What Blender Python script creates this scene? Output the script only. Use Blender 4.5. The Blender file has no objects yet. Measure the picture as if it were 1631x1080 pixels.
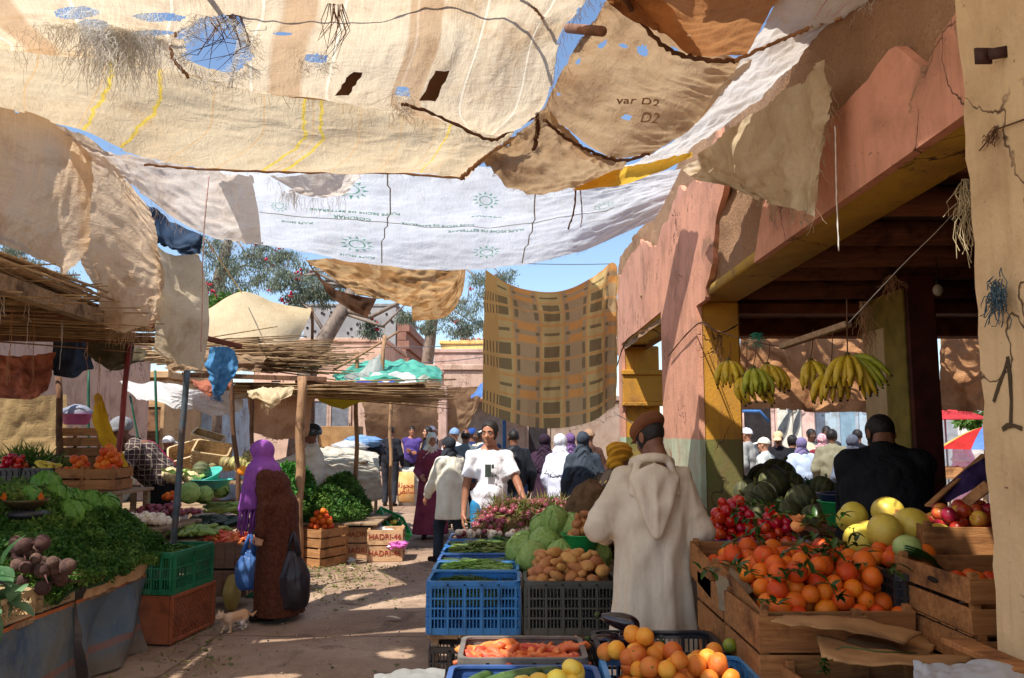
import bpy,math,random
import numpy as np
from mathutils import Vector,Matrix,Euler
random.seed(7);RS=np.random.RandomState(11)
SC=bpy.context.scene;COL=SC.collection
pi=math.pi;R=math.radians
F=1280.0;H0=1.65;PITCH=math.atan(150/F);CP,SP=math.cos(PITCH),math.sin(PITCH)
# ---------- photo pixel -> point in the place
def ray(px,py):
 cx=(px-815.5)/F;cy=(540-py)/F
 return Vector((cx,CP-cy*SP,SP+cy*CP))
def at(px,py,Y):
 d=ray(px,py);return Vector((0,0,H0))+d*(Y/d.y)
def atx(px,py,X):
 d=ray(px,py);return Vector((0,0,H0))+d*(X/d.x)
def atz(px,py,z):
 d=ray(px,py);return Vector((0,0,H0))+d*((z-H0)/d.z)
def S(r,g,b):
 f=lambda c:((c/255+.055)/1.055)**2.4 if c>10 else c/255/12.92
 return(f(r),f(g),f(b))
# ---------- numpy value noise
_T=RS.rand(64,64,64).astype(np.float32)
def vnoise(x,y,z):
 x=np.asarray(x,np.float32);y=np.asarray(y,np.float32);z=np.asarray(z,np.float32)
 xi=np.floor(x).astype(np.int32);yi=np.floor(y).astype(np.int32);zi=np.floor(z).astype(np.int32)
 u=x-xi;v=y-yi;w=z-zi
 u=u*u*(3-2*u);v=v*v*(3-2*v);w=w*w*(3-2*w)
 x0=xi&63;y0=yi&63;z0=zi&63;x1=(x0+1)&63;y1=(y0+1)&63;z1=(z0+1)&63
 a=_T[x0,y0,z0]*(1-u)+_T[x1,y0,z0]*u;b=_T[x0,y1,z0]*(1-u)+_T[x1,y1,z0]*u
 c=_T[x0,y0,z1]*(1-u)+_T[x1,y0,z1]*u;d=_T[x0,y1,z1]*(1-u)+_T[x1,y1,z1]*u
 return((a*(1-v)+b*v)*(1-w)+(c*(1-v)+d*v)*w)*2-1
def fbm(x,y,z,o=3):
 s=0;a=1;t=0
 for i in range(o):
  s=s+a*vnoise(np.asarray(x)*2**i+i*7.3,np.asarray(y)*2**i+i*3.1,np.asarray(z)*2**i+i*5.7);t+=a;a*=.5
 return s/t
# ---------- materials
MATS={}
class NT:
 def __init__(s,name):
  s.m=bpy.data.materials.new(name);s.m.use_nodes=True;s.t=s.m.node_tree;s.t.nodes.clear()
  s.out=s.n('ShaderNodeOutputMaterial')
 def n(s,typ,**kw):
  o=s.t.nodes.new(typ)
  for k,v in kw.items():
   if k[0]=='_':setattr(o,k[1:],v)
   else:
    i=int(k[1:])if k[0]=='i' and k[1:].isdigit()else k.replace('__',' ')
    if isinstance(v,bpy.types.NodeSocket):s.t.links.new(v,o.inputs[i])
    else:o.inputs[i].default_value=v
  return o
 def l(s,a,b):s.t.links.new(a,b)
 def coord(s,kind='Object'):return s.n('ShaderNodeTexCoord').outputs[kind]
 def noise(s,vec,scale,detail=4,rough=.55,dist=0):
  return s.n('ShaderNodeTexNoise',Vector=vec,Scale=scale,Detail=detail,Roughness=rough,Distortion=dist).outputs['Fac']
 def mapv(s,vec,sc=(1,1,1),rot=(0,0,0),loc=(0,0,0)):
  return s.n('ShaderNodeMapping',Vector=vec,Scale=sc,Rotation=rot,Location=loc).outputs[0]
 def ramp(s,fac,a,b,ca=(0,0,0),cb=(1,1,1)):
  r=s.n('ShaderNodeValToRGB',Fac=fac);e=r.color_ramp.elements
  e[0].position=a;e[1].position=b;e[0].color=(*ca[:3],1);e[1].color=(*cb[:3],1);return r.outputs[0]
 def mix(s,f,a,b,mode='MIX'):
  o=s.n('ShaderNodeMix',_data_type='RGBA',_blend_type=mode)
  for i,v in((0,f),(6,a),(7,b)):
   if isinstance(v,bpy.types.NodeSocket):s.l(v,o.inputs[i])
   else:o.inputs[i].default_value=v if i==0 else(*v[:3],1)
  return o.outputs[2]
 def math(s,op,a,b=0.0,c=0.0):
  o=s.n('ShaderNodeMath',_operation=op)
  for i,v in enumerate((a,b,c)):
   if isinstance(v,bpy.types.NodeSocket):s.l(v,o.inputs[i])
   else:o.inputs[i].default_value=v
  return o.outputs[0]
 def sep(s,vec):return s.n('ShaderNodeSeparateXYZ',Vector=vec).outputs
 def bump(s,h,strength=.3,dist=.01):
  return s.n('ShaderNodeBump',Height=h,Strength=strength,Distance=dist).outputs[0]
 def fin(s,color,rough=.8,normal=None,trans=0,tcol=None,metal=0,spec=.3,**kw):
  b=s.n('ShaderNodeBsdfPrincipled',Roughness=rough,Metallic=metal)
  b.inputs['Specular IOR Level'].default_value=spec
  for k,v in kw.items():b.inputs[k.replace('_',' ')].default_value=v
  if isinstance(color,bpy.types.NodeSocket):s.l(color,b.inputs['Base Color'])
  else:b.inputs['Base Color'].default_value=(*color[:3],1)
  if normal is not None:s.l(normal,b.inputs['Normal'])
  sh=b.outputs[0]
  if trans:
   t=s.n('ShaderNodeBsdfTranslucent')
   c=tcol if tcol is not None else color
   if isinstance(c,bpy.types.NodeSocket):s.l(c,t.inputs[0])
   else:t.inputs[0].default_value=(*c[:3],1)
   if normal is not None:s.l(normal,t.inputs['Normal'])
   m=s.n('ShaderNodeMixShader');m.inputs[0].default_value=trans
   s.l(sh,m.inputs[1]);s.l(t.outputs[0],m.inputs[2]);sh=m.outputs[0]
  s.l(sh,s.out.inputs[0]);return s.m
def M(name,c,c2=None,rough=.8,scale=6,bump=.3,bscale=40,bd=.004,trans=0,spec=.3,metal=0,rnd=0,lo=.35,hi=.65,stretch=(1,1,1),dirt=None,dscale=2.5,wr=0,**kw):
 """base colour c blotched with c2, fine bump; rnd: each object's own tint"""
 if name in MATS:return MATS[name]
 t=NT(name);v=t.coord()
 if rnd:
  oi=t.n('ShaderNodeObjectInfo')
  v=t.n('ShaderNodeVectorMath',_operation='ADD',i0=v,i1=oi.outputs['Location']).outputs[0]
 v=t.mapv(v,stretch)
 c2=c2 or tuple(x*.72 for x in c)
 col=t.mix(t.ramp(t.noise(v,scale,5),lo,hi),c,c2)
 if dirt:col=t.mix(t.ramp(t.noise(v,dscale,6,.65,.6),.5,.68),col,dirt)
 if rnd:
  hs=t.n('ShaderNodeHueSaturation',Color=col)
  hs.inputs['Saturation'].default_value=1
  t.l(t.math('MULTIPLY_ADD',oi.outputs['Random'],rnd,1-rnd/2),hs.inputs['Value'])
  t.l(t.math('MULTIPLY_ADD',oi.outputs['Random'],rnd*.06,.5-rnd*.03),hs.inputs['Hue'])
  col=hs.outputs[0]
 nb=t.bump(t.noise(v,bscale,3),bump,bd)if bump else None
 if wr:nb=t.bump(t.math('ADD',t.math('MULTIPLY',t.noise(t.mapv(v,(11,11,5)),1,5,.55,1.8),wr),t.math('MULTIPLY',t.noise(v,bscale,3),.08)),.8,.02)
 MATS[name]=t.fin(col,rough,nb,trans,None,metal,spec,**kw)
 return MATS[name]
# ---------- mesh builder
class MB:
 def __init__(s):s.v=[];s.f=[];s.uv=None;s.n=0;s.mi=[]
 def add(s,v,f,mi=0):
  v=np.asarray(v,np.float32).reshape(-1,3);s.v.append(v)
  o=s.n;s.f+=[tuple(i+o for i in q)for q in f];s.mi+=[mi]*len(f);s.n+=len(v);return s
 def verts(s):return np.concatenate(s.v)if s.v else np.zeros((0,3),np.float32)
 def box(s,c,d,rot=None,mi=0,bev=0):
  """c centre, d full sizes; bev: chamfered long edges"""
  x,y,z=d[0]/2,d[1]/2,d[2]/2
  if bev:
   b=min(bev,x*.9,y*.9,z*.9);P_=[]
   for sz in(-1,1):
    for(k,zz)in(((b,z)if sz>0 else(b,z)),):
     pass
   rings=[]
   for zz,ins in((-z,b),(-z+b,0),(z-b,0),(z,b)):
    X,Y=x-ins,y-ins
    rings.append([(X-b,-Y,zz),(X,-Y+b,zz),(X,Y-b,zz),(X-b,Y,zz),(-X+b,Y,zz),(-X,Y-b,zz),(-X,-Y+b,zz),(-X+b,-Y,zz)])
   V=[p for r in rings for p in r]
   Fc=[tuple(range(7,-1,-1)),tuple(range(24,32))]
   for i in range(3):
    for j in range(8):Fc.append((i*8+j,i*8+(j+1)%8,i*8+8+(j+1)%8,i*8+8+j))
  else:
   V=[(-x,-y,-z),(x,-y,-z),(x,y,-z),(-x,y,-z),(-x,-y,z),(x,-y,z),(x,y,z),(-x,y,z)]
   Fc=[(3,2,1,0),(4,5,6,7),(0,1,5,4),(1,2,6,5),(2,3,7,6),(3,0,4,7)]
  V=np.array(V,np.float32)
  if rot is not None:
   m=np.array(rot.to_matrix()if hasattr(rot,'to_matrix')else rot)[:3,:3];V=V@m.T
  return s.add(V+np.array(c,np.float32),Fc,mi)
 def bx(s,x0,x1,y0,y1,z0,z1,mi=0,bev=0):
  return s.box(((x0+x1)/2,(y0+y1)/2,(z0+z1)/2),(abs(x1-x0),abs(y1-y0),abs(z1-z0)),None,mi,bev)
 def bar(s,a,b,w,h,mi=0,bev=0):
  """box from a to b, w wide, h high"""
  a=Vector(a);b=Vector(b);d=b-a
  q=d.to_track_quat('X','Z')
  return s.box((a+b)/2,(d.length,w,h),q,mi,bev)
 def tube(s,pts,r,n=8,mi=0,caps=True):
  pts=[Vector(p)for p in pts];k=len(pts);rr=r if hasattr(r,'__len__')else[r]*k
  V=[];ref=None
  for i,p in enumerate(pts):
   t=(pts[min(i+1,k-1)]-pts[max(i-1,0)])
   t=t.normalized()if t.length>1e-9 else Vector((0,0,1))
   if ref is None:ref=Vector((0,0,1))if abs(t.z)<.9 else Vector((1,0,0))
   a=t.cross(ref).normalized();b=t.cross(a).normalized();ref=-b if False else ref
   if abs(t.dot(ref))>.95:ref=a
   for j in range(n):
    w=2*pi*j/n;V.append(p+(a*math.cos(w)+b*math.sin(w))*rr[i])
  Fc=[]
  for i in range(k-1):
   for j in range(n):Fc.append((i*n+j,i*n+(j+1)%n,i*n+n+(j+1)%n,i*n+n+j))
  if caps:Fc+=[tuple(range(n-1,-1,-1)),tuple(range((k-1)*n,k*n))]
  return s.add([tuple(v)for v in V],Fc,mi)
 def ell(s,c,r,nu=12,nv=8,rot=None,mi=0,f=None):
  V=[];Fc=[]
  for i in range(nv+1):
   th=pi*i/nv
   for j in range(nu):
    ph=2*pi*j/nu;V.append((math.sin(th)*math.cos(ph),math.sin(th)*math.sin(ph),math.cos(th)))
  V=np.array(V,np.float32)
  if f is not None:V=f(V)
  V=V*np.array(r if hasattr(r,'__len__')else(r,r,r),np.float32)
  if rot is not None:V=V@np.array(rot.to_matrix()if hasattr(rot,'to_matrix')else rot)[:3,:3].T
  for i in range(nv):
   for j in range(nu):Fc.append((i*nu+j,i*nu+nu+j,i*nu+nu+(j+1)%nu,i*nu+(j+1)%nu))
  return s.add(V+np.array(c,np.float32),Fc,mi)
 def lathe(s,prof,n=24,c=(0,0,0),mi=0,rot=None):
  V=[];Fc=[]
  for(r,z)in prof:
   for j in range(n):
    w=2*pi*j/n;V.append((r*math.cos(w),r*math.sin(w),z))
  for i in range(len(prof)-1):
   for j in range(n):Fc.append((i*n+j,i*n+(j+1)%n,i*n+n+(j+1)%n,i*n+n+j))
  V=np.array(V,np.float32)
  if rot is not None:V=V@np.array(rot.to_matrix())[:3,:3].T
  return s.add(V+np.array(c,np.float32),Fc,mi)
 def prism(s,poly,h,fn,mi=0):
  """outline poly (2D) swept by thickness h; fn(a,b,t)->3D"""
  n=len(poly);V=[fn(a,b,0)for a,b in poly]+[fn(a,b,h)for a,b in poly]
  Fc=[tuple(range(n)),tuple(range(2*n-1,n-1,-1))]+[(i,n+i,n+(i+1)%n,(i+1)%n)for i in range(n)]
  return s.add([tuple(v)for v in V],Fc,mi)
 def leaf(s,p,d,up,L,w,curl=.2,mi=0,seg=2):
  """a folded leaf of 2*seg faces"""
  p=Vector(p);d=Vector(d).normalized();a=d.cross(Vector(up))
  a=a.normalized()if a.length>1e-5 else Vector((1,0,0));nn=a.cross(d)
  V=[];Fc=[]
  for i in range(seg+1):
   t=i/seg;ww=w*math.sin(pi*min(.97,.12+t*.86))*.5
   c=p+d*(L*t)-nn*(curl*L*t*t)
   V+=[c-a*ww+nn*ww*.35,c,c+a*ww+nn*ww*.35]
  for i in range(seg):
   for j in(0,1):Fc.append((i*3+j,i*3+j+1,i*3+4+j,i*3+3+j))
  return s.add([tuple(v)for v in V],Fc,mi)
 def build(s,name,mat,parent=None,smooth=True,off=None):
  me=bpy.data.meshes.new(name);V=s.verts()
  if off is not None:V=V-np.array(off,np.float32)
  me.from_pydata(V.tolist(),[],s.f)
  mats=mat if isinstance(mat,(list,tuple))else[mat]
  for m in mats:me.materials.append(m)
  if len(mats)>1:me.polygons.foreach_set('material_index',s.mi)
  me.polygons.foreach_set('use_smooth',[smooth]*len(me.polygons))
  if s.uv is not None:
   ul=me.uv_layers.new(name='UVMap');li=np.zeros(len(me.loops),np.int32);me.loops.foreach_get('vertex_index',li)
   ul.data.foreach_set('uv',np.asarray(s.uv,np.float32)[li].ravel())
  me.update()
  if smooth=='auto' or smooth is True and len(s.f)<0:pass
  o=bpy.data.objects.new(name,me);COL.objects.link(o)
  if parent:o.parent=parent
  return o
def sharp(o,ang=35):
 """smooth shading with sharp edges kept where faces meet steeply"""
 import bmesh
 bm=bmesh.new();bm.from_mesh(o.data);bmesh.ops.recalc_face_normals(bm,faces=bm.faces)
 for e in bm.edges:
  if len(e.link_faces)==2 and e.calc_face_angle(0)>R(ang):e.smooth=False
 bm.to_mesh(o.data);bm.free();return o
def tag(o,label=None,cat=None,group=None,kind=None):
 if label:o['label']=label
 if cat:o['category']=cat
 if group:o['group']=group
 if kind:o['kind']=kind
 return o
def empty(name,loc=(0,0,0),rz=0,label=None,cat=None,group=None):
 o=bpy.data.objects.new(name,None);COL.objects.link(o);o.location=loc;o.rotation_euler=(0,0,rz)
 o.empty_display_size=.1
 return tag(o,label,cat,group)
class Thing:
 """an Empty at the thing's base; parts are given in place coordinates"""
 def __init__(s,name,label,cat,loc,group=None):
  s.loc=tuple(loc);s.root=empty(name,loc,0,label,cat,group)
 def part(s,name,mb,mat,label=None,smooth=True,shp=0):
  o=mb.build(name,mat,s.root,smooth,s.loc)
  if label:o['label']=label
  if shp:sharp(o,shp)
  return o
 def sub(s,part,name,mb,mat,smooth=True):
  o=mb.build(name,mat,part,smooth,s.loc);return o
def copy_tree(o,parent=None):
 c=o.copy();COL.objects.link(c);c.parent=parent
 for ch in list(o.children):copy_tree(ch,c)
 return c
def solo(name,mb,mat,label,cat,group=None,smooth=True,shp=0,kind=None):
 """a thing that is one mesh, its origin at its base"""
 V=mb.verts();off=((V[:,0].min()+V[:,0].max())/2,(V[:,1].min()+V[:,1].max())/2,V[:,2].min())
 o=mb.build(name,mat,None,smooth,off);o.location=off
 if shp:sharp(o,shp)
 return tag(o,label,cat,group,kind)
# ---------- cloth from a net of control points
def catmull(P,n):
 P=np.asarray(P,float);k=len(P);t=np.linspace(0,k-1,n);i=np.clip(t.astype(int),0,k-2);u=(t-i)
 g=lambda j:P[np.clip(j,0,k-1)]
 p0,p1,p2,p3=g(i-1),g(i),g(i+1),g(i+2)
 p0=np.where((i-1<0)[(...,)+(None,)*(P.ndim-1)],2*p1-p2,p0);p3=np.where((i+2>k-1)[(...,)+(None,)*(P.ndim-1)],2*p2-p1,p3)
 u=u[(...,)+(None,)*(P.ndim-1)]
 return .5*(2*p1+(p2-p0)*u+(2*p0-5*p1+4*p2-p3)*u*u+(3*p1-p0-3*p2+p3)*u**3)
def net(rows,nu,nv):
 n=max(len(r)for r in rows)
 G=np.stack([catmull([tuple(p)for p in r],nu)for r in rows])
 return catmull(G,nv)
def proj(G):
 y=G[...,1]*CP+(G[...,2]-H0)*SP;z=(G[...,2]-H0)*CP-G[...,1]*SP
 return 815.5+F*G[...,0]/y,540-F*z/y
def uv_at(G,px,py):
 a,b=proj(G);k=np.argmin((a-px)**2+(b-py)**2);return(k%G.shape[1])/(G.shape[1]-1),(k//G.shape[1])/(G.shape[0]-1)
def cloth(rows,nu=90,nv=60,wr=.03,fx=3,fz=8,seed=0,holes=(),pholes=(),torn=.0,thick=0,crease=0,cf=9):
 """rows: lists of points, top row first. Returns MB with uv (u across, v down). wr: wrinkle size; holes: (u,v,ru,rv)"""
 G=net(rows,nu,nv)
 du=np.gradient(G,axis=1);dv=np.gradient(G,axis=0);N=np.cross(du,dv);N/=np.linalg.norm(N,axis=2,keepdims=True)+1e-9
 U,V=np.meshgrid(np.linspace(0,1,nu),np.linspace(0,1,nv))
 Lu=np.linalg.norm(du,axis=2).sum(1).mean();Lv=np.linalg.norm(dv,axis=2).sum(0).mean()
 x,y=U*Lu,V*Lv
 d=wr*(fbm(x*fx,y*fz,seed+.3*x,3))+wr*.45*(1-2*np.abs(fbm(x*fx*2.2+9,y*fz*2.2,seed+4,2)))
 if crease:d=d+crease*np.sin(x*cf+3*fbm(x*1.5,y*1.5,seed,2))*(.4+.6*vnoise(x*2,y*2,seed+9)**2)
 G=G+N*d[...,None]
 m=MB();Vt=G.reshape(-1,3);keep=np.ones((nv-1,nu-1),bool)
 uc=(U[:-1,:-1]+U[1:,1:])/2;vc=(V[:-1,:-1]+V[1:,1:])/2
 for(hu,hv,ru,rv)in holes:
  rr=np.sqrt(((uc-hu)/ru)**2+((vc-hv)/rv)**2)+.18*fbm(uc*Lu*5,vc*Lv*5,seed+2,3)
  keep&=rr>1
 if pholes:
  Xp,Yp=proj((G[:-1,:-1]+G[1:,1:])/2)
  for(hx,hy,rx,ry)in pholes:keep&=np.sqrt(((Xp-hx)/rx)**2+((Yp-hy)/ry)**2)+.42*fbm(uc*Lu*7,vc*Lv*7,seed+8,4)>1
 if torn:
  e=np.minimum(np.minimum(uc,1-uc)*Lu,np.minimum(vc,1-vc)*Lv)
  keep&=~(e<torn*(.5+fbm(uc*Lu*6,vc*Lv*6,seed+5,3)))
 idx=np.arange(nu*nv).reshape(nv,nu)
 f=np.stack([idx[:-1,:-1],idx[1:,:-1],idx[1:,1:],idx[:-1,1:]],-1)[keep]
 m.add(Vt,[tuple(int(i)for i in q)for q in f]);m.uv=np.stack([U.ravel(),1-V.ravel()],1)
 m.G=G;return m
def strands(m,pts,L,r=.0012,sag=.02,n=4,spread=.02,seed=1):
 """loose threads hanging from points"""
 rr=random.Random(seed)
 for p in pts:
  p=Vector(p);l=L*rr.uniform(.3,1.2);q=[p]
  dx,dy=rr.uniform(-1,1)*spread,rr.uniform(-1,1)*spread
  for i in range(1,n+1):
   t=i/n;q.append(p+Vector((dx*t*2+rr.uniform(-1,1)*sag*.4,dy*t*2+rr.uniform(-1,1)*sag*.4,-l*t)))
  m.tube(q,r,3,caps=False)
 return m
def sagline(a,b,sag,n=14):
 a=Vector(a);b=Vector(b);return[a.lerp(b,i/n)-Vector((0,0,sag*4*(i/n)*(1-i/n)))for i in range(n+1)]
# ---------- fields and their surface (surface nets)
def smin(a,b,k):
 h=np.clip(.5+.5*(b-a)/k,0,1);return b+(a-b)*h-k*h*(1-h)
def smax(a,b,k):return-smin(-a,-b,k)
def fcone(P,a,b,r1,r2):
 a=np.array(a,np.float32);b=np.array(b,np.float32);ab=b-a
 t=np.clip(((P[0]-a[0])*ab[0]+(P[1]-a[1])*ab[1]+(P[2]-a[2])*ab[2])/max(1e-9,float(ab@ab)),0,1)
 return np.sqrt((P[0]-a[0]-ab[0]*t)**2+(P[1]-a[1]-ab[1]*t)**2+(P[2]-a[2]-ab[2]*t)**2)-(r1+(r2-r1)*t)
def fell(P,c,r):
 k=np.sqrt(((P[0]-c[0])/r[0])**2+((P[1]-c[1])/r[1])**2+((P[2]-c[2])/r[2])**2)
 return(k-1)*min(r)
def nets(f,lo,hi,h):
 ax=[np.arange(lo[i],hi[i]+h,h,dtype=np.float32)for i in range(3)]
 P=np.meshgrid(*ax,indexing='ij');D=f(P).astype(np.float32)
 s=D<0;c=[s[i:s.shape[0]-1+i,j:s.shape[1]-1+j,k:s.shape[2]-1+k]for i in(0,1)for j in(0,1)for k in(0,1)]
 anyv=np.any(c,0);allv=np.all(c,0);mask=anyv&~allv
 I=np.argwhere(mask)
 if len(I)==0:return np.zeros((0,3)),[]
 idx=-np.ones(mask.shape,np.int64);idx[mask]=np.arange(len(I))
 co=[(i,j,k)for i in(0,1)for j in(0,1)for k in(0,1)]
 val=[D[I[:,0]+i,I[:,1]+j,I[:,2]+k]for i,j,k in co]
 acc=np.zeros((len(I),3));cnt=np.zeros(len(I))
 for a in range(8):
  for b in range(a+1,8):
   if sum(abs(co[a][q]-co[b][q])for q in range(3))!=1:continue
   va,vb=val[a],val[b];cr=(va<0)!=(vb<0)
   t=np.where(cr,va/np.where(cr,va-vb,1),0)
   for q in range(3):acc[:,q]+=cr*(co[a][q]+(co[b][q]-co[a][q])*t)
   cnt+=cr
 V=(I+acc/cnt[:,None])*h+np.array(lo);Fs=[]
 for ax_ in range(3):
  sl0=[slice(None)]*3;sl1=[slice(None)]*3;sl0[ax_]=slice(0,-1);sl1[ax_]=slice(1,None)
  a=s[tuple(sl0)];b=s[tuple(sl1)];E=np.argwhere(a!=b)
  o1,o2=[q for q in range(3)if q!=ax_]
  ok=(E[:,o1]>0)&(E[:,o2]>0)&(E[:,o1]<mask.shape[o1])&(E[:,o2]<mask.shape[o2]);E=E[ok]
  if len(E)==0:continue
  def cell(d1,d2):
   q=E.copy();q[:,o1]+=d1;q[:,o2]+=d2;return idx[q[:,0],q[:,1],q[:,2]]
  Q=np.stack([cell(-1,-1),cell(0,-1),cell(0,0),cell(-1,0)],1)
  fl=a[E[:,0],E[:,1],E[:,2]]
  if ax_==1:fl=~fl
  Q[~fl]=Q[~fl][:,::-1];Fs.append(Q)
 return V,np.concatenate(Fs)
def field_mb(f,lo,hi,h):
 V,Q=nets(f,lo,hi,h);m=MB();m.add(V,[tuple(int(i)for i in q)for q in Q]);return m
# ---------- camera, sky, sun
cam=bpy.data.cameras.new('camera');co=bpy.data.objects.new('camera',cam);COL.objects.link(co)
co.location=(0,0,H0);co.rotation_euler=(pi/2+PITCH,0,0);cam.sensor_width=36;cam.lens=F/1631*36
cam.clip_start=.05;cam.clip_end=2000;SC.camera=co
SUN=Vector((-.33,-.42,.84)).normalized()
W=bpy.data.worlds.new('World');SC.world=W;W.use_nodes=True
wn=W.node_tree;sk=wn.nodes.new('ShaderNodeTexSky');sk.sky_type='NISHITA';sk.sun_disc=False
sk.sun_elevation=math.asin(SUN.z);sk.sun_rotation=math.atan2(SUN.x,SUN.y);sk.air_density=1.0;sk.dust_density=.6;sk.ozone_density=2.2
wn.links.new(sk.outputs[0],wn.nodes['Background'].inputs[0]);wn.nodes['Background'].inputs[1].default_value=.15
sl=bpy.data.lights.new('sun','SUN');sl.energy=5.0;sl.angle=R(.53);sl.color=(1,.965,.90)
so=bpy.data.objects.new('sun',sl);COL.objects.link(so);so.rotation_euler=SUN.to_track_quat('Z','Y').to_euler();so.location=(-5,-5,20)
SC.view_settings.view_transform='Standard';SC.view_settings.look='None';SC.view_settings.exposure=.5;SC.view_settings.gamma=1
SC.view_settings.use_curve_mapping=False
cy=SC.cycles
try:
 cy.use_denoising=True;cy.denoiser='OPENIMAGEDENOISE';cy.denoising_input_passes='RGB_ALBEDO_NORMAL'
except Exception:pass
cy.max_bounces=7;cy.diffuse_bounces=5;cy.glossy_bounces=2;cy.transmission_bounces=6;cy.transparent_max_bounces=8
cy.sample_clamp_indirect=6;cy.caustics_reflective=False;cy.caustics_refractive=False
# ---------- ground
def ground():
 t=NT('packed_earth');v=t.coord('Object')
 n1=t.noise(v,.55,6,.6,.3);n2=t.noise(v,4,6,.65);n3=t.noise(v,60,3)
 c=t.mix(t.ramp(n1,.42,.6),S(174,148,124),S(134,106,86))
 c=t.mix(t.ramp(n2,.45,.7),c,S(150,122,98))
 c=t.mix(t.ramp(t.noise(v,1.3,7,.7,1.2),.53,.66),c,S(112,88,70))
 c=t.mix(t.ramp(n3,.62,.72),c,S(200,178,155))
 s=t.sep(v)
 wob=t.math('MULTIPLY',t.noise(v,2,3),.12)
 def seam(sock,period,off):
  q=t.math('FRACT',t.math('DIVIDE',t.math('ADD',t.math('ADD',sock,off),wob),period))
  return t.ramp(t.math('ABSOLUTE',t.math('SUBTRACT',q,.5)),.003,.006,(1,1,1),(0,0,0))
 sm=t.math('MAXIMUM',seam(s[0],2.6,1.05),seam(s[1],2.9,.35))
 c=t.mix(t.math('MULTIPLY',sm,.7),c,S(96,72,56))
 h=t.math('ADD',t.math('MULTIPLY',n2,.7),t.math('MULTIPLY',n3,.3))
 h=t.math('SUBTRACT',h,t.math('MULTIPLY',sm,.5))
 m=t.fin(c,.93,t.bump(h,.5,.03))
 nx,ny=120,150
 xs=np.concatenate([[-400,-60,-20],np.linspace(-8,8,nx),[20,60,400]]);ys=np.concatenate([[-300,-30,-5],np.linspace(1,22,ny),[40,100,900]])
 X,Y=np.meshgrid(xs,ys);Z=.018*fbm(X*.9,Y*.9,0*X,4)+.006*fbm(X*6,Y*6,0*X,2)
 Z[(np.abs(X)>9)|(Y<0)|(Y>23)]=0
 b=MB();k=X.shape[1];idx=np.arange(X.size).reshape(X.shape)
 b.add(np.stack([X,Y,Z],-1).reshape(-1,3),[tuple(int(i)for i in q)for q in np.stack([idx[:-1,:-1],idx[:-1,1:],idx[1:,1:],idx[1:,:-1]],-1).reshape(-1,4)])
 tag(b.build('ground',m),kind='structure')
ground()
# ---------- plaster and paint
def plaster(name,above,below,zsplit,patch=None,grime=S(120,84,60)):
 t=NT(name);v=t.coord('Object');s=t.sep(v)
 n=t.noise(v,3,6,.6,.4)
 zz=t.math('ADD',s[2],t.math('MULTIPLY',t.noise(v,9,2),.02))
 st=t.ramp(t.math('SUBTRACT',zz,zsplit-.5),.497,.503)
 c=t.mix(st,below,above)
 c=t.mix(t.math('MULTIPLY',t.ramp(n,.45,.72),.6),c,grime);c=t.mix(t.math('MULTIPLY',t.ramp(t.noise(v,.9,7,.6,.5),.45,.7),.4),c,tuple(min(1,x*1.25+.03)for x in above))
 vv=t.mapv(v,(6,6,.5));c=t.mix(t.math('MULTIPLY',t.ramp(t.noise(vv,3,4),.55,.75),.35),c,grime)
 if patch:
  pm=t.ramp(t.math('ADD',t.math('MULTIPLY',t.noise(v,2.2,8,.66,1.0),.9),t.math('MULTIPLY',s[2],.42)),1.66,1.68)
  c=t.mix(pm,c,patch)
  c=t.mix(t.math('MULTIPLY',t.ramp(t.noise(v,2.7,9,.7,.8),.585,.60),t.ramp(s[2],2.3,2.8)),c,S(206,200,200));c=t.mix(t.ramp(t.noise(v,3.1,8,.66,1.1),.62,.635),c,S(150,112,88))
 c=t.mix(t.ramp(t.noise(v,22,6,.75),.64,.68),c,S(116,82,62))
 vo=t.n('ShaderNodeTexVoronoi',Vector=t.n('ShaderNodeVectorMath',_operation='ADD',i0=v,i1=t.n('ShaderNodeTexNoise',Vector=v,Scale=3.0,Detail=4.0).outputs['Color']).outputs[0],Scale=.9,_feature='DISTANCE_TO_EDGE').outputs[0]
 cr=t.ramp(vo,.002,.009,(1,1,1),(0,0,0));cr=t.math('MULTIPLY',cr,t.ramp(t.noise(v,1.4,2),.5,.56))
 c=t.mix(cr,c,S(70,45,34))
 h=t.math('SUBTRACT',t.math('ADD',t.math('MULTIPLY',n,.6),t.math('MULTIPLY',t.noise(v,55,4),.35)),t.math('MULTIPLY',cr,.8))
 return t.fin(c,.88,t.bump(h,.55,.02))
PINK=plaster('pink_plaster',S(206,147,120),S(172,184,156),1.61,S(214,206,158))
YEL=plaster('ochre_plaster',S(190,135,44),S(104,108,58),1.61)
SOFF=plaster('soffit_plaster',S(178,142,50),S(178,142,50),0)
CREAM=plaster('cream_plaster',S(208,180,138),S(208,180,138),0,grime=S(150,116,80))
DRED=M('dark_red_paint',S(92,42,32),S(60,30,24),rough=.75)
OLIVE=M('olive_paint',S(150,130,60),S(120,104,48),rough=.8)
def adobe():
 t=NT('adobe');v=t.coord()
 n=t.noise(v,7,8,.7,.5);f=t.noise(v,70,4,.7)
 c=t.mix(n,S(190,152,116),S(156,114,84));c=t.mix(t.ramp(f,.6,.7),c,S(205,175,140));c=t.mix(t.ramp(f,.3,.4,(1,1,1),(0,0,0)),c,S(96,64,44))
 return t.fin(c,.95,t.bump(t.math('ADD',n,t.math('MULTIPLY',f,.5)),1,.05))
ADOBE=adobe()
WOOD={}
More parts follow.
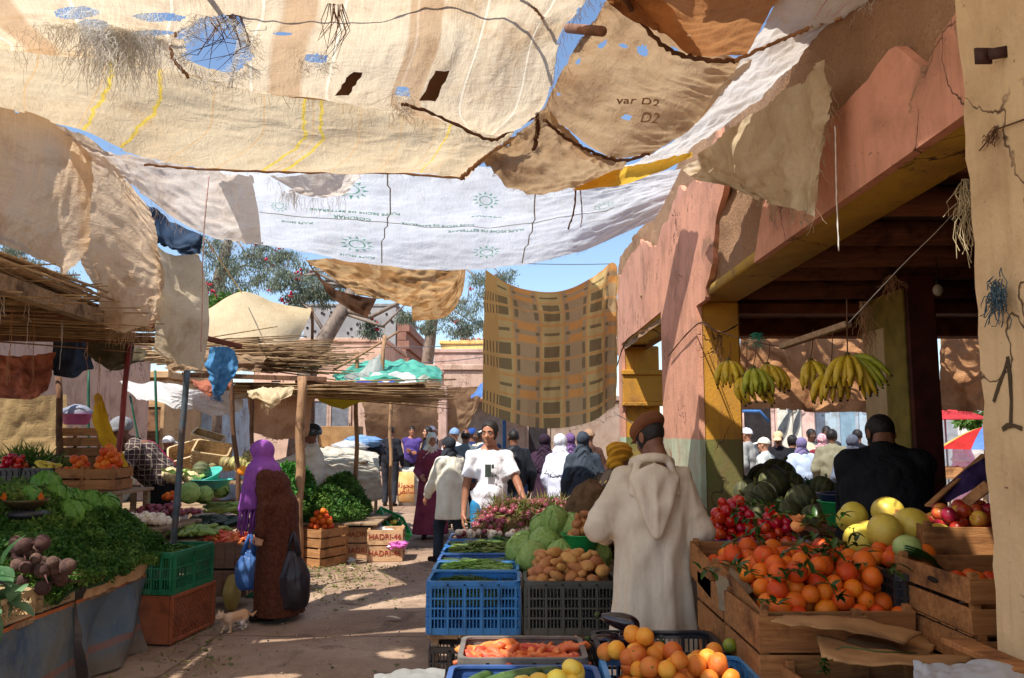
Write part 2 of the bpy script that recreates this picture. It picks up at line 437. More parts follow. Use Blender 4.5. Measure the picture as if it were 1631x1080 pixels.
def wood(name,c,c2,grime=None,rnd=.25,sc=1.0,ax=(1.2,14,14)):
 if name in MATS:return MATS[name]
 t=NT(name);v=t.coord();oi=t.n('ShaderNodeObjectInfo')
 v=t.n('ShaderNodeVectorMath',_operation='ADD',i0=v,i1=oi.outputs['Location']).outputs[0]
 g=t.noise(t.mapv(v,tuple(a*sc for a in ax)),2.5,6,.6,1.2);b=t.noise(v,5*sc,5,.6)
 col=t.mix(t.ramp(g,.3,.7),c,c2);col=t.mix(t.ramp(b,.52,.7),col,grime or tuple(x*.45 for x in c2))
 hs=t.n('ShaderNodeHueSaturation',Color=col);t.l(t.math('MULTIPLY_ADD',oi.outputs['Random'],rnd,1-rnd/2),hs.inputs['Value'])
 MATS[name]=t.fin(hs.outputs[0],.8,t.bump(t.math('ADD',g,t.math('MULTIPLY',t.noise(v,60,3),.3)),.5,.006));return MATS[name]
WCRATE=wood('crate_wood',S(190,140,92),S(148,98,58))
WCRATE_D=wood('old_crate_wood',S(176,122,72),S(128,80,44))
WGREY=wood('weathered_wood',S(170,145,115),S(120,92,66))
WDARK=wood('dark_beam_wood',S(138,88,62),S(92,54,38))
CANE=wood('dry_cane',S(190,160,120),S(140,106,70),rnd=.4)
# ---------- arcade building to one side
XW=1.53
def skin_plate(outline,x0,th,jag=.0,seed=0,sub=.06):
 """upright plate facing the alley from an outline of (Y,z,jagged) points"""
 rr=random.Random(seed);pts=[]
 n=len(outline)
 for i in range(n):
  a=outline[i];b=outline[(i+1)%n];L=math.hypot(b[0]-a[0],b[1]-a[1])
  if a[2]:
   k=max(2,int(L/sub));
   for j in range(k):
    t=j/k;j_=a[2]*(vnoise(i*3.1+t*L*3,seed,0)*1.0+.22*vnoise(i*5.1+t*L*11,seed,3))if j else 0
    nx,ny=-(b[1]-a[1])/L,(b[0]-a[0])/L
    pts.append((a[0]+(b[0]-a[0])*t+nx*float(j_),a[1]+(b[1]-a[1])*t+ny*float(j_)))
  else:pts.append((a[0],a[1]))
 m=MB();m.prism(pts,th,lambda a,b,t:(x0+t,a,b));return m
ab=Thing('arcade_building','pink and ochre plastered arcade building with peeling wall and timber ceiling beside the alley','building',(2.5,6,0))
m=MB()
def lump(m,x0,x1,y0,y1,z0,z1,n=26,k=8,amp=.05,seed=3):
 Y=np.linspace(y0,y1,n);Z=np.linspace(z0,z1,k);yy,zz=np.meshgrid(Y,Z)
 xx=x0+amp*fbm(yy*2.2,zz*2.6,seed+0*yy,4)
 zz=zz.copy();zz[-1]+=.06*fbm(Y*2,Y*0,Y*0+seed,3)
 V=np.stack([xx,yy,zz],-1).reshape(-1,3);idx=np.arange(n*k).reshape(k,n)
 m.add(V,[tuple(int(i)for i in q)for q in np.stack([idx[:-1,:-1],idx[:-1,1:],idx[1:,1:],idx[1:,:-1]],-1).reshape(-1,4)])
 V2=V.copy();V2[:,0]=x1;m.add(V2,[tuple(int(i)for i in q)[::-1]for q in np.stack([idx[:-1,:-1],idx[:-1,1:],idx[1:,1:],idx[1:,:-1]],-1).reshape(-1,4)])
 top=idx[-1];o=len(V);T=np.concatenate([V[top],V2[top]]);m.add(T,[(j,j+1,n+j+1,n+j)for j in range(n-1)])
 for j in(0,n-1):
  c=[V[idx[i,j]]for i in range(k)]+[V2[idx[i,j]]for i in range(k-1,-1,-1)];m.add(c,[tuple(range(2*k))])
lump(m,XW+.05,XW+.34,2.35,11.9,2.80,4.15,150,26,.075)
ab.part('earth_wall',m,ADOBE)
m=MB()
m.bx(XW+.02,XW+.35,2.30,6.62,2.735,2.81,bev=.012)
m.bx(XW+.02,XW+.35,8.05,11.5,2.87,2.93)
ab.part('beam_soffit',m,SOFF)
m=skin_plate([(2.30,2.72,0),(5.0,2.72,.05),(4.75,3.16,.10),(3.9,3.08,.09),(3.3,3.16,.09),(2.75,3.06,.08),(2.30,3.1,0)],XW,.045,seed=2)
m2=skin_plate([(6.30,2.70,.03),(6.28,2.72,.08),(5.55,3.5,.08),(5.75,3.95,.07),(6.4,3.7,.07),(7.2,3.9,.07),(8.3,3.62,.06),(9.4,3.95,.06),(11.5,3.9,0),(11.5,0,0),(11.15,0,0),(11.15,2.89,0),(8.18,2.89,0),(8.18,0,0),(6.60,0,0),(6.60,2.70,0)],XW,.045,seed=8)
pw=ab.part('plaster_skin',m,PINK,smooth=False)
ab.part('plaster_skin',m2,PINK,smooth=False)
m=MB();m.bx(XW+.012,XW+.36,6.61,8.17,0,2.74,bev=.015);ab.part('pier',m,YEL,smooth=False)
m=MB();m.bx(XW+.012,XW+.52,11.16,11.6,0,2.86,bev=.015)
m.bx(XW-.01,XW+.60,11.05,11.16,2.02,2.08,bev=.01);m.bx(XW+.0,XW+.56,11.08,11.16,2.08,2.45,bev=.01);m.bx(XW-.01,XW+.60,11.05,11.16,2.45,2.52,bev=.01)
ab.part('pier',m,YEL,smooth=False)
m=MB()
ys=np.linspace(0,4.3,60);V=[]
for z in ys:
 j=.012*float(vnoise(z*9,1,2))+.01*float(vnoise(z*31,5,2))
 V+=[(1.50,2.0,z),(1.50,2.565+j,z),(1.52,2.585+j,z),(1.9,2.59,z),(1.9,2.0,z)]
Fc=[(i*5+j,i*5+(j+1)%5,i*5+5+(j+1)%5,i*5+5+j)for i in range(59)for j in range(5)]
m.add(V,Fc);m.add(V[-5:],[(0,1,2,3,4)])
ab.part('near_pier',m,CREAM,smooth=False)
for q in((2.86,3.07,5.75,6.45),(5.6,6.0,8.4,8.8)):m=MB();m.bx(*q,0,2.80,bev=.01);ab.part('inner_pier',m,DRED,smooth=False)
m=MB();m.bx(2.845,2.857,5.78,6.44,1.5,2.70);ab.part('painted_panel',m,OLIVE,smooth=False)
m=MB();m.bx(2.838,2.855,6.10,6.46,.9,2.45);m.bx(2.838,2.855,5.76,6.095,.6,1.49);ab.part('painted_panel',m,CREAM,smooth=False)
m=MB()
for y,z,r in((4.1,2.86,.085),(4.75,2.85,.08),(5.4,2.86,.09),(6.05,2.88,.08),(6.75,2.86,.09),(7.45,2.85,.085),(8.0,2.87,.08),(3.4,2.87,.085),(2.8,2.86,.08)):
 m.tube([(XW+.32,y,z),(3.6,y+.05,z+.02),(6.3,y+.02,z)],[r,r*.95,r*.8],9)
ab.part('ceiling_beam',m,WDARK)
m=MB();m.bx(XW+.35,6.4,2.2,8.9,2.96,3.06);m.bx(XW+.4,6.4,2.2,2.3,2.0,2.96)
ab.part('roof_deck',m,WDARK,smooth=False)
m=MB();m.bx(XW+.36,6.3,8.35,8.62,2.66,2.96,bev=.02);m.bx(XW+.36,6.3,7.0,7.2,2.70,2.80,bev=.02);ab.part('cross_beam',m,M('beam_paint',S(140,84,50),S(100,54,36)),smooth=False)
m=MB();m.bx(6.3,6.5,2.2,8.9,0,3.06);m.bx(XW+.36,6.4,2.0,2.2,0,3.0);ab.part('inner_wall',m,M('shade_wall',S(150,120,84)),smooth=False)
m=MB();m.bx(XW+.3,2.25,9.0,9.1,0,2.2);ab.part('blue_door',m,M('pale_blue_paint',S(140,170,180),S(110,140,150)),smooth=False)
m=MB()
def stroke(m,pts,w,X):
 P_=[atx(a,b,X)for a,b in pts]
 for a,b in zip(P_[:-1],P_[1:]):m.bar(a-(b-a)*.04,b+(b-a)*.04,w,.004)if 0 else m.bar(a,b,.004,w)
def flat_stroke(m,pts,w,X,th=.002):
 P_=[np.array(atx(a,b,X))for a,b in pts];L=[];Rr=[]
 for i,p in enumerate(P_):
  d=P_[min(i+1,len(P_)-1)]-P_[max(i-1,0)];d=d/np.linalg.norm(d);n_=np.array([0,-d[2],d[1]])
  wi=w*(1+.25*math.sin(i*2.1));L.append(p+n_*wi/2);Rr.append(p-n_*wi/2)
 poly=[(p[1],p[2])for p in L+Rr[::-1]]
 m.prism(poly,th,lambda a,b,t:(X-t,a,b))
flat_stroke(m,[(1583,640),(1592,612),(1601,588),(1606,570)],.012,1.4985)
flat_stroke(m,[(1605,568),(1609,600),(1611,640),(1610,676)],.014,1.498)
flat_stroke(m,[(1597,684),(1605,678),(1616,678),(1628,683)],.014,1.4975)
ab.part('painted_numeral',m,M('brown_paint',S(84,70,46),S(60,50,34)),smooth=False)
m=MB();m.bar(atx(1604,82,1.5),atx(1604,82,1.5)+Vector((-.045,0.02,0)),.006,.035);a=atx(1604,82,1.5)
m.box(a+Vector((-.055,.03,0)),(.05,.008,.05))
ab.part('bracket',m,M('rusty_iron',S(70,44,40),S(50,34,30),metal=.3,rough=.6))
m=MB();c=at(1494,462,5.2);m.ell(c,(.033,.033,.04));
lb=Thing('light_bulb','unlit round bulb hanging on a cord from the arcade ceiling','light bulb',c)
lb.part('bulb',m,M('bulb_glass',S(190,180,160),rough=.15,bump=0))
m=MB();m.tube([c+Vector((0,0,.03)),c+Vector((0,0,.075))],.014,8);m.tube([c+Vector((0,0,.07)),(c.x,c.y,2.8)],.003,5);lb.part('cord',m,M('black_plastic',S(30,28,28),rough=.5))
# ---------- cloths
def weave(name,c,c2,stain=None,trans=.5,stripes=0,scol=None,rough=.9,sc=1.0,lo=.4,hi=.7,slo=.5,shi=.66,weft=1.0,patches=None):
 t=NT(name);v=t.coord('Object');uv=t.coord('UV')
 n=t.noise(v,1.6*sc,7,.62,.6)
 col=t.mix(t.ramp(n,lo,hi),c,c2)
 if stain:col=t.mix(t.ramp(t.noise(v,1.1*sc,8,.68,1.4),slo,shi),col,stain)
 th=t.noise(t.mapv(uv,(420,6,1)),1.0,2);th2=t.noise(t.mapv(uv,(5,300,1)),1.0,2)
 col=t.mix(t.math('MULTIPLY',t.ramp(th,.42,.75),.35*weft),col,tuple(min(1,x*1.5)for x in c));col=t.mix(t.math('MULTIPLY',t.ramp(th2,.45,.75),.35*weft),col,tuple(x*.7 for x in c2))
 if stripes:
  u=t.sep(uv)[0]
  q=t.math('FRACT',t.math('MULTIPLY',u,stripes));k=t.ramp(t.math('ABSOLUTE',t.math('SUBTRACT',q,.5)),.012,.02,(1,1,1),(0,0,0))
  col=t.mix(k,col,scol)
 if patches:col=patches(t,uv,col)
 rd=t.math('ABSOLUTE',t.math('SUBTRACT',t.noise(t.mapv(v,(4,4,12)),1.5,5,.6,1.0),.5));rd2=t.math('ABSOLUTE',t.math('SUBTRACT',t.noise(t.mapv(v,(11,5,5)),1.4,4,.6,.6),.5))
 h=t.math('ADD',t.math('MULTIPLY',t.math('ADD',rd,rd2),-1.1),t.math('MULTIPLY',t.math('ADD',th,th2),.10))
 return t.fin(col,rough,t.bump(h,.55,.03),trans,spec=.1)
def canopy(name,mb,mat,label,group='patched cloths strung over the alley',fr=None,edge=None,seed=1,L=.12,cat='awning cloth',n=90,extra=None):
 V=mb.G;c=V.reshape(-1,3).mean(0)
 o=mb.build(name,mat,None,True,c);o.location=c;tag(o,label,cat,group)
 if fr:
  s=MB();rr=random.Random(seed);pts=[]
  for e in fr:
   line={'b':V[-1],'t':V[0],'l':V[:,0],'r':V[:,-1]}[e]
   for i in range(n):
    k=rr.random()*(len(line)-1);i0=int(k);pts.append(line[i0]*(1-(k-i0))+line[i0+1]*(k-i0))
  strands(s,pts,L,seed=seed,r=.0011);f=s.build('frayed_threads',mat,o,True,c)
 return o
BEIGE=S(224,203,172);TAN=S(222,178,124)
def a1p(t,uv,col):
 s=t.sep(uv);u,v=s[0],s[1]
 for(a,w)in((.2,.018),(.55,.022),(.735,.024)):
  k=t.ramp(t.math('ABSOLUTE',t.math('SUBTRACT',u,a)),w,w+.003,(1,1,1),(0,0,0));col=t.mix(t.math('MULTIPLY',k,.55),col,S(176,130,84))
 return col
mA1=weave('sun_bleached_burlap',BEIGE,S(216,196,166),S(196,166,130),.6,9,S(245,232,205),patches=a1p)
def yl(t,uv,col):
 u=t.sep(uv)[0]
 for a in(.34,.40,.605,.63,.86):
  k=t.ramp(t.math('ABSOLUTE',t.math('SUBTRACT',t.math('ADD',u,t.math('MULTIPLY',t.noise(uv,6,2),.02)),a)),.0003,.0008,(1,1,1),(0,0,0));col=t.mix(k,col,S(240,205,60))
 return col
mA2=weave('cream_sheet',S(224,202,166),S(214,186,146),S(198,162,118),.6,14,S(226,188,138),slo=.55,shi=.75,patches=yl,weft=.5)
A1=cloth([[at(-700,-260,3.0),at(-100,-250,3.05),at(380,-240,3.1),at(760,-240,3.1),at(1010,-230,3.1)],
   [at(-420,-20,3.7),at(60,-15,4.0),at(420,0,4.05),at(700,-10,4.05),at(945,-20,4.0)],
   [at(-330,20,4.1),at(90,40,4.5),at(400,72,4.55),at(690,72,4.6),at(893,60,4.4)],
   [at(-250,55,4.4),at(130,78,4.8),at(400,139,5.0),at(660,168,5.1),at(868,172,4.95)],
   [at(-240,60,4.5),at(130,92,4.9),at(400,141,5.05),at(700,196,5.3),at(800,222,5.5)]],
           240,170,.02,4,2,3,crease=.014,cf=5,holes=[(.1,.2,.05,.04),(.62,.05,.05,.025)],pholes=[(342,76,58,50),(255,28,40,7),(120,20,34,10),(148,38,30,8),(240,52,30,5),(505,93,20,7),(640,152,11,13),(450,54,14,3)],torn=.03)
oA1=canopy('shade_cloth',A1,mA1,'big sun-bleached burlap with an oval hole open to the sky and two dark patches',fr='br',L=.10,n=140)
m=MB();c=oA1.location
pts=[at(random.gauss(195,34),random.gauss(38,26),4.6)for _ in range(900)]
strands(m,pts,.26,.0013,.05,4,.06,4)
pts=[at(random.gauss(140,50),random.gauss(18,20),4.5)for _ in range(300)];strands(m,pts,.2,.0012,.06,4,.05,5)
for i in range(150):
 a=random.uniform(0,2*pi);q=at(340+56*math.cos(a),78+50*math.sin(a),4.75);r2=at(340+40*math.cos(a+.2)+random.uniform(-4,4),78+36*math.sin(a+.2)+random.uniform(-4,4),4.72);m.tube([q,q.lerp(r2,.5)+Vector((0,0,random.uniform(-.02,.02))),r2],.0013,3,caps=False)
for i in range(10):m.tube([at(392-i*1.2,45+i,4.7),at(380-i,95,4.75),at(366+random.uniform(-5,5),140,4.9)],.0016,3)
for(hx,hy,rx,ry,k_)in((340,78,58,50,260),(640,158,14,14,90),(505,93,20,8,60)):
 for i in range(k_):a=random.uniform(0,2*pi);u=uv_at(A1.G,hx+rx*1.02*math.cos(a),hy+ry*1.02*math.sin(a))if i%5==0 else u;q=Vector(A1.G[int(u[1]*169),int(u[0]*239)])+Vector((random.gauss(0,.02),random.gauss(0,.02),-.005));m.tube([q,q+Vector((random.gauss(0,.03),random.gauss(0,.03),random.uniform(-.05,.02))),q+Vector((random.gauss(0,.05),random.gauss(0,.05),random.uniform(-.10,-.01)))],.0012,3,caps=False)
m.build('frayed_tassel',M('white_thread',S(246,244,240),S(240,236,228),trans=.5,bump=0),oA1,True,c)
m=MB()
for(a,b,w,h,sk)in((556,135,11,17,11),(693,137,12,24,12)):
 m=MB();V=[]
 for i in range(7):
  for j in range(4):
   t=i/6*2-1;u,v=uv_at(A1.G,a+(j/3*2-1)*w-t*sk,b+t*h);q=A1.G[int(v*(A1.G.shape[0]-1)),int(u*(A1.G.shape[1]-1))];d=q-np.array((0,0,H0));V.append(q-d/np.linalg.norm(d)*.03)
 m.add(V,[(i*4+j,i*4+j+1,i*4+5+j,i*4+4+j)for i in range(6)for j in range(3)]);m.build('dark_patch',M('brown_patch',S(110,76,50),S(92,62,40)),oA1,True,c)
A2=cloth([[at(-500,-60,4.3),at(60,20,4.75),at(380,120,5.25),at(640,150,5.35),at(830,190,5.5)],
   [at(-420,40,4.6),at(60,100,5.1),at(380,175,5.5),at(640,200,5.6),at(810,220,5.7)],
   [at(-400,40,5.0),at(40,140,5.35),at(370,218,5.7),at(630,240,5.8),at(775,245,5.85)],
   [at(-350,90,5.2),at(40,182,5.7),at(300,266,6.05),at(600,276,6.15),at(745,283,6.2)]],
           190,100,.016,2,3.5,12,torn=.012,crease=.02,cf=5)
canopy('shade_cloth',A2,mA2,'long cream sheet with thin yellow lines sagging below the big burlap',fr='b',L=.05)
mC=weave('stained_sacking',S(206,176,136),S(176,136,98),S(126,86,54),.42,weft=.9,slo=.52,shi=.72)
mC2=weave('brown_sacking',S(190,136,88),S(156,102,60),S(110,68,40),.42,weft=.8)
C=cloth([[at(1000,-20,3.85),at(1075,15,3.95),at(1130,80,4.35),at(1200,92,4.3)],
           [at(950,25,4.1),at(1010,60,4.3),at(1075,115,4.65),at(1160,135,4.6)],
           [at(900,100,4.6),at(950,130,4.8),at(1030,165,4.95),at(1105,200,4.95)],
           [at(866,180,5.1),at(910,212,5.25),at(965,250,5.5),at(1035,248,5.3)]],100,100,.03,3,7,21,
          holes=[(.42,.35,.03,.03),(.33,.42,.03,.014),(.2,.48,.025,.03),(.55,.2,.02,.03),(.1,.62,.02,.02),(.62,.78,.03,.012),(.07,.85,.02,.015)],crease=.03,cf=11)
canopy('shade_cloth',C,mC,'coffee-stained pale sacking with faded letters, right of the gap of sky',fr='l',L=.05)
m=MB();
def text(body,size,mat,loc,rot,name='painted_letters',parent=None,ext=.0015,align='CENTER',shear=0,warp=None):
 cu=bpy.data.curves.new(name,'FONT');cu.body=body;cu.size=size;cu.align_x=align;cu.align_y='CENTER';cu.extrude=ext;cu.shear=shear;cu.resolution_u=3
 tmp=bpy.data.objects.new(name,cu);COL.objects.link(tmp);dg=bpy.context.evaluated_depsgraph_get();me=bpy.data.meshes.new_from_object(tmp.evaluated_get(dg))
 COL.objects.unlink(tmp);bpy.data.objects.remove(tmp)
 if warp is not None:
  for vv in me.vertices:vv.co=warp(vv.co)
 me.materials.clear();me.materials.append(mat);o=bpy.data.objects.new(name,me);COL.objects.link(o)
 if parent:o.parent=parent
 if warp is None:o.location=loc;o.rotation_euler=rot
 return o
def on_cloth(G,uc,vc,su,sv,rot=0,off=-.006):
 """map text x,y onto a cloth net around (uc,vc)"""
 nv,nu=G.shape[:2];c_,s_=math.cos(rot),math.sin(rot)
 def f(p):
  x,y=p.x*c_-p.y*s_,p.x*s_+p.y*c_
  u=min(max((uc+x*su)*(nu-1),0),nu-1.001);v=min(max((vc-y*sv)*(nv-1),0),nv-1.001);i,j=int(v),int(u);a,b=v-i,u-j
  q=G[i,j]*(1-a)*(1-b)+G[i,j+1]*(1-a)*b+G[i+1,j]*a*(1-b)+G[i+1,j+1]*a*b
  d=(q-np.array((0,0,H0)));d/=np.linalg.norm(d);n=np.cross(G[i,min(j+1,nu-1)]-G[i,j],G[i+1,j]-G[i,j]);n/=np.linalg.norm(n)+1e-9
  if n@d>0:n=-n
  return Vector(q+n*(abs(off)+p.z))
 return f
oC=bpy.data.objects['shade_cloth.002']
INK=M('faded_ink',S(172,140,104),S(190,158,120),trans=.4)
for bdy,u_,v_,s_ in(('var D2',.62,.68,.09),('D2',.75,.74,.09)):
 text(bdy,1,INK,None,None,parent=None,warp=on_cloth(C.G,u_,v_,s_,s_*.8,.35)).parent=oC
for o in oC.children:
 if o.name.startswith('painted'):o.matrix_parent_inverse=Matrix.Translation(-oC.location)
C2=cloth([[at(930,-230,3.1),at(1080,-230,3.15),at(1200,-200,3.1),at(1330,-190,3.1)],
   [at(960,-60,3.6),at(1080,-60,3.7),at(1180,-40,3.6),at(1290,-60,3.5)],
   [at(965,0,3.95),at(1050,30,4.0),at(1130,45,4.0),at(1238,5,3.8)],
   [at(1010,8,3.9),at(1068,62,4.15),at(1120,92,4.3),at(1188,92,4.2)]],80,70,.03,3,7,25,crease=.03,
           holes=[(.55,.75,.02,.02),(.35,.85,.02,.012)])
canopy('shade_cloth',C2,mC2,'deep brown creased sacking nearest overhead with a dark rope hem')
C3=cloth([[at(868,182,5.0),at(905,212,5.15),at(960,255,5.4),at(1000,262,5.45)],
   [at(815,228,5.4),at(860,250,5.6),at(925,282,5.8),at(985,282,5.8)],
   [at(766,258,5.75),at(800,292,5.95),at(870,312,6.05),at(975,289,5.95)]],80,40,.05,5,6,31,crease=.03)
canopy('shade_cloth',C3,mC,'brown-blotched sacking pouch drooping to a knotted corner',L=.03,fr='b',n=30)
def dpr(t,uv,col):
 s=t.sep(uv);n=t.noise(uv,9,5,.6,1)
 k=t.math('MULTIPLY',t.ramp(n,.62,.64),t.ramp(s[1],.72,.8))
 return t.mix(k,col,S(200,80,130))
mD=weave('white_woven_plastic',S(236,232,226),S(216,204,188),S(200,180,154),.5,weft=.6,slo=.6,shi=.75,patches=dpr)
D=cloth([[at(1290,-150,3.0),at(1380,-140,3.0),at(1470,-120,2.85)],
           [at(1238,0,3.75),at(1300,0,3.6),at(1390,-8,3.3)],
           [at(1180,95,4.3),at(1235,85,4.2),at(1318,55,3.9)],
           [at(1110,190,4.9),at(1165,170,4.8),at(1225,140,4.6)],
           [at(1040,245,5.4),at(1090,235,5.3),at(1150,205,5.1)],
           [at(990,270,5.75),at(1040,262,5.7),at(1085,245,5.6)]],50,110,.03,5,5,41,torn=.012,crease=.02)
canopy('shade_cloth',D,mD,'long white woven plastic strip slanting along the wall top',fr='r',L=.06)
mO=weave('orange_cloth',S(250,205,80),S(238,160,50),None,.55)
O_=cloth([[at(985,268,5.7),at(1040,258,5.6),at(1105,240,5.45)],[at(910,302,5.95),at(1000,292,5.85),at(1100,252,5.55)]],50,12,.02,5,5,43)
canopy('shade_cloth',O_,mO,'narrow orange-yellow strip under the end of the white plastic')
mE=weave('khaki_drape',S(212,196,166),S(194,172,136),S(172,144,106),.35,weft=.7)
E=cloth([[atx(1085,268,1.30),atx(1150,212,1.32),atx(1235,150,1.36),atx(1318,95,1.42)],
           [atx(1110,285,1.30),atx(1175,270,1.30),atx(1250,235,1.33),atx(1322,165,1.42)],
           [atx(1150,295,1.30),atx(1195,302,1.28),atx(1258,290,1.30),atx(1312,240,1.40)],
           [atx(1180,303,1.30),atx(1225,325,1.27),atx(1262,332,1.28),atx(1297,345,1.34)]],80,70,.035,5,3,45,torn=.015,crease=.035,cf=14)
canopy('hanging_drape',E,mE,'beige drape hanging to a point in front of the pink arcade wall',fr='br',L=.07,n=60)
mB=weave('white_tarpaulin',S(228,231,236),S(214,215,216),S(200,194,182),.5,weft=.4,slo=.6,shi=.8)
B=cloth([[at(335,262,6.6),at(480,268,6.9),at(620,268,7.1),at(770,268,7.1),at(930,282,7.2),at(1085,268,6.2)],
           [at(345,300,7.2),at(470,315,7.6),at(620,325,7.8),at(775,335,7.9),at(920,320,7.6),at(1075,290,6.6)],
           [at(340,345,7.8),at(465,362,8.4),at(620,372,8.7),at(775,378,8.7),at(920,360,8.3),at(1065,310,7.0)],
           [at(340,378,8.2),at(465,400,8.9),at(620,426,9.3),at(775,428,9.3),at(900,408,8.9),at(1040,352,7.4)]],170,80,.03,2,4,51,torn=.008,crease=.016,cf=5)
oB=canopy('shade_cloth',B,mB,'wide white tarpaulin printed with green suns and lettering',fr='b',L=.04,n=60)
GRN=M('green_print',S(140,210,180),S(166,218,196),bump=0,trans=.55)
m=MB()
for(u_,v_,s_)in((.32,.20,.040),(.335,.80,.038),(.60,.24,.032),(.60,.82,.034),(.86,.45,.028),(.165,.45,.026)):
 m=MB();f=on_cloth(B.G,u_,v_,s_,s_*2.2,off=-.012)
 ring=[Vector((math.cos(a)*.45,math.sin(a)*.45,0))for a in np.linspace(0,2*pi,25)[:-1]]
 ri=[f(p*.82)for p in ring];ro=[f(p)for p in ring]
 m.add([tuple(p)for p in ri+ro],[(i,(i+1)%24,24+(i+1)%24,24+i)for i in range(24)])
 for k in range(12):
  a=2*pi*k/12;da=.2
  m.add([tuple(f(Vector((math.cos(a+x)*r_,math.sin(a+x)*r_,0))))for x,r_ in((-da,.56),(0,.95),(da,.56),(0,.66))],[(0,1,2,3)])
 m.build('printed_sun',GRN,oB,True,oB.location)
m=MB()
for u_ in(.395,.70):
 for s0,s1 in((.02,.98),):
  P_=[Vector(B.G[int(t*79),int((u_+.01*math.sin(t*5))*169)])+Vector((0,-.006,-.004))for t in np.linspace(s0,s1,30)];m.tube(P_,.007,4)
P_=[Vector(B.G[int((.55+.0*j)*79),j])+Vector((0,-.008,-.004))for j in range(20,150,3)];m.tube(P_,.004,4)
m.build('stitched_seam',M('seam_grey',S(190,186,170)),oB,True,oB.location)
for bdy,u_,v_,s_ in(('PULPE SECHE DE BETTERAVE',.33,.44,.0145),('COSUMAR',.325,.52,.016),('PULPE SECHE DE BETTERAVE',.60,.60,.0125),('PULPE SECHE',.335,.93,.012),('COSUMAR',.60,.40,.014),('PULPE SECHE DE BETTERAVE',.50,.52,.0115),('PULPE SECHE',.21,.6,.012)):
 text(bdy,1,GRN,None,None,'printed_letters',warp=on_cloth(B.G,u_,v_,s_,s_*2.4,pi)).parent=oB
for o in oB.children:
 if o.name.startswith('printed_l'):o.matrix_parent_inverse=Matrix.Translation(-oB.location)
mB2=weave('grubby_white_sacks',S(232,220,208),S(214,194,176),S(196,170,146),.45)
B2=cloth([[at(92,212,5.7),at(150,232,5.8),at(260,258,6.2),at(340,272,6.5),at(405,282,6.8)],
   [at(130,240,5.9),at(180,258,6.1),at(262,300,6.4),at(345,330,6.9),at(415,340,7.1)],
   [at(175,262,6.0),at(205,290,6.3),at(268,345,6.6),at(350,385,7.2),at(420,392,7.4)]],90,40,.06,4,6,61,torn=.03,crease=.02)
canopy('shade_cloth',B2,mB2,'grubby pinkish-white sacks sewn in a strip at the left of the white tarpaulin',fr='b',L=.12)
B3=cloth([[at(425,280,6.6),at(500,275,6.7),at(575,278,6.7)],[at(470,305,6.7),at(510,300,6.8),at(560,298,6.7)],[at(450,306,6.7),at(505,315,6.8),at(552,306,6.7)]],40,16,.05,6,6,63,torn=.02)
canopy('cloth_bundle',B3,mB2,'rolled ragged cloth tied up before the white tarpaulin',fr='bl',L=.14,n=60)
mF=weave('amber_burlap',S(228,200,168),S(212,178,142),S(184,144,106),.6,sc=1.3)
F1=cloth([[at(-260,120,4.9),at(-100,150,5.1),at(20,172,5.4),at(95,200,5.7),at(150,250,6.0)],
   [at(-260,250,5.0),at(-100,260,5.2),at(20,270,5.6),at(80,300,5.9),at(150,330,6.1)],
   [at(-260,350,5.2),at(-110,350,5.3),at(-15,350,5.6),at(55,372,5.9),at(140,400,6.2)],
   [at(-260,420,5.3),at(-120,400,5.4),at(-30,385,5.7),at(85,425,6.0),at(105,450,6.2)]],110,90,.03,5,3,71,torn=.03,crease=.03)
canopy('hanging_drape',F1,mF,'amber burlap drape at the far left with pointed lower edge and dark shadow lines',fr='b',L=.05)
F2=cloth([[at(70,190,5.7),at(150,225,6.0),at(200,285,6.3),at(240,330,6.6)],
   [at(120,280,6.0),at(165,300,6.2),at(215,345,6.5),at(255,385,6.8)],
   [at(125,400,6.2),at(175,410,6.3),at(225,430,6.6),at(265,445,6.9)],
   [at(150,470,6.3),at(190,490,6.3),at(225,500,6.5),at(262,495,6.9)],
   [at(150,510,6.3),at(190,530,6.2),at(225,525,6.3),at(250,515,6.7)]],110,120,.03,3,6,75,torn=.02,crease=.035,cf=10)
canopy('hanging_drape',F2,mF,'crumpled orange-tan drape falling over the edge of the cane stall roof',fr='b',L=.12)
mF3=weave('pale_canvas',S(222,206,178),S(204,184,152),S(176,150,116),.45)
F3=cloth([[at(235,370,6.7),at(270,405,7.0),at(318,400,7.2)],
   [at(245,440,6.8),at(285,450,7.0),at(326,445,7.2)],
   [at(245,520,6.8),at(290,520,6.9),at(333,520,7.2)],
   [at(245,560,6.8),at(290,580,6.9),at(322,592,7.1)]],60,80,.03,3,3,79,torn=.012,crease=.03)
canopy('hanging_drape',F3,mF3,'pale canvas drape hanging in front of the stall poles, right of the amber drape',fr='b',L=.05)
NV=cloth([[at(232,330,6.9),at(265,345,7.0),at(325,370,7.1)],[at(245,380,6.8),at(280,385,6.9),at(322,385,7.0)],[at(262,392,6.9),at(290,405,6.9),at(318,405,7.0)]],40,30,.06,5,5,81,crease=.03)
canopy('cloth_bundle',NV,M('navy_cloth',S(44,66,92),S(28,44,64),trans=.1),'dark navy cloth bunched above the pale canvas drape')
mT=weave('tent_canvas',S(228,205,166),S(212,184,142),None,.4)
T1=cloth([[at(330,492,13.4),at(385,464,14),at(440,482,14.5),at(497,492,15)],
   [at(330,520,12.9),at(390,508,13.4),at(445,508,13.9),at(490,512,14.6)],
   [at(330,558,12.3),at(395,560,12.7),at(440,556,13.2),at(470,555,14)]],60,40,.018,1.2,1.2,85)
canopy('tent_roof',T1,mT,'beige canvas tent roof peaked above the cane roofed stalls','stall covers further down the alley',cat='tent')
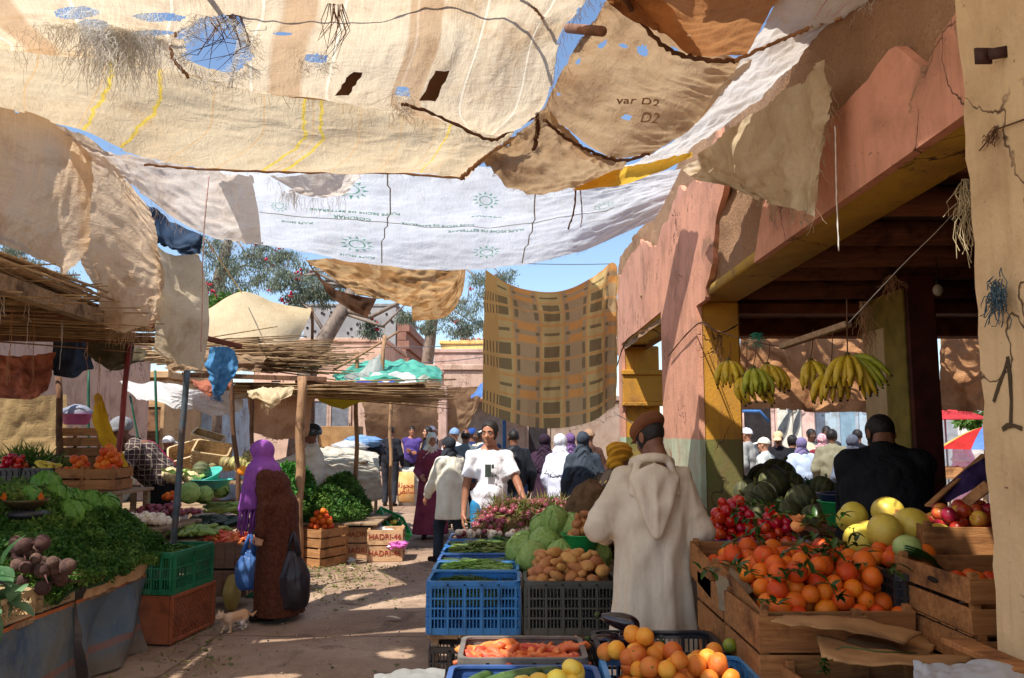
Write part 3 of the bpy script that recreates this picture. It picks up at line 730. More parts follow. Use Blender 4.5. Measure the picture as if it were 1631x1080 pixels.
def plaid():
 t=NT('plaid_blanket');uv=t.coord('UV');s=t.sep(uv);u,v=s[0],s[1]
 GR=S(92,84,62);OR=S(224,156,80);PL=S(208,184,122);GY=S(180,154,118)
 def band(x,n,lst):
  q=t.math('FRACT',t.math('MULTIPLY_ADD',x,n,.02));r=None
  for a,b in lst:
   k=t.math('MULTIPLY',t.math('GREATER_THAN',q,a),t.math('LESS_THAN',q,b));r=k if r is None else t.math('MAXIMUM',r,k)
  return r
 U,V_=3.5,2.9;X=t.math
 sq=band(v,V_,[(.0,.2),(.27,.47)]);th=band(v,V_,[(.68,.74)])
 c=t.mix(band(u,U,[(.20,.70)]),GY,PL);c=t.mix(X('MULTIPLY',band(v,V_,[(.54,.66),(.76,.88)]),band(u,U,[(.0,.12),(.78,1)])),c,OR)
 c=t.mix(X('MULTIPLY',band(v,V_,[(.51,.55),(.87,.93),(.215,.25)]),.75),c,OR);c=t.mix(X('MULTIPLY',band(u,U,[(.19,.23),(.66,.70)]),.6),c,OR)
 g=X('MAXIMUM',X('MULTIPLY',band(u,U,[(.10,.17),(.27,.61),(.73,.80)]),sq),X('MULTIPLY',band(u,U,[(.10,.17),(.27,.61),(.73,.80)]),th))
 c=t.mix(X('MULTIPLY',g,.88),c,GR)
 edge=X('MAXIMUM',X('LESS_THAN',u,.1),X('GREATER_THAN',u,.9));st=band(u,50,[(.3,.7)])
 c=t.mix(edge,c,t.mix(X('MULTIPLY',st,sq),S(206,164,98),GR))
 c=t.mix(X('MULTIPLY',X('LESS_THAN',v,.985),0.0),c,c)
 c=t.mix(t.math('MULTIPLY',t.ramp(t.noise(t.mapv(uv,(60,60,1)),4,5,.7),.35,.7),.5),c,S(206,178,132))
 return t.fin(c,.95,t.bump(t.noise(t.mapv(uv,(90,90,1)),3,4),.5,.01),.38,spec=.05)
H=cloth([[at(774,428,8.7),at(805,450,8.75),at(850,464,8.8),at(900,462,8.8),at(950,438,8.8),at(974,418,8.7),at(984,440,8.6)],
           [at(772,500,8.7),at(810,505,8.85),at(860,515,8.75),at(905,512,8.85),at(945,500,8.7),at(975,495,8.8),at(982,500,8.65)],
           [at(770,580,8.7),at(815,590,8.8),at(860,595,8.7),at(905,592,8.85),at(945,585,8.7),at(975,575,8.8),at(984,580,8.7)],
           [at(768,654,8.7),at(812,672,8.75),at(860,682,8.75),at(905,680,8.8),at(945,670,8.75),at(972,650,8.75),at(983,640,8.7)]],130,130,.03,5,2.5,91,crease=.028,cf=10)
canopy('plaid_blanket',H,plaid(),'ochre and grey plaid blanket hung across the alley like a curtain','blankets hung over the alley',fr='b',L=.03,n=120,cat='blanket')
def brocade():
 t=NT('brown_brocade');uv=t.coord('UV');n=t.noise(t.mapv(uv,(5,3,1)),1.1,3,.5,1.2)
 c=t.mix(t.ramp(n,.50,.53),S(184,148,104),S(158,116,72));c=t.mix(t.ramp(t.noise(t.mapv(uv,(10,5,1)),1.5,3,.5,3),.60,.62),c,S(166,120,82))
 c=t.mix(t.ramp(t.noise(uv,25,6,.8),.6,.7),c,S(84,52,26));return t.fin(c,.9,t.bump(t.noise(uv,60,3),.4,.01),.3,spec=.05)
BR=brocade()
I1=cloth([[at(488,410,9.4),at(560,412,9.8),at(650,420,10),at(742,425,10)],
   [at(530,440,9.5),at(600,455,9.8),at(660,458,10),at(738,445,10)],
   [at(570,470,9.6),at(620,478,9.8),at(670,490,9.9),at(728,470,9.9)]],80,40,.05,4,5,95,crease=.03)
canopy('brown_blanket',I1,BR,'brown and gold patterned blanket slung under the white tarpaulin','blankets hung over the alley',cat='blanket')
I2=cloth([[at(492,415,9.3),at(515,445,9.35),at(545,465,9.4),at(600,476,9.5)],[at(496,422,9.3),at(520,460,9.3),at(555,492,9.4),at(585,506,9.5)]],60,20,.04,4,5,97,crease=.02)
canopy('brown_blanket',I2,M('dark_brown_plush',S(84,50,24),S(60,36,18),trans=.05),'dark brown fold hanging to a point beneath the patterned blanket','blankets hung over the alley',cat='blanket')
I3=cloth([[at(735,428,9.9),at(725,450,9.8),at(700,475,9.8),at(655,480,9.7)],[at(742,430,9.9),at(735,470,9.8),at(710,505,9.8),at(657,512,9.7)]],50,20,.03,4,5,99)
canopy('brown_blanket',I3,BR,'turned-over end of the patterned blanket with pale flowers on brown','blankets hung over the alley',cat='blanket')
def rope(pts,r,mat,label,n=40,name='rope',twist=.3):
 r=r*.75;P_=catmull([tuple(p)for p in pts],n);j=P_+np.stack([fbm(np.arange(n)*.9,i*9+np.zeros(n),np.zeros(n),2)*r*.8 for i in range(3)],1)
 m=MB();m.tube([tuple(q)for q in j],[r*(1+.25*math.sin(i*2.6))for i in range(n)],6);return solo(name,m,mat,label,'rope','ropes and poles of the canopies')
ROPE=M('brown_rope',S(176,130,88),S(140,98,62));ROPED=M('dark_rope',S(110,76,52),S(84,56,38));ROPEW=M('white_cord',S(220,215,205))
rope([at(365,15,4.2),at(480,12,4.25),at(600,10,4.3),at(700,3,4.2),at(800,5,4.3),at(845,40,4.45),at(866,90,4.7)],.014,ROPE,'brown rope arching across the big burlap')
rope([at(820,-30,4.1),at(850,10,4.2),at(880,45,4.4)],.014,ROPE,'short brown rope at the torn corner of the big burlap')
rope([at(300,122,4.8),at(277,95,4.7),at(275,62,4.65),at(310,28,4.55),at(362,15,4.5)],.015,ROPE,'rope round the edge of the oval hole')
rope([at(990,-10,3.8),at(1010,20,4.0),at(1060,75,4.2),at(1110,94,4.25),at(1172,96,4.2)],.017,ROPED,'dark knotted rope between the brown sackings')
rope([at(1172,96,4.15),at(1240,65,4.0),at(1300,40,3.8),at(1340,28,3.6)],.013,ROPE,'pale brown rope crossing the white plastic strip')
rope([at(866,190,5.0),at(895,215,5.15),at(935,238,5.3),at(985,256,5.4),at(1035,244,5.3)],.015,ROPED,'dark rope along the seam of the coffee-stained sacking')
rope([at(640,165,5.0),at(700,185,5.2),at(780,222,5.4),at(815,205,5.35),at(868,175,5.1)],.015,ROPED,'dark rope tying the burlap corner above the blankets')
rope([at(852,165,5.0),at(856,205,5.2),at(850,238,5.3)],.02,ROPED,'thick frayed rope end dangling beside the gap of sky')
rope([at(735,283,6.1),at(780,245,5.8),at(850,205,5.4)],.022,ROPE,'twisted rag rope from the cream sheet to the sacking')
rope([at(230,262,5.95),at(300,268,6.0),at(450,274,6.1),at(620,276,6.15),at(740,284,6.15)],.012,ROPE,'thin rope in the hem of the cream sheet')
rope([at(917,300,6.2),at(914,335,6.3),at(905,365,6.4)],.01,ROPED,'brown cord dangling before the white tarpaulin',14)
rope([at(924,300,6.2),at(927,340,6.3),at(925,362,6.3)],.006,ROPED,'thinner cord dangling beside the brown cord',14)
rope([at(333,280,6.2),at(328,330,6.2),at(324,390,6.3),at(320,560,6.5)],.006,M('pink_cord',S(200,160,150)),'pale pink cord hanging in front of the canvas drape')
rope([atx(1330,200,1.45),atx(1332,300,1.45),atx(1336,400,1.45)],.004,ROPEW,'white string hanging down before the pink wall',20)
rope([at(327,380,9),at(385,466,13.6)],.012,M('yellow_cord',S(220,190,120)),'yellowish guy rope up from the tent peak',12)
rope([at(982,660,8.8),at(1020,680,8.9),at(1060,690,8.9)],.008,ROPEW,'cord from the plaid blanket to the far pier',12)
rope([atx(1065,566,1.5),atx(1112,515,1.5),at(1145,530,5.9),at(1180,515,6.5)],.008,ROPED,'knotted string across the pier edge',16)
rope([at(980,590,9.2),at(1000,540,9),at(1040,525,9),at(1062,545,8.4)],.009,ROPED,'dark cord looped in the far opening',16)
m=MB();m.tube([at(905,45,4.4),at(960,50,4.1)],.028,10);solo('canopy_pole',m,M('rust_pipe',S(150,110,90),S(110,78,60)),'rusty pipe showing in the gap of sky','pole','ropes and poles of the canopies')
m=MB();m.tube([at(310,-40,3.9),at(345,5,4.2),at(378,36,4.5)],[.02,.017,.01],8)
for i in range(26):a=at(random.uniform(325,385),random.uniform(-10,38),random.uniform(4.2,4.5));m.tube([a,a+Vector((random.uniform(-.12,.12),0,random.uniform(-.22,.02))),a+Vector((random.uniform(-.25,.2),0,random.uniform(-.35,-.05)))],[.004,.003,.001],4)
for i in range(16):a=at(random.uniform(525,545),random.uniform(-10,20),4.1);m.tube([a,a+Vector((random.uniform(-.05,.05),0,-.12)),a+Vector((random.uniform(-.08,.05),0,random.uniform(-.3,-.2)))],[.003,.002,.001],4)
solo('dry_branch',m,ROPED,'dark dry branch with hanging twigs by the oval hole','branch')
# ---------- goods: prototypes, piles, crates
PLI={}
def pm(name,c,**k):
 return M('plastic_'+name,S(*c),tuple(x*.8 for x in S(*c)),rough=k.pop('rough',.42),scale=7,bump=.15,bscale=60,rnd=.12,spec=.45,lo=.45,hi=.8,dirt=k.pop('dirt',tuple(x*.55 for x in S(*c))),dscale=7,**k)
PBLUE=pm('blue',(44,116,178));PSKY=pm('sky_blue',(80,150,206));PROYAL=pm('royal_blue',(38,80,176));PBLACK=pm('black',(52,50,52));PGREY=pm('grey',(112,104,96));PGREEN=pm('green',(40,118,78));PLGREEN=pm('bright_green',(34,160,80))
PBROWN=pm('brown',(158,86,54));PSAND=pm('sand',(200,172,130));PTEAL=pm('teal',(84,186,172));PPINK=pm('pink',(206,112,170));PNAVY=pm('slate_blue',(60,92,150));PUMB=pm('umber',(120,88,70))
def plastic_crate(label,loc,L,W,Hh,mat,cols=5,rows=4,rz=0,group='plastic produce crates',slots=True,tilt=None,lattice=False,flare=.0,name='plastic_crate'):
 """L along x, W along y; walls are open grids"""
 root=empty(name,loc,rz,label,'crate',group)
 if tilt:root.rotation_euler=tilt
 t=.012
 def wall(n,A,d,LL,nrm,c):
  m=MB();d=Vector(d);A=Vector(A);nv=Vector(nrm)
  def b(s0,s1,z0,z1,th,off=0):
   p=A+d*((s0+s1)/2)+nv*off;sx=(s1-s0)if abs(d.x)>.5 else th;sy=(s1-s0)if abs(d.y)>.5 else th
   m.box((p.x,p.y,(z0+z1)/2),(sx,sy,z1-z0))
  b(0,LL,Hh*.86,Hh-.016,t*.5);b(0,LL,.003,Hh*.13,t*.5)
  for i in range(c+1):
   s=.02+(LL-.04)*i/c;b(s-.007,s+.007,.004,Hh-.018,t*2.0,.0)
  for j in range(1,rows):
   z=Hh*(.13+.73*j/rows);b(0,LL,z-.005,z+.005,t*1.7)
  if lattice:
   n_=int(LL/.03)
   for sg in(1,-1):
    for i in range(-3,n_+3):
     s0=i*LL/n_;s1=s0+sg*(Hh*.73)
     if min(s0,s1)<.01 or max(s0,s1)>LL-.01:continue
     m.bar(A+d*s0+Vector((0,0,Hh*.13)),A+d*s1+Vector((0,0,Hh*.86)),.004+.0006*sg,.005)
  elif slots:
   n_=int(LL/.022)
   for i in range(1,n_):
    s=LL*i/n_;b(s-.0035,s+.0035,Hh*.13,Hh*.86,t*.42)
  else:b(0,LL,Hh*.12,Hh*.87,t*.3)
  return m
 x,y=L/2-.012,W/2-.012
 for nm,A,d,LL,nr,c in(('long_side',(-x,-y,0),(1,0,0),2*x,(0,-1,0),cols),('long_side',(-x,y,0),(1,0,0),2*x,(0,1,0),cols),('short_side',(-x,-y,0),(0,1,0),2*y,(-1,0,0),max(2,int(cols*.66))),('short_side',(x,-y,0),(0,1,0),2*y,(1,0,0),max(2,int(cols*.66)))):
  wall(nm,A,d,LL,nr,c).build(nm,mat,root,False)
 m=MB();rr=.045;pts=[]
 for cx_,cy_,a0 in((L/2-rr,W/2-rr,0),(-L/2+rr,W/2-rr,pi/2),(-L/2+rr,-W/2+rr,pi),(L/2-rr,-W/2+rr,1.5*pi)):
  for q in range(5):a=a0+q*pi/8;pts.append((cx_+rr*math.cos(a),cy_+rr*math.sin(a)))
 n=len(pts);V=[]
 for z,s in((Hh-.028,0),(Hh,0),(Hh,.022),(Hh-.010,.022)):
  for(a,b_)in pts:
   r_=math.hypot(a,b_);V.append((a-(a/L*2)*s,b_-(b_/W*2)*s,z))
 m.add(V,[(k*n+i,k*n+(i+1)%n,((k+1)%4)*n+(i+1)%n,((k+1)%4)*n+i)for k in range(4)for i in range(n)])
 m.build('rim',mat,root,False)
 m=MB();m.bx(-x,x,-y,y,.0,.008)
 for i in range(6):m.bx(-x,x,-y+2*y*(i+.5)/6-.006,-y+2*y*(i+.5)/6+.006,.008,.014)
 m.build('base',mat,root,False);return root
def wooden_crate(label,loc,L,W,Hh,rz=0,mat=None,boards=2,group='slatted wooden crates',seed=0,ends=None,tilt=None):
 mat=mat or WCRATE;rr=random.Random(seed);root=empty('wooden_crate',loc,rz,label,'crate',group)
 if tilt:root.rotation_euler=tilt
 t=.009;gap=.016;bh=(Hh-gap*(boards-1)-.01)/boards
 for nm,s in(('side_panel',-1),('side_panel',1)):
  m=MB()
  for j in range(boards):
   z0=.005+j*(bh+gap);w_=rr.uniform(-.003,.003);m.box((0,s*(W/2-t/2),z0+bh/2+w_),(L,t,bh),Euler((0,rr.uniform(-.008,.008),0)),bev=.0015)
  m.build(nm,mat,root,False)
 for nm,s in(('end_panel',-1),('end_panel',1)):
  m=MB();
  for j in range(boards):
   z0=.005+j*(bh+gap);m.box((s*(L/2-t*.7),0,z0+bh/2),(t*1.3,W-2*t-.002,bh),Euler((rr.uniform(-.01,.01),0,0)),bev=.0015)
  m.build(nm,mat,root,False)
 for sx in(-1,1):
  for sy in(-1,1):
   m=MB();m.box((sx*(L/2-t*1.3-.016),sy*(W/2-t-.015),Hh/2+.008),(.03,.028,Hh+.012),bev=.002);m.build('corner_post',mat,root,False)
 m=MB()
 for i in range(5):m.box((0,-W/2+W*(i+.5)/5,-.001),(L-.004,W/5-.014,.006))
 m.build('base',mat,root,False);return root
def proto(name,mb,mat,subs=()):
 me=mb.build(name,mat);COL.objects.unlink(me);
 ch=[(n,b.build(n,mt))for n,b,mt in subs]
 for n,c in ch:COL.objects.unlink(c)
 return(name,me.data,[(n,c.data)for n,c in ch])
_GL={}
def put(pr,loc,rot=(0,0,0),sc=1,label='',cat='fruit',group=None):
 nm,me,ch=pr;o=bpy.data.objects.new(nm,me);COL.objects.link(o);o.location=loc;o.rotation_euler=rot;o.scale=(sc,)*3 if not hasattr(sc,'__len__')else sc
 tag(o,label,cat,group)
 for n,d in ch:c=bpy.data.objects.new(n,d);COL.objects.link(c);c.parent=o
 return o
def pack(n,r,x0,x1,y0,y1,floor,mound=0,seed=0,k=30,tight=.86,rv=.1,spill=None):
 """drop n balls; floor: number or f(x,y). mound: pulls later ones to the middle"""
 rr=random.Random(seed);fl=floor if callable(floor)else(lambda x,y:floor);out=[]
 for i in range(n):
  ri=r*rr.uniform(1-rv,1+rv);best=None;m_=mound*(i/n)
  ax,bx_=(x0+x1)/2,(x1-x0)/2*(1-m_)-ri;ay,by_=(y0+y1)/2,(y1-y0)/2*(1-m_)-ri
  for _ in range(k):
   x,y=ax+rr.uniform(-1,1)*max(bx_,.001),ay+rr.uniform(-1,1)*max(by_,.001);z=fl(x,y)+ri
   for(a,b,c,q)in out:
    d2=(a-x)**2+(b-y)**2;s=(q+ri)*tight+.0
    if d2<s*s:z=max(z,c+math.sqrt(s*s-d2))
   if best is None or z<best[2]:best=(x,y,z,ri)
  out.append(best)
 return out
def rrot(rr):return(rr.uniform(-3,3),rr.uniform(-3,3),rr.uniform(-3,3))
def pile(pr,n,r,box,floor,label,cat,group,mound=0,seed=0,base_r=None,flat=False,spread=.6,yaw=None,**k):
 rr=random.Random(seed+99);prs=pr if isinstance(pr,list)else[pr];os_=[]
 for i,(x,y,z,ri)in enumerate(pack(n,r,*box,floor,mound,seed,**k)):
  rot=rrot(rr)if not flat else((rr.uniform(-spread,spread),rr.uniform(-spread,spread),(rr.uniform(-3.1,3.1)if yaw is None else yaw+rr.uniform(-.5,.5))))
  os_.append(put(prs[i%len(prs)],(x,y,z),rot,ri/(base_r or r),label,cat,group))
 return os_
def fruitmat(name,c,c2,c3=None,rough=.45,scale=3,pores=True,bd=.002,stripes=None,spec=.4,rnd=.35,lo=.4,hi=.65,sss=0):
 t=NT(name);v=t.coord();oi=t.n('ShaderNodeObjectInfo');off=t.n('ShaderNodeVectorMath',_operation='SCALE',i0=oi.outputs['Location'],Scale=9.0).outputs[0]
 vv=t.n('ShaderNodeVectorMath',_operation='ADD',i0=v,i1=off).outputs[0]
 vs=t.mapv(vv,(scale*6,)*3);col=t.mix(t.ramp(t.noise(vs,1,4),lo,hi),S(*c),S(*c2))
 if stripes:
  s=t.sep(v);a=t.math('ARCTAN2',s[0],s[1]);w=t.math('SINE',t.math('MULTIPLY_ADD',a,stripes,t.math('MULTIPLY',t.noise(vs,1.5,3),5)))
  col=t.mix(t.ramp(w,.4,.6),col,S(*(c3 or c2)))
 elif c3:col=t.mix(t.ramp(t.noise(vs,2.6,5,.7),.58,.66),col,S(*c3))
 hs=t.n('ShaderNodeHueSaturation',Color=col);t.l(t.math('MULTIPLY_ADD',oi.outputs['Random'],rnd,1-rnd*.6),hs.inputs['Value']);t.l(t.math('MULTIPLY_ADD',oi.outputs['Random'],rnd*.10,.5-rnd*.05),hs.inputs['Hue'])
 b=t.bump(t.noise(t.mapv(vv,(220,)*3)if pores else vs,1.2,2),.35 if pores else .6,bd)
 MATS[name]=t.fin(hs.outputs[0],rough,b,spec=spec);return MATS[name]
def lob(n,a,dt=.12,db=.05):
 """squash with a dimple on top and n lobes"""
 def f(V):
  th=np.arctan2(V[:,1],V[:,0]);ph=np.arccos(np.clip(V[:,2],-1,1));r=1+a*np.cos(n*th)*np.sin(ph)
  r=r-dt*np.exp(-(ph/.35)**2)-db*np.exp(-((pi-ph)/.3)**2);return V*r[:,None]
 return f
def lump_f(a,fr,s):return lambda V:V*(1+a*fbm(V[:,0]*fr+s,V[:,1]*fr,V[:,2]*fr,2))[:,None]
ORM=fruitmat('orange_peel',(222,104,28),(208,84,20),(206,120,44),rough=.5,rnd=.26,spec=.3)
def orange(s):b=MB();b.ell((0,0,0),.04,20,14,f=lambda V:lump_f(.04,1.2,s)(lob(3,.01,.05,.04)(V)));return b
nub=MB();nub.ell((0,0,.0375),(.005,.005,.002),8,4)
STEMM=M('fruit_stem',S(110,104,50),bump=0)
ORANGE=[proto('orange',orange(i*3),ORM,[('stem_end',nub,STEMM)])for i in range(3)]
ORM2=fruitmat('pale_orange_peel',(226,142,54),(214,118,36),(204,158,70),rough=.5,rnd=.4,spec=.3)
ORANGE2=[proto('orange',orange(i*3+1),ORM2,[('stem_end',nub,STEMM)])for i in range(3)]
LEMM=fruitmat('lemon_peel',(246,212,90),(238,196,60),rough=.4);lm_=MB();lm_.ell((0,0,0),(.04,.04,.046),18,14,f=lump_f(.06,1.5,2));LEMON=proto('lemon',lm_,LEMM)
TOM=fruitmat('tomato_skin',(206,36,20),(186,24,14),(224,90,34),rough=.18,pores=False,spec=.6);b=MB();b.ell((0,0,0),(.035,.035,.029),18,12,f=lob(5,.03,.18))
cal=MB()
for i in range(5):cal.leaf((0,0,.023),(math.cos(i*1.256),math.sin(i*1.256),.15),(0,0,1),.018,.007,.3)
TOMATO=proto('tomato',b,TOM,[('calyx',cal,M('calyx_green',S(70,110,40)))])
APM=fruitmat('apple_skin',(170,34,30),(150,26,30),(206,150,60),rough=.3,pores=False);b=MB();b.ell((0,0,0),(.039,.039,.036),18,12,f=lob(5,.02,.3,.18))
st_=MB();st_.tube([(0,0,.02),(.002,0,.042)],.0015,5);APPLE=proto('apple',b,APM,[('stem',st_,STEMM)])
APM2=fruitmat('apple_skin_blush',(196,90,44),(214,170,70),(170,40,34),rough=.3,pores=False);b2=MB();b2.ell((0,0,0),(.039,.039,.036),18,12,f=lob(5,.02,.3,.18));APPLE2=proto('apple',b2,APM2,[('stem',st_,STEMM)])
POM=fruitmat('potato_skin',(196,138,82),(176,118,66),(150,96,52),rough=.75,pores=False,bd=.003)
def potato(s):b=MB();b.ell((0,0,0),(.052+.008*(s%2),.036,.031),16,12,f=lump_f(.16,1.3,s*2.7));return b
POTATO=[proto('potato',potato(i),POM)for i in range(4)]
CAM=fruitmat('carrot_skin',(222,112,66),(208,92,48),(232,150,108),rough=.5,pores=False,bd=.002)
def carrot(s):
 rr=random.Random(s);b=MB();n=9;L=.19;c=rr.uniform(-.02,.02)
 b.tube([(-L/2+L*i/n,c*math.sin(pi*i/n),.3*c*math.sin(2*i))for i in range(n+1)],[.004]+[.019*(1-.55*(i/n))*(1+.08*math.sin(i*2.3+s))for i in range(n)],10);b.v[-1][:,0]*=1
 return b
CARROT=[proto('carrot',carrot(i),CAM)for i in range(4)]
ONM=fruitmat('red_onion_skin',(124,44,60),(92,28,48),(160,84,92),rough=.35,pores=False,stripes=10);b=MB();b.ell((0,0,0),(.032,.032,.030),14,10,f=lump_f(.05,1,1));rt=MB();rt.tube([(0,0,.026),(.004,0,.045)],[.006,.002],6);ONION=proto('red_onion',b,ONM,[('neck',rt,STEMM)])
TUM=fruitmat('turnip_skin',(232,214,190),(220,196,170),(170,80,120),rough=.5,pores=False);b=MB();b.ell((0,0,0),(.035,.035,.036),14,10);tl=MB();tl.tube([(0,0,-.03),(.004,0,-.06),(.01,.003,-.09)],[.008,.003,.001],6);TURNIP=proto('turnip',b,TUM,[('root',tl,M('root_pale',S(220,200,170)))])
BEM=fruitmat('beet_skin',(92,66,56),(66,44,40),(120,96,78),rough=.9,pores=False,bd=.004);b=MB();b.ell((0,0,0),(.05,.05,.047),16,12,f=lump_f(.09,1.6,4));tl=MB();tl.tube([(0,0,-.042),(.006,0,-.08),(.02,.01,-.14)],[.010,.004,.0015],6);BEET=proto('beetroot',b,BEM,[('root',tl,M('beet_root',S(96,60,56)))])
MEM=fruitmat('melon_rind',(220,196,84),(206,178,66),(190,176,90),rough=.4,pores=False,bd=.002,rnd=.2);b=MB();b.ell((0,0,0),(.088,.084,.08),26,18,f=lump_f(.02,1,2));MELON=proto('yellow_melon',b,MEM,[('stem',(lambda m:m.tube([(.08,0,.01),(.1,0,.016)],[.006,.004],6))(MB()),STEMM)])
WAM=fruitmat('squash_rind',(84,84,50),(60,62,38),(104,104,66),rough=.7,pores=False,bd=.004,stripes=12,rnd=.25);b=MB();b.ell((0,0,0),(.135,.135,.125),36,18,f=lob(12,.035,.12));SQUASH=proto('green_squash',b,WAM,[('stem',(lambda m:m.tube([(0,0,.105),(.005,0,.14),(.02,0,.155)],[.016,.012,.014],7))(MB()),STEMM)])
PUM=fruitmat('pumpkin_rind',(150,140,90),(120,120,70),(190,160,100),rough=.6,pores=False,stripes=10);b=MB();b.ell((0,0,0),(.15,.15,.115),36,16,f=lob(10,.05,.2));PUMPKIN=proto('pumpkin',b,PUM,[('stem',(lambda m:m.tube([(0,0,.08),(.005,0,.13)],[.018,.014],7))(MB()),STEMM)])
EGM=fruitmat('aubergine_skin',(44,26,34),(30,18,26),rough=.15,pores=False,spec=.7);b=MB();b.ell((0,0,0),(.105,.05,.05),20,16,f=lambda V:V*np.stack([np.ones(len(V)),.8+.28*V[:,0],.8+.28*V[:,0]],1));cp=MB();cp.tube([(-.105,0,0),(-.125,0,.006)],[.02,.009],8);EGG=proto('aubergine',b,EGM,[('cap',cp,M('aubergine_cap',S(70,84,46)))])
def cuke(L,r,c):b=MB();n=9;b.tube([(-L/2+L*i/n,c*math.sin(pi*i/n),0)for i in range(n+1)],[r*.35]+[r*(1-.25*abs(2*i/n-1)**3)for i in range(1,n)]+[r*.4],10);return b
ZUM=fruitmat('courgette_skin',(70,96,48),(52,78,38),(110,134,70),rough=.3,pores=False);ZUC=proto('courgette',cuke(.19,.021,.01),ZUM)
CUM=fruitmat('dark_cucumber_skin',(38,54,40),(26,40,30),rough=.25,pores=False);CUKE=proto('cucumber',cuke(.22,.026,.01),CUM)
LZM=fruitmat('pale_courgette_skin',(140,160,80),(116,142,64),(160,176,100),rough=.4,pores=False);LZUC=proto('pale_courgette',cuke(.17,.022,.012),LZM);LONGZ=proto('long_gourd',cuke(.42,.03,.05),LZM)
PEM=fruitmat('pepper_skin',(216,180,50),(186,160,50),rough=.25,pores=False);PEPPER=proto('yellow_pepper',cuke(.15,.03,.01),PEM)
CAULI=None
def cabbage(seed=0,r=.105,open_=.35):
 rr=random.Random(seed);core=MB();core.ell((0,0,0),r*.9,20,14,f=lump_f(.05,2,seed));lv=MB()
 for i in range(9):
  a=i*2.4+rr.uniform(-.2,.2);el=.25+.12*i%1.1;n=9;sp=.75;V=[]
  op=open_*(1-i/12);dirc=Vector((math.cos(a)*math.cos(el*.4),math.sin(a)*math.cos(el*.4),math.sin(el*.4)-.1));q=dirc.to_track_quat('Z','Y')
  for u in range(n):
   for w in range(n):
    x,y=(u/(n-1)-.5)*2,(w/(n-1)-.5)*2;s_=max(abs(x),abs(y));h_=math.hypot(x,y)+1e-6;x,y=x*s_/h_,y*s_/h_
    th=s_*1.25;R_=r*(1.0+.012*i+op*.55*max(0,s_-.55)**1.3+.035*math.sin(9*math.atan2(y,x)+i)*s_**3+.008*float(vnoise(x*4,y*4,i+seed)))
    V.append(q@Vector((math.sin(th)*x/max(s_,1e-6)*R_,math.sin(th)*y/max(s_,1e-6)*R_,math.cos(th)*R_)))
  lv.add([tuple(p)for p in V],[(u*n+w,u*n+w+1,u*n+n+w+1,u*n+n+w)for u in range(n-1)for w in range(n-1)])
 return core,lv
def cabmat(name,c,c2,rib):
 t=NT(name);v=t.coord();n=t.noise(t.mapv(v,(12,12,12)),1.2,5,.6,1)
 vo=t.n('ShaderNodeTexVoronoi',Vector=v,Scale=20.0,_feature='DISTANCE_TO_EDGE').outputs[0];k=t.ramp(vo,.0,.07,(1,1,1),(0,0,0))
 col=t.mix(t.ramp(n,.35,.65),S(*c),S(*c2));col=t.mix(t.math('MULTIPLY',k,.3),col,S(*rib))
 return t.fin(col,.5,t.bump(t.math('ADD',t.math('MULTIPLY',vo,.4),n),.35,.008),.25)
CBM=cabmat('cabbage_leaf',(168,194,108),(134,168,80),(206,220,160));LTM=cabmat('lettuce_leaf',(120,166,64),(90,140,48),(170,200,110))
CABBAGE=[]
for i in range(3):c_,l_=cabbage(i,.108,.3+.35*i);CABBAGE.append(proto('cabbage',c_,CBM,[('outer_leaves',l_,CBM)]))
LETT=[]
for i in range(2):c_,l_=cabbage(10+i,.12,1.3);LETT.append(proto('lettuce',c_,LTM,[('outer_leaves',l_,LTM)]))
b=MB();b.ell((0,0,0),(.10,.10,.075),30,18,f=lump_f(.16,9,2));c_,l_=cabbage(31,.1,1.6);l_.v=[v_*np.array([1,1,.7],np.float32)-np.array([0,0,.03],np.float32)for v_ in l_.v]
CAULI=proto('cauliflower',b,M('cauliflower_curd',S(226,206,160),S(200,176,126),scale=40,bump=1,bscale=80,bd=.01),[('outer_leaves',(lambda m:[m.leaf((0,0,-.05),(math.cos(a),math.sin(a),.5),(0,0,1),.17,.13,-.3,seg=3)for a in np.linspace(0,6,8)]and m)(MB()),CBM)])
def scatter_leaves(m,P_,D,L,w,rng,fold=.35,curl=.25):
 P_=np.asarray(P_,float);D=np.asarray(D,float);n=len(P_);D=D/np.linalg.norm(D,axis=1,keepdims=True)
 U=rng.normal(size=(n,3));A=np.cross(D,U);A/=np.linalg.norm(A,axis=1,keepdims=True)+1e-9;Nn=np.cross(A,D)
 L=L*rng.uniform(.6,1.3,n)[:,None];w=w*rng.uniform(.6,1.3,n)[:,None]
 v=[P_,P_+D*L*.45-A*w*.5+Nn*w*fold,P_+D*L*.5-Nn*L*curl*.2,P_+D*L*.45+A*w*.5+Nn*w*fold,P_+D*L-Nn*L*curl]
 V=np.stack(v,1).reshape(-1,3);b=np.arange(n)*5
 F_=np.concatenate([np.stack([b,b+1,b+2],1),np.stack([b,b+2,b+3],1),np.stack([b+1,b+4,b+2],1),np.stack([b+2,b+4,b+3],1)])
 m.add(V,[tuple(int(i)for i in q)for q in F_]);return m
def herbmat(name,c,c2,c3=None):
 t=NT(name);v=t.coord();g=t.n('ShaderNodeNewGeometry').outputs['Random Per Island']
 col=t.mix(g,S(*c),S(*c2));col=t.mix(t.ramp(t.noise(v,5,5,.6),.45,.65),col,S(*(c3 or c2)))
 return t.fin(col,.55,None,.3,spec=.3)
PARS=herbmat('parsley_green',(74,118,44),(50,90,34),(112,144,62));CORI=herbmat('coriander_green',(104,138,52),(72,108,40),(140,154,72));CHARD=herbmat('chard_green',(84,126,84),(60,104,64),(120,150,110));MINT=herbmat('mint_green',(60,120,44),(40,92,32),(90,150,60))
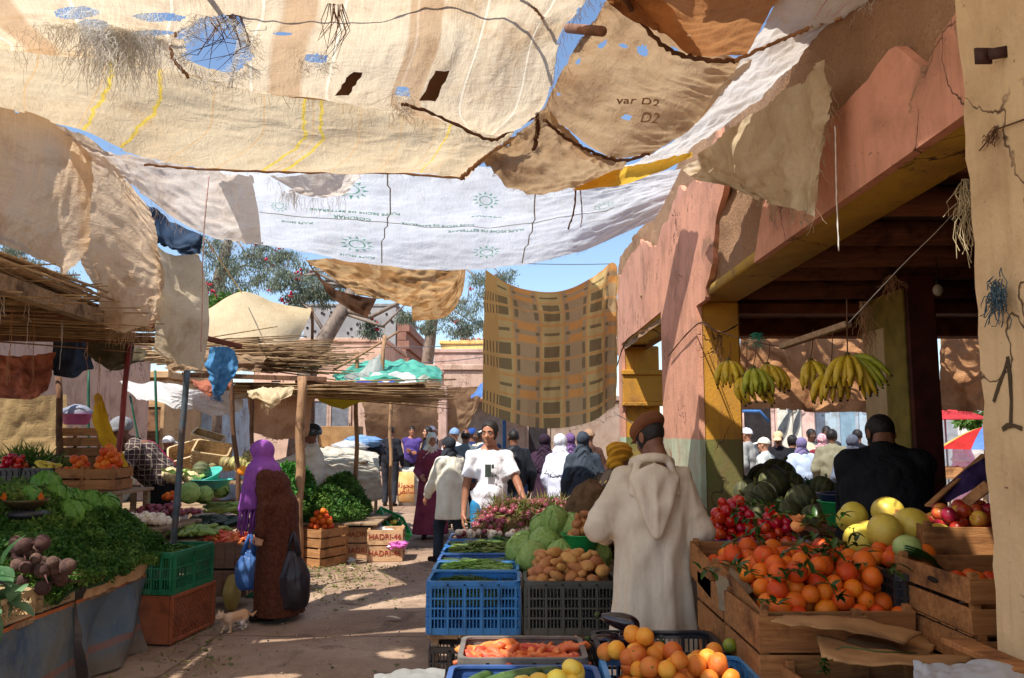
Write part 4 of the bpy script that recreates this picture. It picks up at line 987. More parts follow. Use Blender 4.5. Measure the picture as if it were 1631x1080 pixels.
def heap(label,fn,x0,x1,y0,y1,n,L,w,mat,core,seed=0,droop=.3,name='herb_heap',cat='herbs',stems=0,shape=None,jit=.035,kind='stuff',group='heaps of greens'):
 """a mass of leaves over the height field fn(x,y); shape(x,y)->bool keeps"""
 rng=np.random.RandomState(seed);X=rng.uniform(x0,x1,n*2);Y=rng.uniform(y0,y1,n*2)
 Z=np.array([fn(a,b)for a,b in zip(X,Y)]);ok=~np.isnan(Z);X,Y,Z=X[ok][:n],Y[ok][:n],Z[ok][:n]
 e=.01;gx=np.array([fn(a+e,b)-fn(a-e,b)for a,b in zip(X,Y)])/(2*e);gy=np.array([fn(a,b+e)-fn(a,b-e)for a,b in zip(X,Y)])/(2*e)
 gx=np.clip(np.nan_to_num(gx),-3,3);gy=np.clip(np.nan_to_num(gy),-3,3);Nn=np.stack([-gx,-gy,np.ones(len(X))],1);Nn/=np.linalg.norm(Nn,axis=1,keepdims=True)
 cl=fbm(X*7,Y*7,Z*7+seed,2)[:,None];P_=np.stack([X,Y,Z],1)+Nn*(rng.uniform(-.03,jit,len(X))[:,None]+.05*cl)
 k=np.stack([vnoise(X*9,Y*9,Z*9+i*11)for i in range(3)],1);D=Nn*.5+k*1.5+rng.normal(size=(len(X),3))*.45-np.array([0,0,droop])
 m=MB();scatter_leaves(m,P_,D,L,w,rng)
 o=solo(name,m,mat,label,cat,group,kind=kind)
 g=MB();gxs=np.linspace(x0,x1,26);gys=np.linspace(y0,y1,26);V=[];
 for b_ in gys:
  for a in gxs:
   z=fn(a,b_);V.append((a,b_,(z-.045)if z==z else-9))
 V=np.array(V,np.float32);base=np.nanmin([v_[2]for v_ in V if v_[2]>-5]);bad=V[:,2]<-5;V[bad,2]=base-.05
 F_=[(j*26+i,j*26+i+1,j*26+27+i,j*26+26+i)for j in range(25)for i in range(25)if not(bad[j*26+i]or bad[j*26+i+1]or bad[j*26+27+i]or bad[j*26+26+i])]
 g.add(V,F_)
 if stems:
  for i in range(stems):
   q=P_[rng.randint(len(P_))];d=rng.normal(size=3)*.05;g.tube([q-d,q,q+d+np.array([0,0,.03])],.0022,4)
 g.build('stalks',core,o,True,tuple(o.location));return o
STALK=M('herb_stalks',S(60,84,34),S(34,54,22),scale=20,bump=1,bscale=50,bd=.02)
def mound(cx_,cy_,rx,ry,z0,h,p=2.0,nz_=.12,seed=0,sx=0,sy=0):
 def f(x,y):
  q=((x-cx_)/rx)**2+((y-cy_)/ry)**2
  if q>1:return float('nan')
  return z0+h*(1-q**(p/2))*(1+nz_*float(vnoise(x*6,y*6,seed)))+sx*(x-cx_)+sy*(y-cy_)
 return f
# ---------- people: templates in head space (origin mid-head, face to -Y) and bodies grown as one surface
def skull(P,g=0):
 return smin(fell(P,(0,.012,.03),(.074+g,.095+g,.086+g)),fell(P,(0,-.022,-.035),(.058+g,.066+g,.078+g)),.03)
def headf(P):
 x,y,z=P;ax_=np.abs(x);Q=[ax_,y,z]
 d=skull(P);d=smin(d,fcone(Q,(0,-.075,.012),(0,-.103,-.022),.008,.0135),.012)
 d=smin(d,fcone(Q,(.008,-.094,-.026),(.013,-.09,-.026),.008,.006),.008)
 d=smin(d,fell(Q,(.026,-.071,.026),(.024,.012,.008)),.014)
 d=smax(d,-fell(Q,(.031,-.094,.008),(.019,.018,.013)),.01)
 d=smin(d,fell(Q,(.036,-.055,-.03),(.022,.018,.02)),.02)
 d=smin(d,fell(Q,(0,-.079,-.062),(.022,.013,.0055)),.006);d=smin(d,fell(Q,(0,-.077,-.073),(.019,.012,.006)),.006)
 d=smax(d,-fell(Q,(0,-.093,-.0675),(.024,.008,.0022)),.003)
 d=smin(d,fell(Q,(0,-.062,-.1),(.024,.02,.018)),.02)
 d=smin(d,fell(Q,(.078,.012,-.002),(.009,.02,.031)),.008);d=smax(d,-fell(Q,(.088,.008,.0),(.008,.011,.018)),.005)
 d=smin(d,fcone(P,(0,.022,-.06),(0,.04,-.19),.052,.056),.03);return d
HEADH=field_mb(headf,(-.1,-.13,-.2),(.1,.12,.13),.0055)
HEADL=field_mb(headf,(-.1,-.13,-.2),(.1,.12,.13),.009)
def eyeb():
 m=MB()
 for s in(-1,1):m.ell((s*.031,-.0765,.007),(.0125,.0125,.0065),10,8,mi=0);m.ell((s*.031,-.0862,.0065),(.0062,.0045,.0056),8,6,mi=1)
 return m
EYES=eyeb()
def browb():
 m=MB()
 for s in(-1,1):m.tube([(s*.013,-.091,.027),(s*.03,-.089,.034),(s*.048,-.076,.029)],[.0035,.004,.002],5)
 return m
BROWS=browb()
nz=lambda P,f,a:a*vnoise(P[0]*f+3,P[1]*f+5,P[2]*f)
def facecut(P,lo=-.03,w=.07,y=-.105,h=.085):return fell(P,(0,y,lo),(w,.075,h))
T_={}
def tmpl(name,f,lo,hi,h=.007):T_[name]=field_mb(f,lo,hi,h)
B_=((-.13,-.15,-.15),(.13,.15,.17))
tmpl('hair',lambda P:smax(smax(skull(P,.008)+nz(P,60,.004),-fell(P,(0,-.105,-.02),(.086,.085,.106)),.01),-(P[2]+.055+.25*(P[1]*-1)),.01),*B_)
tmpl('cropped',lambda P:smax(smax(skull(P,.004)+nz(P,90,.0015),-facecut(P,-.035,.078,-.1,.083),.008),-(P[2]+.045+.2*(P[1]*-1)),.008),*B_,h=.006)
tmpl('bald_fringe',lambda P:smax(smax(smax(skull(P,.006)+nz(P,60,.002),-facecut(P,-.03,.09,-.1,.11),.008),-(P[2]+.045),.008),P[2]-.035-.3*P[1],.008),*B_,h=.006)
tmpl('beard',lambda P:smax(smax(skull(P,.012)+nz(P,70,.004),P[2]+.045+.6*np.clip(.06-np.abs(P[0]),-1,1)*0,.006),P[1]-.02,.01),*B_,h=.006)
tmpl('moustache',lambda P:fell([np.abs(P[0]),P[1],P[2]],(.012,-.094,-.05),(.018,.008,.006)),(-.05,-.13,-.08),(.05,-.06,-.02),.003)
def capf(P):
 d=smax(skull(P,.017),-(P[2]-.03+.12*P[1]),.006);d=smin(d,fcone(P,(0,0,.13),(0,0,.133),.008,.008),.004)
 b=smax(fell([P[0],P[1],P[2]-.045+.9*P[0]**2*6+(P[1]+.1)*-.25],(0,-.105,0),(.078,.082,.007)),P[1]+.06,.01);return np.minimum(d,b)
tmpl('cap',capf,(-.12,-.21,-.02),(.12,.15,.16),.006)
tmpl('flat_cap',lambda P:np.minimum(smin(smax(fell([P[0],P[1],P[2]-P[1]*.12],(0,.0,.068),(.105,.128,.066)),-(P[2]-.035-P[1]*.22),.012),fell([P[0],P[1],P[2]-.028+P[0]**2*5],(0,-.118,0),(.066,.04,.009)),.01)+nz(P,14,.004),smax(skull(P,.013),np.abs(P[2]-.043-P[1]*.22)-.012,.004)),(-.14,-.18,-.03),(.14,.16,.18),.005)
tmpl('beanie',lambda P:np.minimum(smax(fell([P[0],P[1],P[2]],(0,.03,.055),(.095,.12,.105))+nz(P,25,.005),-(P[2]-.03+.15*P[1]),.01),smax(skull(P,.022),np.abs(P[2]-.035+.15*P[1])-.02,.008)),(-.15,-.15,-.05),(.15,.18,.2))
tmpl('helmet',lambda P:smax(smax(fell(P,(0,.015,.035),(.118,.14,.125)),-(P[2]+.02-.1*P[1]),.01),-smax(fell(P,(0,-.16,-.0),(.1,.1,.065)),-P[2]-.2,.01),.01),(-.15,-.18,-.1),(.15,.18,.2))
tmpl('hair_long',lambda P:smax(skull(P,.016)+nz(P,40,.005),-facecut(P,-.03,.07,-.105,.088),.01),*B_)
def hijab(drape=.30,w=.19,open_=.085,under=True):
 def f(P):
  x,y,z=P
  d=smin(fell(P,(0,.022,.028),(.090,.112,.102)),fell(P,(0,-.002,-.11),(.078,.088,.085)),.04)
  sh=fcone([x*.72,y,z],(0,.03,-.14),(0,.02,-drape),.085,w*.70);d=smin(d,sh,.05)
  th=np.arctan2(x,-y);
  fold=.010*np.sin(z*70+2.5*np.abs(x)*30+3*vnoise(x*12,y*12,z*8))*np.clip((-.02-z)*12,0,1)+.006*vnoise(x*28,y*28,z*12)
  d=d+fold
  d=smax(d,-(z+drape+.06*vnoise(x*9,y*9,0*z)),.012)
  return smax(d,-fell(P,(0,-.115,-.022),(.052,.085,open_)),.012)
 return f
tmpl('hijab',hijab(),(-.3,-.26,-.42),(.3,.28,.16),.011)
tmpl('hijab_long',hijab(.44,.27),(-.36,-.32,-.56),(.36,.34,.16),.013)
tmpl('hijab_short',hijab(.2,.14),(-.22,-.22,-.3),(.22,.22,.16),.011)
def turban(P):
 d=smin(fell(P,(0,.02,.05),(.105,.125,.085)),fell(P,(0,.05,-.06),(.075,.08,.08)),.04)
 d=d+.007*np.sin((P[2]*1.0+P[0]*.7)*110)+.005*vnoise(P[0]*25,P[1]*25,P[2]*25);return smax(d,-fell(P,(0,-.12,-.03),(.056,.075,.075)),.01)
tmpl('turban',turban,(-.15,-.15,-.16),(.15,.17,.17),.008)
def handf(P,curl):
 d=fell(P,(0,.002,-.047),(.0155,.040,.052));d=smin(d,fcone(P,(0,0,.02),(0,0,-.02),.026,.027),.02)
 for y0,L,c in((-.029,.068,1.1),(-.010,.078,1),(.010,.073,1),(.028,.056,1.1)):
  a=curl*c;p=np.array([0,y0,-.088]);r=.0095;ang=a*.35
  for k,l in enumerate((.42,.33,.25)):
   ang+=a*.5;q=p+L*l*np.array([math.sin(ang),0,-math.cos(ang)]);d=smin(d,fcone(P,p,q,r,r*.9),.004);p=q;r*=.9
 p=np.array([.004,-.030,-.025]);q=np.array([.018,-.055,-.055]);e=np.array([.028+.01*curl,-.05,-.086])
 d=smin(d,fcone(P,p,q,.013,.0105),.01);d=smin(d,fcone(P,q,e,.0105,.008),.004);return d
HAND={k:field_mb(lambda P:handf(P,k),(-.03,-.085,-.185),(.10,.06,.03),.0045)for k in(.35,1.5)}
def xf(mb,M4,mi=0,flip=False):
 V=mb.verts();A=np.array(M4)[:3];V=V@A[:,:3].T+A[:,3];return V,([tuple(reversed(q))for q in mb.f]if flip else mb.f)
SK={}
def skin(v='a'):
 c={'a':(S(176,122,92),S(150,98,72)),'b':(S(136,90,66),S(110,70,52)),'c':(S(196,146,116),S(176,120,94)),'d':(S(104,68,50),S(80,50,38))}[v]
 return M('skin_'+v,c[0],c[1],rough=.5,scale=8,bump=.15,bscale=120,spec=.4,Subsurface_Weight=.08)
EYEM=[M('eye_white',S(186,172,160),rough=.2,bump=0),M('eye_iris',S(40,26,18),rough=.1,bump=0)]
HAIR=M('black_hair',S(26,22,20),S(44,38,34),rough=.55,scale=60,bump=.6,bscale=150)
GREYH=M('grey_hair',S(70,64,60),S(120,112,106),rough=.6,scale=60,bump=.6,bscale=150)
def cm(name,c,c2=None,**k):return M('cloth_'+name,S(*c),S(*c2)if c2 else None,rough=k.pop('rough',.88),scale=k.pop('scale',5),bump=k.pop('bump',.35),bscale=k.pop('bscale',90),bd=.003,spec=.15,wr=k.pop('wr',.8),**k)
def rotx(p,piv,a):
 y,z=p[1]-piv[1],p[2]-piv[2];return np.array([p[0],piv[1]+y*math.cos(a)-z*math.sin(a),piv[2]+y*math.sin(a)+z*math.cos(a)])
class Body:
 """joints of a standing figure, face towards -Y, feet at z=0"""
 def __init__(s,H=1.72,lean=0,eh=.35,twist=0,la=None,ra=None,stride=0,head=(0,0),fat=1.0,sh=1.0):
  k=H/1.75;s.eh=eh;s.k=k;s.fat=fat;J={};a=lambda*p:np.array(p,float)*k
  hip=a(0,0,.93);s.up=lambda p:rotx(p,hip,lean)
  J['pel']=a(0,.01,.97);J['chest']=s.up(a(0,.01,1.24));J['neck']=s.up(a(0,.02,1.445))
  s.hc=s.up(a(0,-.016,1.605));s.hM=Matrix.Translation(Vector(s.hc))@Matrix.Rotation(head[1],4,'Z')@Matrix.Rotation(lean*.55+head[0],4,'X')@Matrix.Scale(k*1.0,4)
  for n,sg,tgt in(('l',1,la),('r',-1,ra)):
   S0=s.up(a(sg*.172*sh,.015,1.372));J['s'+n]=S0;u,f=.29*k,.255*k
   if tgt is None:tgt=(sg*.26,-.06,.88)
   T=np.array(tgt,float)*k
   d=T-S0;L=np.linalg.norm(d);mx=(u+f)*.995
   if L>mx:T=S0+d/L*mx;d=T-S0;L=mx
   x=(u*u-f*f+L*L)/(2*L);h=math.sqrt(max(0,u*u-x*x));dn=d/L
   hint=np.array([sg*s.eh,.8,-.3]);hint=hint-dn*(hint@dn);hint/=np.linalg.norm(hint)
   J['e'+n]=S0+dn*x+hint*h;J['w'+n]=T
   st=stride*sg;J['h'+n]=a(sg*.092,.01,.91);J['k'+n]=a(sg*.10,-.03-st*.17,.49);J['a'+n]=a(sg*.105,.03-st*.30+(.10*abs(st)if st<0 else 0),.085+(.05*abs(st)if st<0 else 0));
   J['t'+n]=J['a'+n]+a(sg*.02,-.15,-.055 if st>=0 else-.075)
  s.J=J
 def skinf(s,P):
  J,k,w=s.J,s.k,s.fat
  d=fell(P,J['pel'],(.15*k*w,.105*k*w,.13*k));d=smin(d,fell(P,J['chest'],(.165*k*w,.105*k*w,.2*k)),.08)
  d=smin(d,fcone(P,J['chest'],J['neck'],.09*k,.052*k),.06);d=smin(d,fcone(P,J['neck'],J['neck']*.35+s.hc*.65,.053*k,.05*k),.02)
  for n in 'lr':
   d=smin(d,fcone(P,J['neck']*.8+J['s'+n]*.2-np.array([0,0,.01]),J['s'+n],.05*k,.05*k),.05)
   d=smin(d,fcone(P,J['s'+n],J['e'+n],.047*k,.038*k),.03);d=smin(d,fcone(P,J['e'+n],J['w'+n],.038*k,.026*k),.01)
   d=smin(d,fcone(P,J['h'+n],J['k'+n],.083*k*w,.055*k),.04);d=smin(d,fcone(P,J['k'+n],J['a'+n],.053*k,.034*k),.02)
   d=smin(d,fcone(P,J['a'+n]+np.array([0,.02,-.04])*k,J['t'+n],.034*k,.028*k),.02)
  return d
 def bounds(s,g=.12):
  A=np.array(list(s.J.values())+[s.hc]);return A.min(0)-g,A.max(0)+g
 def torso(s,P,g,low,sleeve=1.0,loose=.0,collar=True,belly=0):
  """upper garment: g thickness, low = hem height, sleeve 0..1 of arm"""
  J,k,w=s.J,s.k,s.fat
  d=fell(P,J['pel'],(.155*k*w+g+loose,.11*k*w+g+loose*.8,.2*k));d=smin(d,fell(P,J['chest'],(.160*k*w+g,.104*k*w+g,.20*k)),.09)
  d=smin(d,fcone(P,J['pel']*.6+J['chest']*.4,J['chest']*1.0,.12*k*w+g+loose*.5,.12*k*w+g),.06)
  if belly:d=smin(d,fell(P,s.up(np.array((0,-.06,1.1))*k),(.15*w,.13*w,.15)),.06)
  d=smin(d,fcone(P,J['chest'],J['neck']-np.array([0,0,.015 if sleeve<.9 else-.012]),.09*k+g,.060*k+g*.25),.04)
  for n in 'lr':
   d=smin(d,fcone(P,J['neck']*.8+J['s'+n]*.2-np.array([0,0,.02]),J['s'+n],.048*k+g*.7,.05*k+g*.8),.04)
   e=J['e'+n];wv=J['w'+n]
   if sleeve>=.95:
    d=smin(d,fcone(P,J['s'+n],e,.048*k+g*.9,.041*k+g),.03);d=smin(d,fcone(P,e,e+(wv-e)*.93,.043*k+g*1.1,.03*k+g*1.0),.015)
   else:
    q=J['s'+n]+(e-J['s'+n])*sleeve*1.6;d=smin(d,fcone(P,J['s'+n],q,.05*k+g*.8,.052*k+g*1.2),.03)
    nn=(e-J['s'+n]);nn/=np.linalg.norm(nn);pl=(P[0]-q[0])*nn[0]+(P[1]-q[1])*nn[1]+(P[2]-q[2])*nn[2]
    near=np.sqrt((P[0]-q[0])**2+(P[1]-q[1])**2+(P[2]-q[2])**2)<.13*k
    d=np.where(near,smax(d,pl,.005),d)
  fz=.010*fbm(P[0]*5,P[1]*5,P[2]*13,2)+.007*(1-2*np.abs(vnoise(P[0]*13+P[2]*6,P[1]*13,P[2]*9-P[0]*8)))
  d=d+fz
  hz=low*k;lower=-(P[2]-hz)
  inarm=np.minimum(*[fcone(P,J['e'+n],J['w'+n],.055*k+g,.05*k+g)for n in 'lr'])
  d=np.where(inarm<0,d,smax(d,lower,.008))
  return d
 def skirt(s,P,top,low,w0,w1,seed=0,pleat=.05,d0=.72):
  """robe below the waist; widths are half-widths at top and hem"""
  k=s.k;x,y,z=P;t=np.clip((top*k-z)/((top-low)*k),0,1);hw=(w0+(w1-w0)*t**.8)*k
  sx=(s.J['al'][1]+s.J['ar'][1])/2*t
  th=np.arctan2(x,y-sx);pl=1+pleat*t*(np.sin(th*7+2*vnoise(th*1.5,z*1.2,seed+0*z)*2)+.6*vnoise(th*4,z*2,seed+5+0*z))
  rr=np.sqrt((x/(hw*pl))**2+((y-sx)/(hw*d0*pl))**2);d=(rr-1)*hw*d0
  d=smax(d,z-(top*k+.02),.05);return smax(d,-(z-low*k),.006)
 def trousers(s,P,g=.016,low=.07):
  J,k,w=s.J,s.k,s.fat;d=fell(P,J['pel']-np.array([0,0,.03]),(.152*k*w+g,.11*k*w+g,.14*k))
  for n in 'lr':
   d=smin(d,fcone(P,J['h'+n],J['k'+n],.088*k*w+g,.062*k+g),.03);d=smin(d,fcone(P,J['k'+n],J['a'+n]*1.0,.06*k+g,.048*k+g),.02)
  d=d+.006*fbm(P[0]*7,P[1]*7,P[2]*12,2);return smax(smax(d,-(P[2]-low*k),.006),P[2]-1.06*k,.01)
def person(label,px,Y,rz,B,mats,head='hair',headmat=None,sk='a',res=.013,top='shirt',extras=None,group=None,beard=None,eyes=True,hands=(.35,.35),loc=None,cat='person',hi=False,name='person'):
 """mats: dict of garment name -> (material, field)"""
 if loc is None:p=at(px,700,Y);loc=(p.x,Y,0)
 root=empty(name,loc,rz,label,cat,group)
 lo,hi_=B.bounds()
 m=field_mb(B.skinf,lo,hi_,max(res,.014))
 V,Fq=xf(HEADH if hi else HEADL,B.hM);m.add(V,Fq)
 for n,c in(('l',hands[0]),('r',hands[1])):
  if c is None:continue
  wv=B.J['w'+n];d=wv-B.J['e'+n];d/=np.linalg.norm(d);zax=Vector(-d);sg=1 if n=='l' else-1
  xax=Vector((-sg,0,0));xax=(xax-zax*xax.dot(zax));xax=xax.normalized()if xax.length>.2 else Vector((0,-1,0)).cross(zax).normalized()
  yax=zax.cross(xax)
  if yax.y<0 and False:pass
  my=1 if yax.y>0 else-1
  A=Matrix(((*(xax*B.k),0),(*(yax*B.k*my),0),(*(zax*B.k),0),(0,0,0,1))).transposed();A=Matrix.Translation(Vector(wv))@A.to_4x4()
  V,Fq=xf(HAND[c],A,flip=my<0);m.add(V,Fq)
 body=m.build('body',skin(sk),root)
 if eyes:
  V,Fq=xf(EYES,B.hM);e=MB();e.add(V,Fq);e.mi=EYES.mi;e.build('eyes',EYEM,body)
  V,Fq=xf(BROWS,B.hM);e=MB();e.add(V,Fq);e.build('eyebrows',GREYH if headmat is GREYH else HAIR,body)
 if head:
  for h in([head]if isinstance(head,str)else head):
   V,Fq=xf(T_[h],B.hM);e=MB();e.add(V,Fq)
   nm={'hair':'hair','cropped':'hair','bald_fringe':'hair','hair_long':'hair','hijab':'headscarf','hijab_long':'headscarf','hijab_short':'headscarf','flat_cap':'cap'}.get(h,h)
   mt=headmat if(nm!='hair' or not headmat or isinstance(head,str))else HAIR
   e.build(nm,mt if nm!='hair' else(GREYH if headmat is GREYH else HAIR),root)
 for b in(beard or()):
  V,Fq=xf(T_[b],B.hM);e=MB();e.add(V,Fq);e.build(b,GREYH if headmat is GREYH else HAIR,root)
 for nm,(mt,f,*bb)in mats.items():
  l2,h2=(lo-.1,hi_+.1)if not bb else bb[0]
  l2=np.array(l2);l2[2]=max(l2[2],0.0)if nm!='x' else l2[2]
  e=field_mb(f,l2,h2,res);e.build(nm,mt,root)
 if extras:extras(root,B)
 return root
def shoes(B,mt):
 def f(P):
  d=None
  for n in 'lr':
   q=fcone(P,B.J['a'+n]+np.array([0,.025,-.045])*B.k,B.J['t'+n],.042*B.k,.036*B.k);d=q if d is None else np.minimum(d,q)
  return smax(d,-(P[2]-.002),.004)
 lo,hi_=B.bounds(.1);hi_=hi_.copy();hi_[2]=.25
 return(mt,f,(lo,hi_))
BLK=cm('black',(34,34,38),(22,22,26));SHOE=cm('shoe',(46,36,30))
DENIM=cm('denim',(62,84,122),(40,58,92));NAVY=cm('dark_navy',(40,42,56),(28,30,40));CHAR=cm('charcoal',(58,60,66),(44,46,52));LEATH=cm('black_leather',(40,42,48),(26,27,30),rough=.45)
GREYC=cm('grey',(158,156,150),(136,134,130));WHT=cm('white',(238,236,238),(222,220,224));OFFW=cm('offwhite',(228,222,204),(206,198,176))
def trous(B,mt=BLK,sm=None):return{'trousers':(mt,B.trousers),'shoes':shoes(B,sm or SHOE)}
def shirt(B,mt,g=.02,low=.86,sleeve=1.0,nm='shirt',**k):return{nm:(mt,lambda P:B.torso(P,g,low,sleeve,**k))}
def robe(B,mt,w0=.19,w1=.30,low=.05,g=.028,nm='robe',seed=0,pleat=.05,**k):
 lo,hi_=B.bounds(.22)
 return{nm:(mt,lambda P:smin(B.torso(P,g,.85,1.0,**k),B.skirt(P,1.12,low,w0,w1,seed,pleat),.05),(lo,hi_)),'shoes':shoes(B,SHOE)}
def hero():
 B=Body(1.77,lean=.07,ra=(-.27,-.10,.80),la=(.18,-.42,1.05),head=(.34,.62),fat=1.0,sh=.98)
 k=B.k;B.J['el']=np.array((.335,.03,1.135));B.J['wl']=np.array((.25,-.24,1.06));B.J['er']=np.array((-.275,.06,1.12));B.J['wr']=np.array((-.25,-.06,.87))
 t=NT('cream_linen');v=t.coord();n=t.noise(v,5,6,.6,.5)
 c=t.mix(t.ramp(n,.35,.7),S(236,224,204),S(218,202,178));w1=t.noise(t.mapv(v,(260,260,12)),1,2)
 c=t.mix(t.math('MULTIPLY',t.ramp(w1,.4,.7),.25),c,S(196,172,142))
 h=t.math('ADD',t.math('MULTIPLY',t.noise(t.mapv(v,(9,9,2.0)),1.3,3,.45,.6),1.0),t.math('MULTIPLY',w1,.08))
 LIN=t.fin(c,.92,t.bump(h,.5,.018),.2,spec=.1)
 k=B.k
 def rf(P):
  x,y,z=P
  d0=B.torso(P,.028,.8,1.0,loose=.0)
  sk=B.skirt(P,1.30,.05,.195,.305,3,.055,.74);d=smin(d0,sk,.07)
  for n in 'lr':
   e,w_=B.J['e'+n],B.J['w'+n];s_=B.J['s'+n]
   arm=smin(fcone(P,s_,e,.062*k,.066*k),fcone(P,e,e+(w_-e)*.95,.066*k,.048*k),.03)
   u=((x-e[0])**2+(y-e[1])**2+(z-e[2])**2)**.5;q=(x-s_[0])*(e-s_)[0]+(z-s_[2])*(e-s_)[2]
   arm=arm+.007*np.sin(u*85+5*vnoise(x*6,y*6,z*6))*np.exp(-(u/.17)**2)+.006*np.sin(z*60+x*35+4*vnoise(x*5,y*5,z*5))*np.exp(-((z-1.2)/.12)**2)
   d=smin(d,arm,.022)
  th=np.arctan2(x,y);low_=np.clip((1.2-z)*1.8,0,1)
  f_=.012*np.sin(th*8+2.5*vnoise(th*1.5,z*.8,0*z)+.8*z)*low_+.010*vnoise(th*5,z*1.6,3+0*z)*low_
  f_=f_+.007*np.sin(18*np.arctan2(x+.22,1.45-z)+2*vnoise(x*4,y*4,z*4))*np.exp(-((z-1.05)/.28)**2)
  return d+f_+.003*vnoise(x*16,y*16,z*8)+.007*(1-2*np.abs(vnoise(x*6+z*2.5,y*6,z*2.2-x*3)))*np.clip((1.35-z)*3,0,1)
 lo,hi_=B.bounds(.3);lo[2]=.02
 def hood(P):
  x,y,z=P;up=B.up
  a=up(np.array((0,.19,1.46))*k);b_=up(np.array((0,.225,1.06))*k)
  t_=np.clip((a[2]-z)/(a[2]-b_[2]),0,1)
  hw=(.155*(1-t_)**.8+.014)*k
  yc=a[1]+(b_[1]-a[1])*t_-2.2*x*x*(1-t_*.6)+.012*np.cos(x*70)*t_*(1-t_)*2
  d=(np.abs(x)/hw-1)*hw*.75
  slab=np.abs(y-yc)-(.016+.018*np.sin(pi*t_))+.008*np.sin(z*34-np.abs(x)*30+2*vnoise(x*8,y*8,z*8)+1)*np.clip((1-t_)*2.2,0,1)-.008*np.exp(-(x/.012)**2)
  d=smax(d,slab,.02);d=smax(d,z-a[2]-.01+np.abs(x)*.5,.03);d=smax(d,b_[2]-z,.02)
  rol=None;N_=12
  pt=lambda q:up(np.array((.112*math.sin(-2.5+q*5.0/N_),.045+.10*math.cos(-2.5+q*5.0/N_),1.462+.03*math.cos(-2.5+q*5.0/N_)))*k)
  for q in range(N_):
   g=fcone(P,pt(q),pt(q+1),.026,.026);rol=g if rol is None else np.minimum(rol,g)
  for s_ in(-1,1):
   rol=smin(rol,fcone(P,up(np.array((s_*.10,.13,1.44))*k),up(np.array((s_*.135,.155,1.30))*k),.022,.014),.03)
  d=smin(d,rol,.03)
  return d+.003*vnoise(x*30,y*30,z*12)
 r=HERO=person('man in a cream hooded robe and brown flat cap seen from behind',1037,4.55,pi-.06,B,
           {'robe':(LIN,rf,(lo,hi_)),'hood':(LIN,hood,(np.array((-.3,-.15,.95)),np.array((.3,.38,1.70)))),'shoes':shoes(B,SHOE)},
           head=['flat_cap','cropped'],headmat=M('brown_felt',S(122,76,48),S(100,60,38),rough=.95,bscale=200),sk='b',res=.0095,hi=True)
 r.scale=(.93,.95,1);return r
hero()
def shopkeeper():
 B=Body(1.86,lean=.16,eh=-.1,la=(.16,-.42,.92),ra=(-.2,-.40,.90),head=(.4,.35),fat=1.3,sh=1.05)
 B.hM=Matrix.Translation((0,-.02,-.055))@B.hM
 person('heavy shopkeeper in a black jacket bending over the melons inside the arcade',1408,4.95,pi-.3,B,{**shirt(B,cm('black_jacket',(34,35,37),(24,24,27),wr=1.6),.05,.84,nm='jacket',loose=.03),**trous(B)},head='cropped',sk='b',res=.011,hi=True)
shopkeeper()
def purple_woman():
 B=Body(1.62,lean=.27,la=(.27,-.12,.79),ra=(-.26,-.20,.78),stride=.22,head=(.30,0),fat=1.25)
 BR_=cm('brown_brocade',(92,52,36),(78,42,28),scale=40,bscale=60,lo=.48,hi=.52)
 PUR=cm('purple',(164,96,178),(140,74,158),trans=.15)
 k=B.k
 def scarf(P):
  x,y,z=P;c=B.hc
  d=smin(fell(P,(c[0],c[1]+.02,c[2]+.03),(.088,.112,.105)),fell(P,(0,c[1]+.02,c[2]-.11),(.085,.1,.1)),.04)
  a=np.array((.0,c[1]+.03,c[2]-.16));b_=np.array((.01,c[1]-.05,.92));sh=fcone([x*.7,(y-c[1])*.8+c[1],z],a,b_,.125,.085);d=smin(d,sh,.05)
  d=d+.008*np.sin(x*80+y*75+3*vnoise(x*6,y*6,z*3))*np.clip((c[2]-.05-z)*6,0,1)
  d=smax(d,-(z-(.94+.10*np.abs(x-.02)*3)),.01)
  fc=np.array(B.hM@Vector((0,-.12,-.02)));return smax(d,-fell(P,fc,(.06,.08,.085)),.012)
 lo,hi_=B.bounds(.2)
 def ex(root,B):
  m=MB();rr=random.Random(5)
  for i in range(46):
   x0=rr.uniform(-.11,.12);y0=B.hc[1]-.05+rr.uniform(-.09,.07);z0=.97;L=rr.uniform(.12,.24)
   m.tube([(x0,y0,z0),(x0+rr.uniform(-.02,.02),y0-.01,z0-L*.5),(x0+rr.uniform(-.03,.03),y0-.015,z0-L)],[.006,.0045,.006],5)
  m.build('fringe',PUR,root)
 sl={}
 person('woman in a dark brown robe and long purple headscarf walking down the alley',447,7.45,-pi/2+.12,B,{**robe(B,BR_,.235,.33,.06,.03,pleat=.04),'headscarf':(PUR,scarf,(lo,hi_))},head=None,sk='c',res=.012,hi=True,extras=ex,hands=(1.5,1.5))
purple_woman()
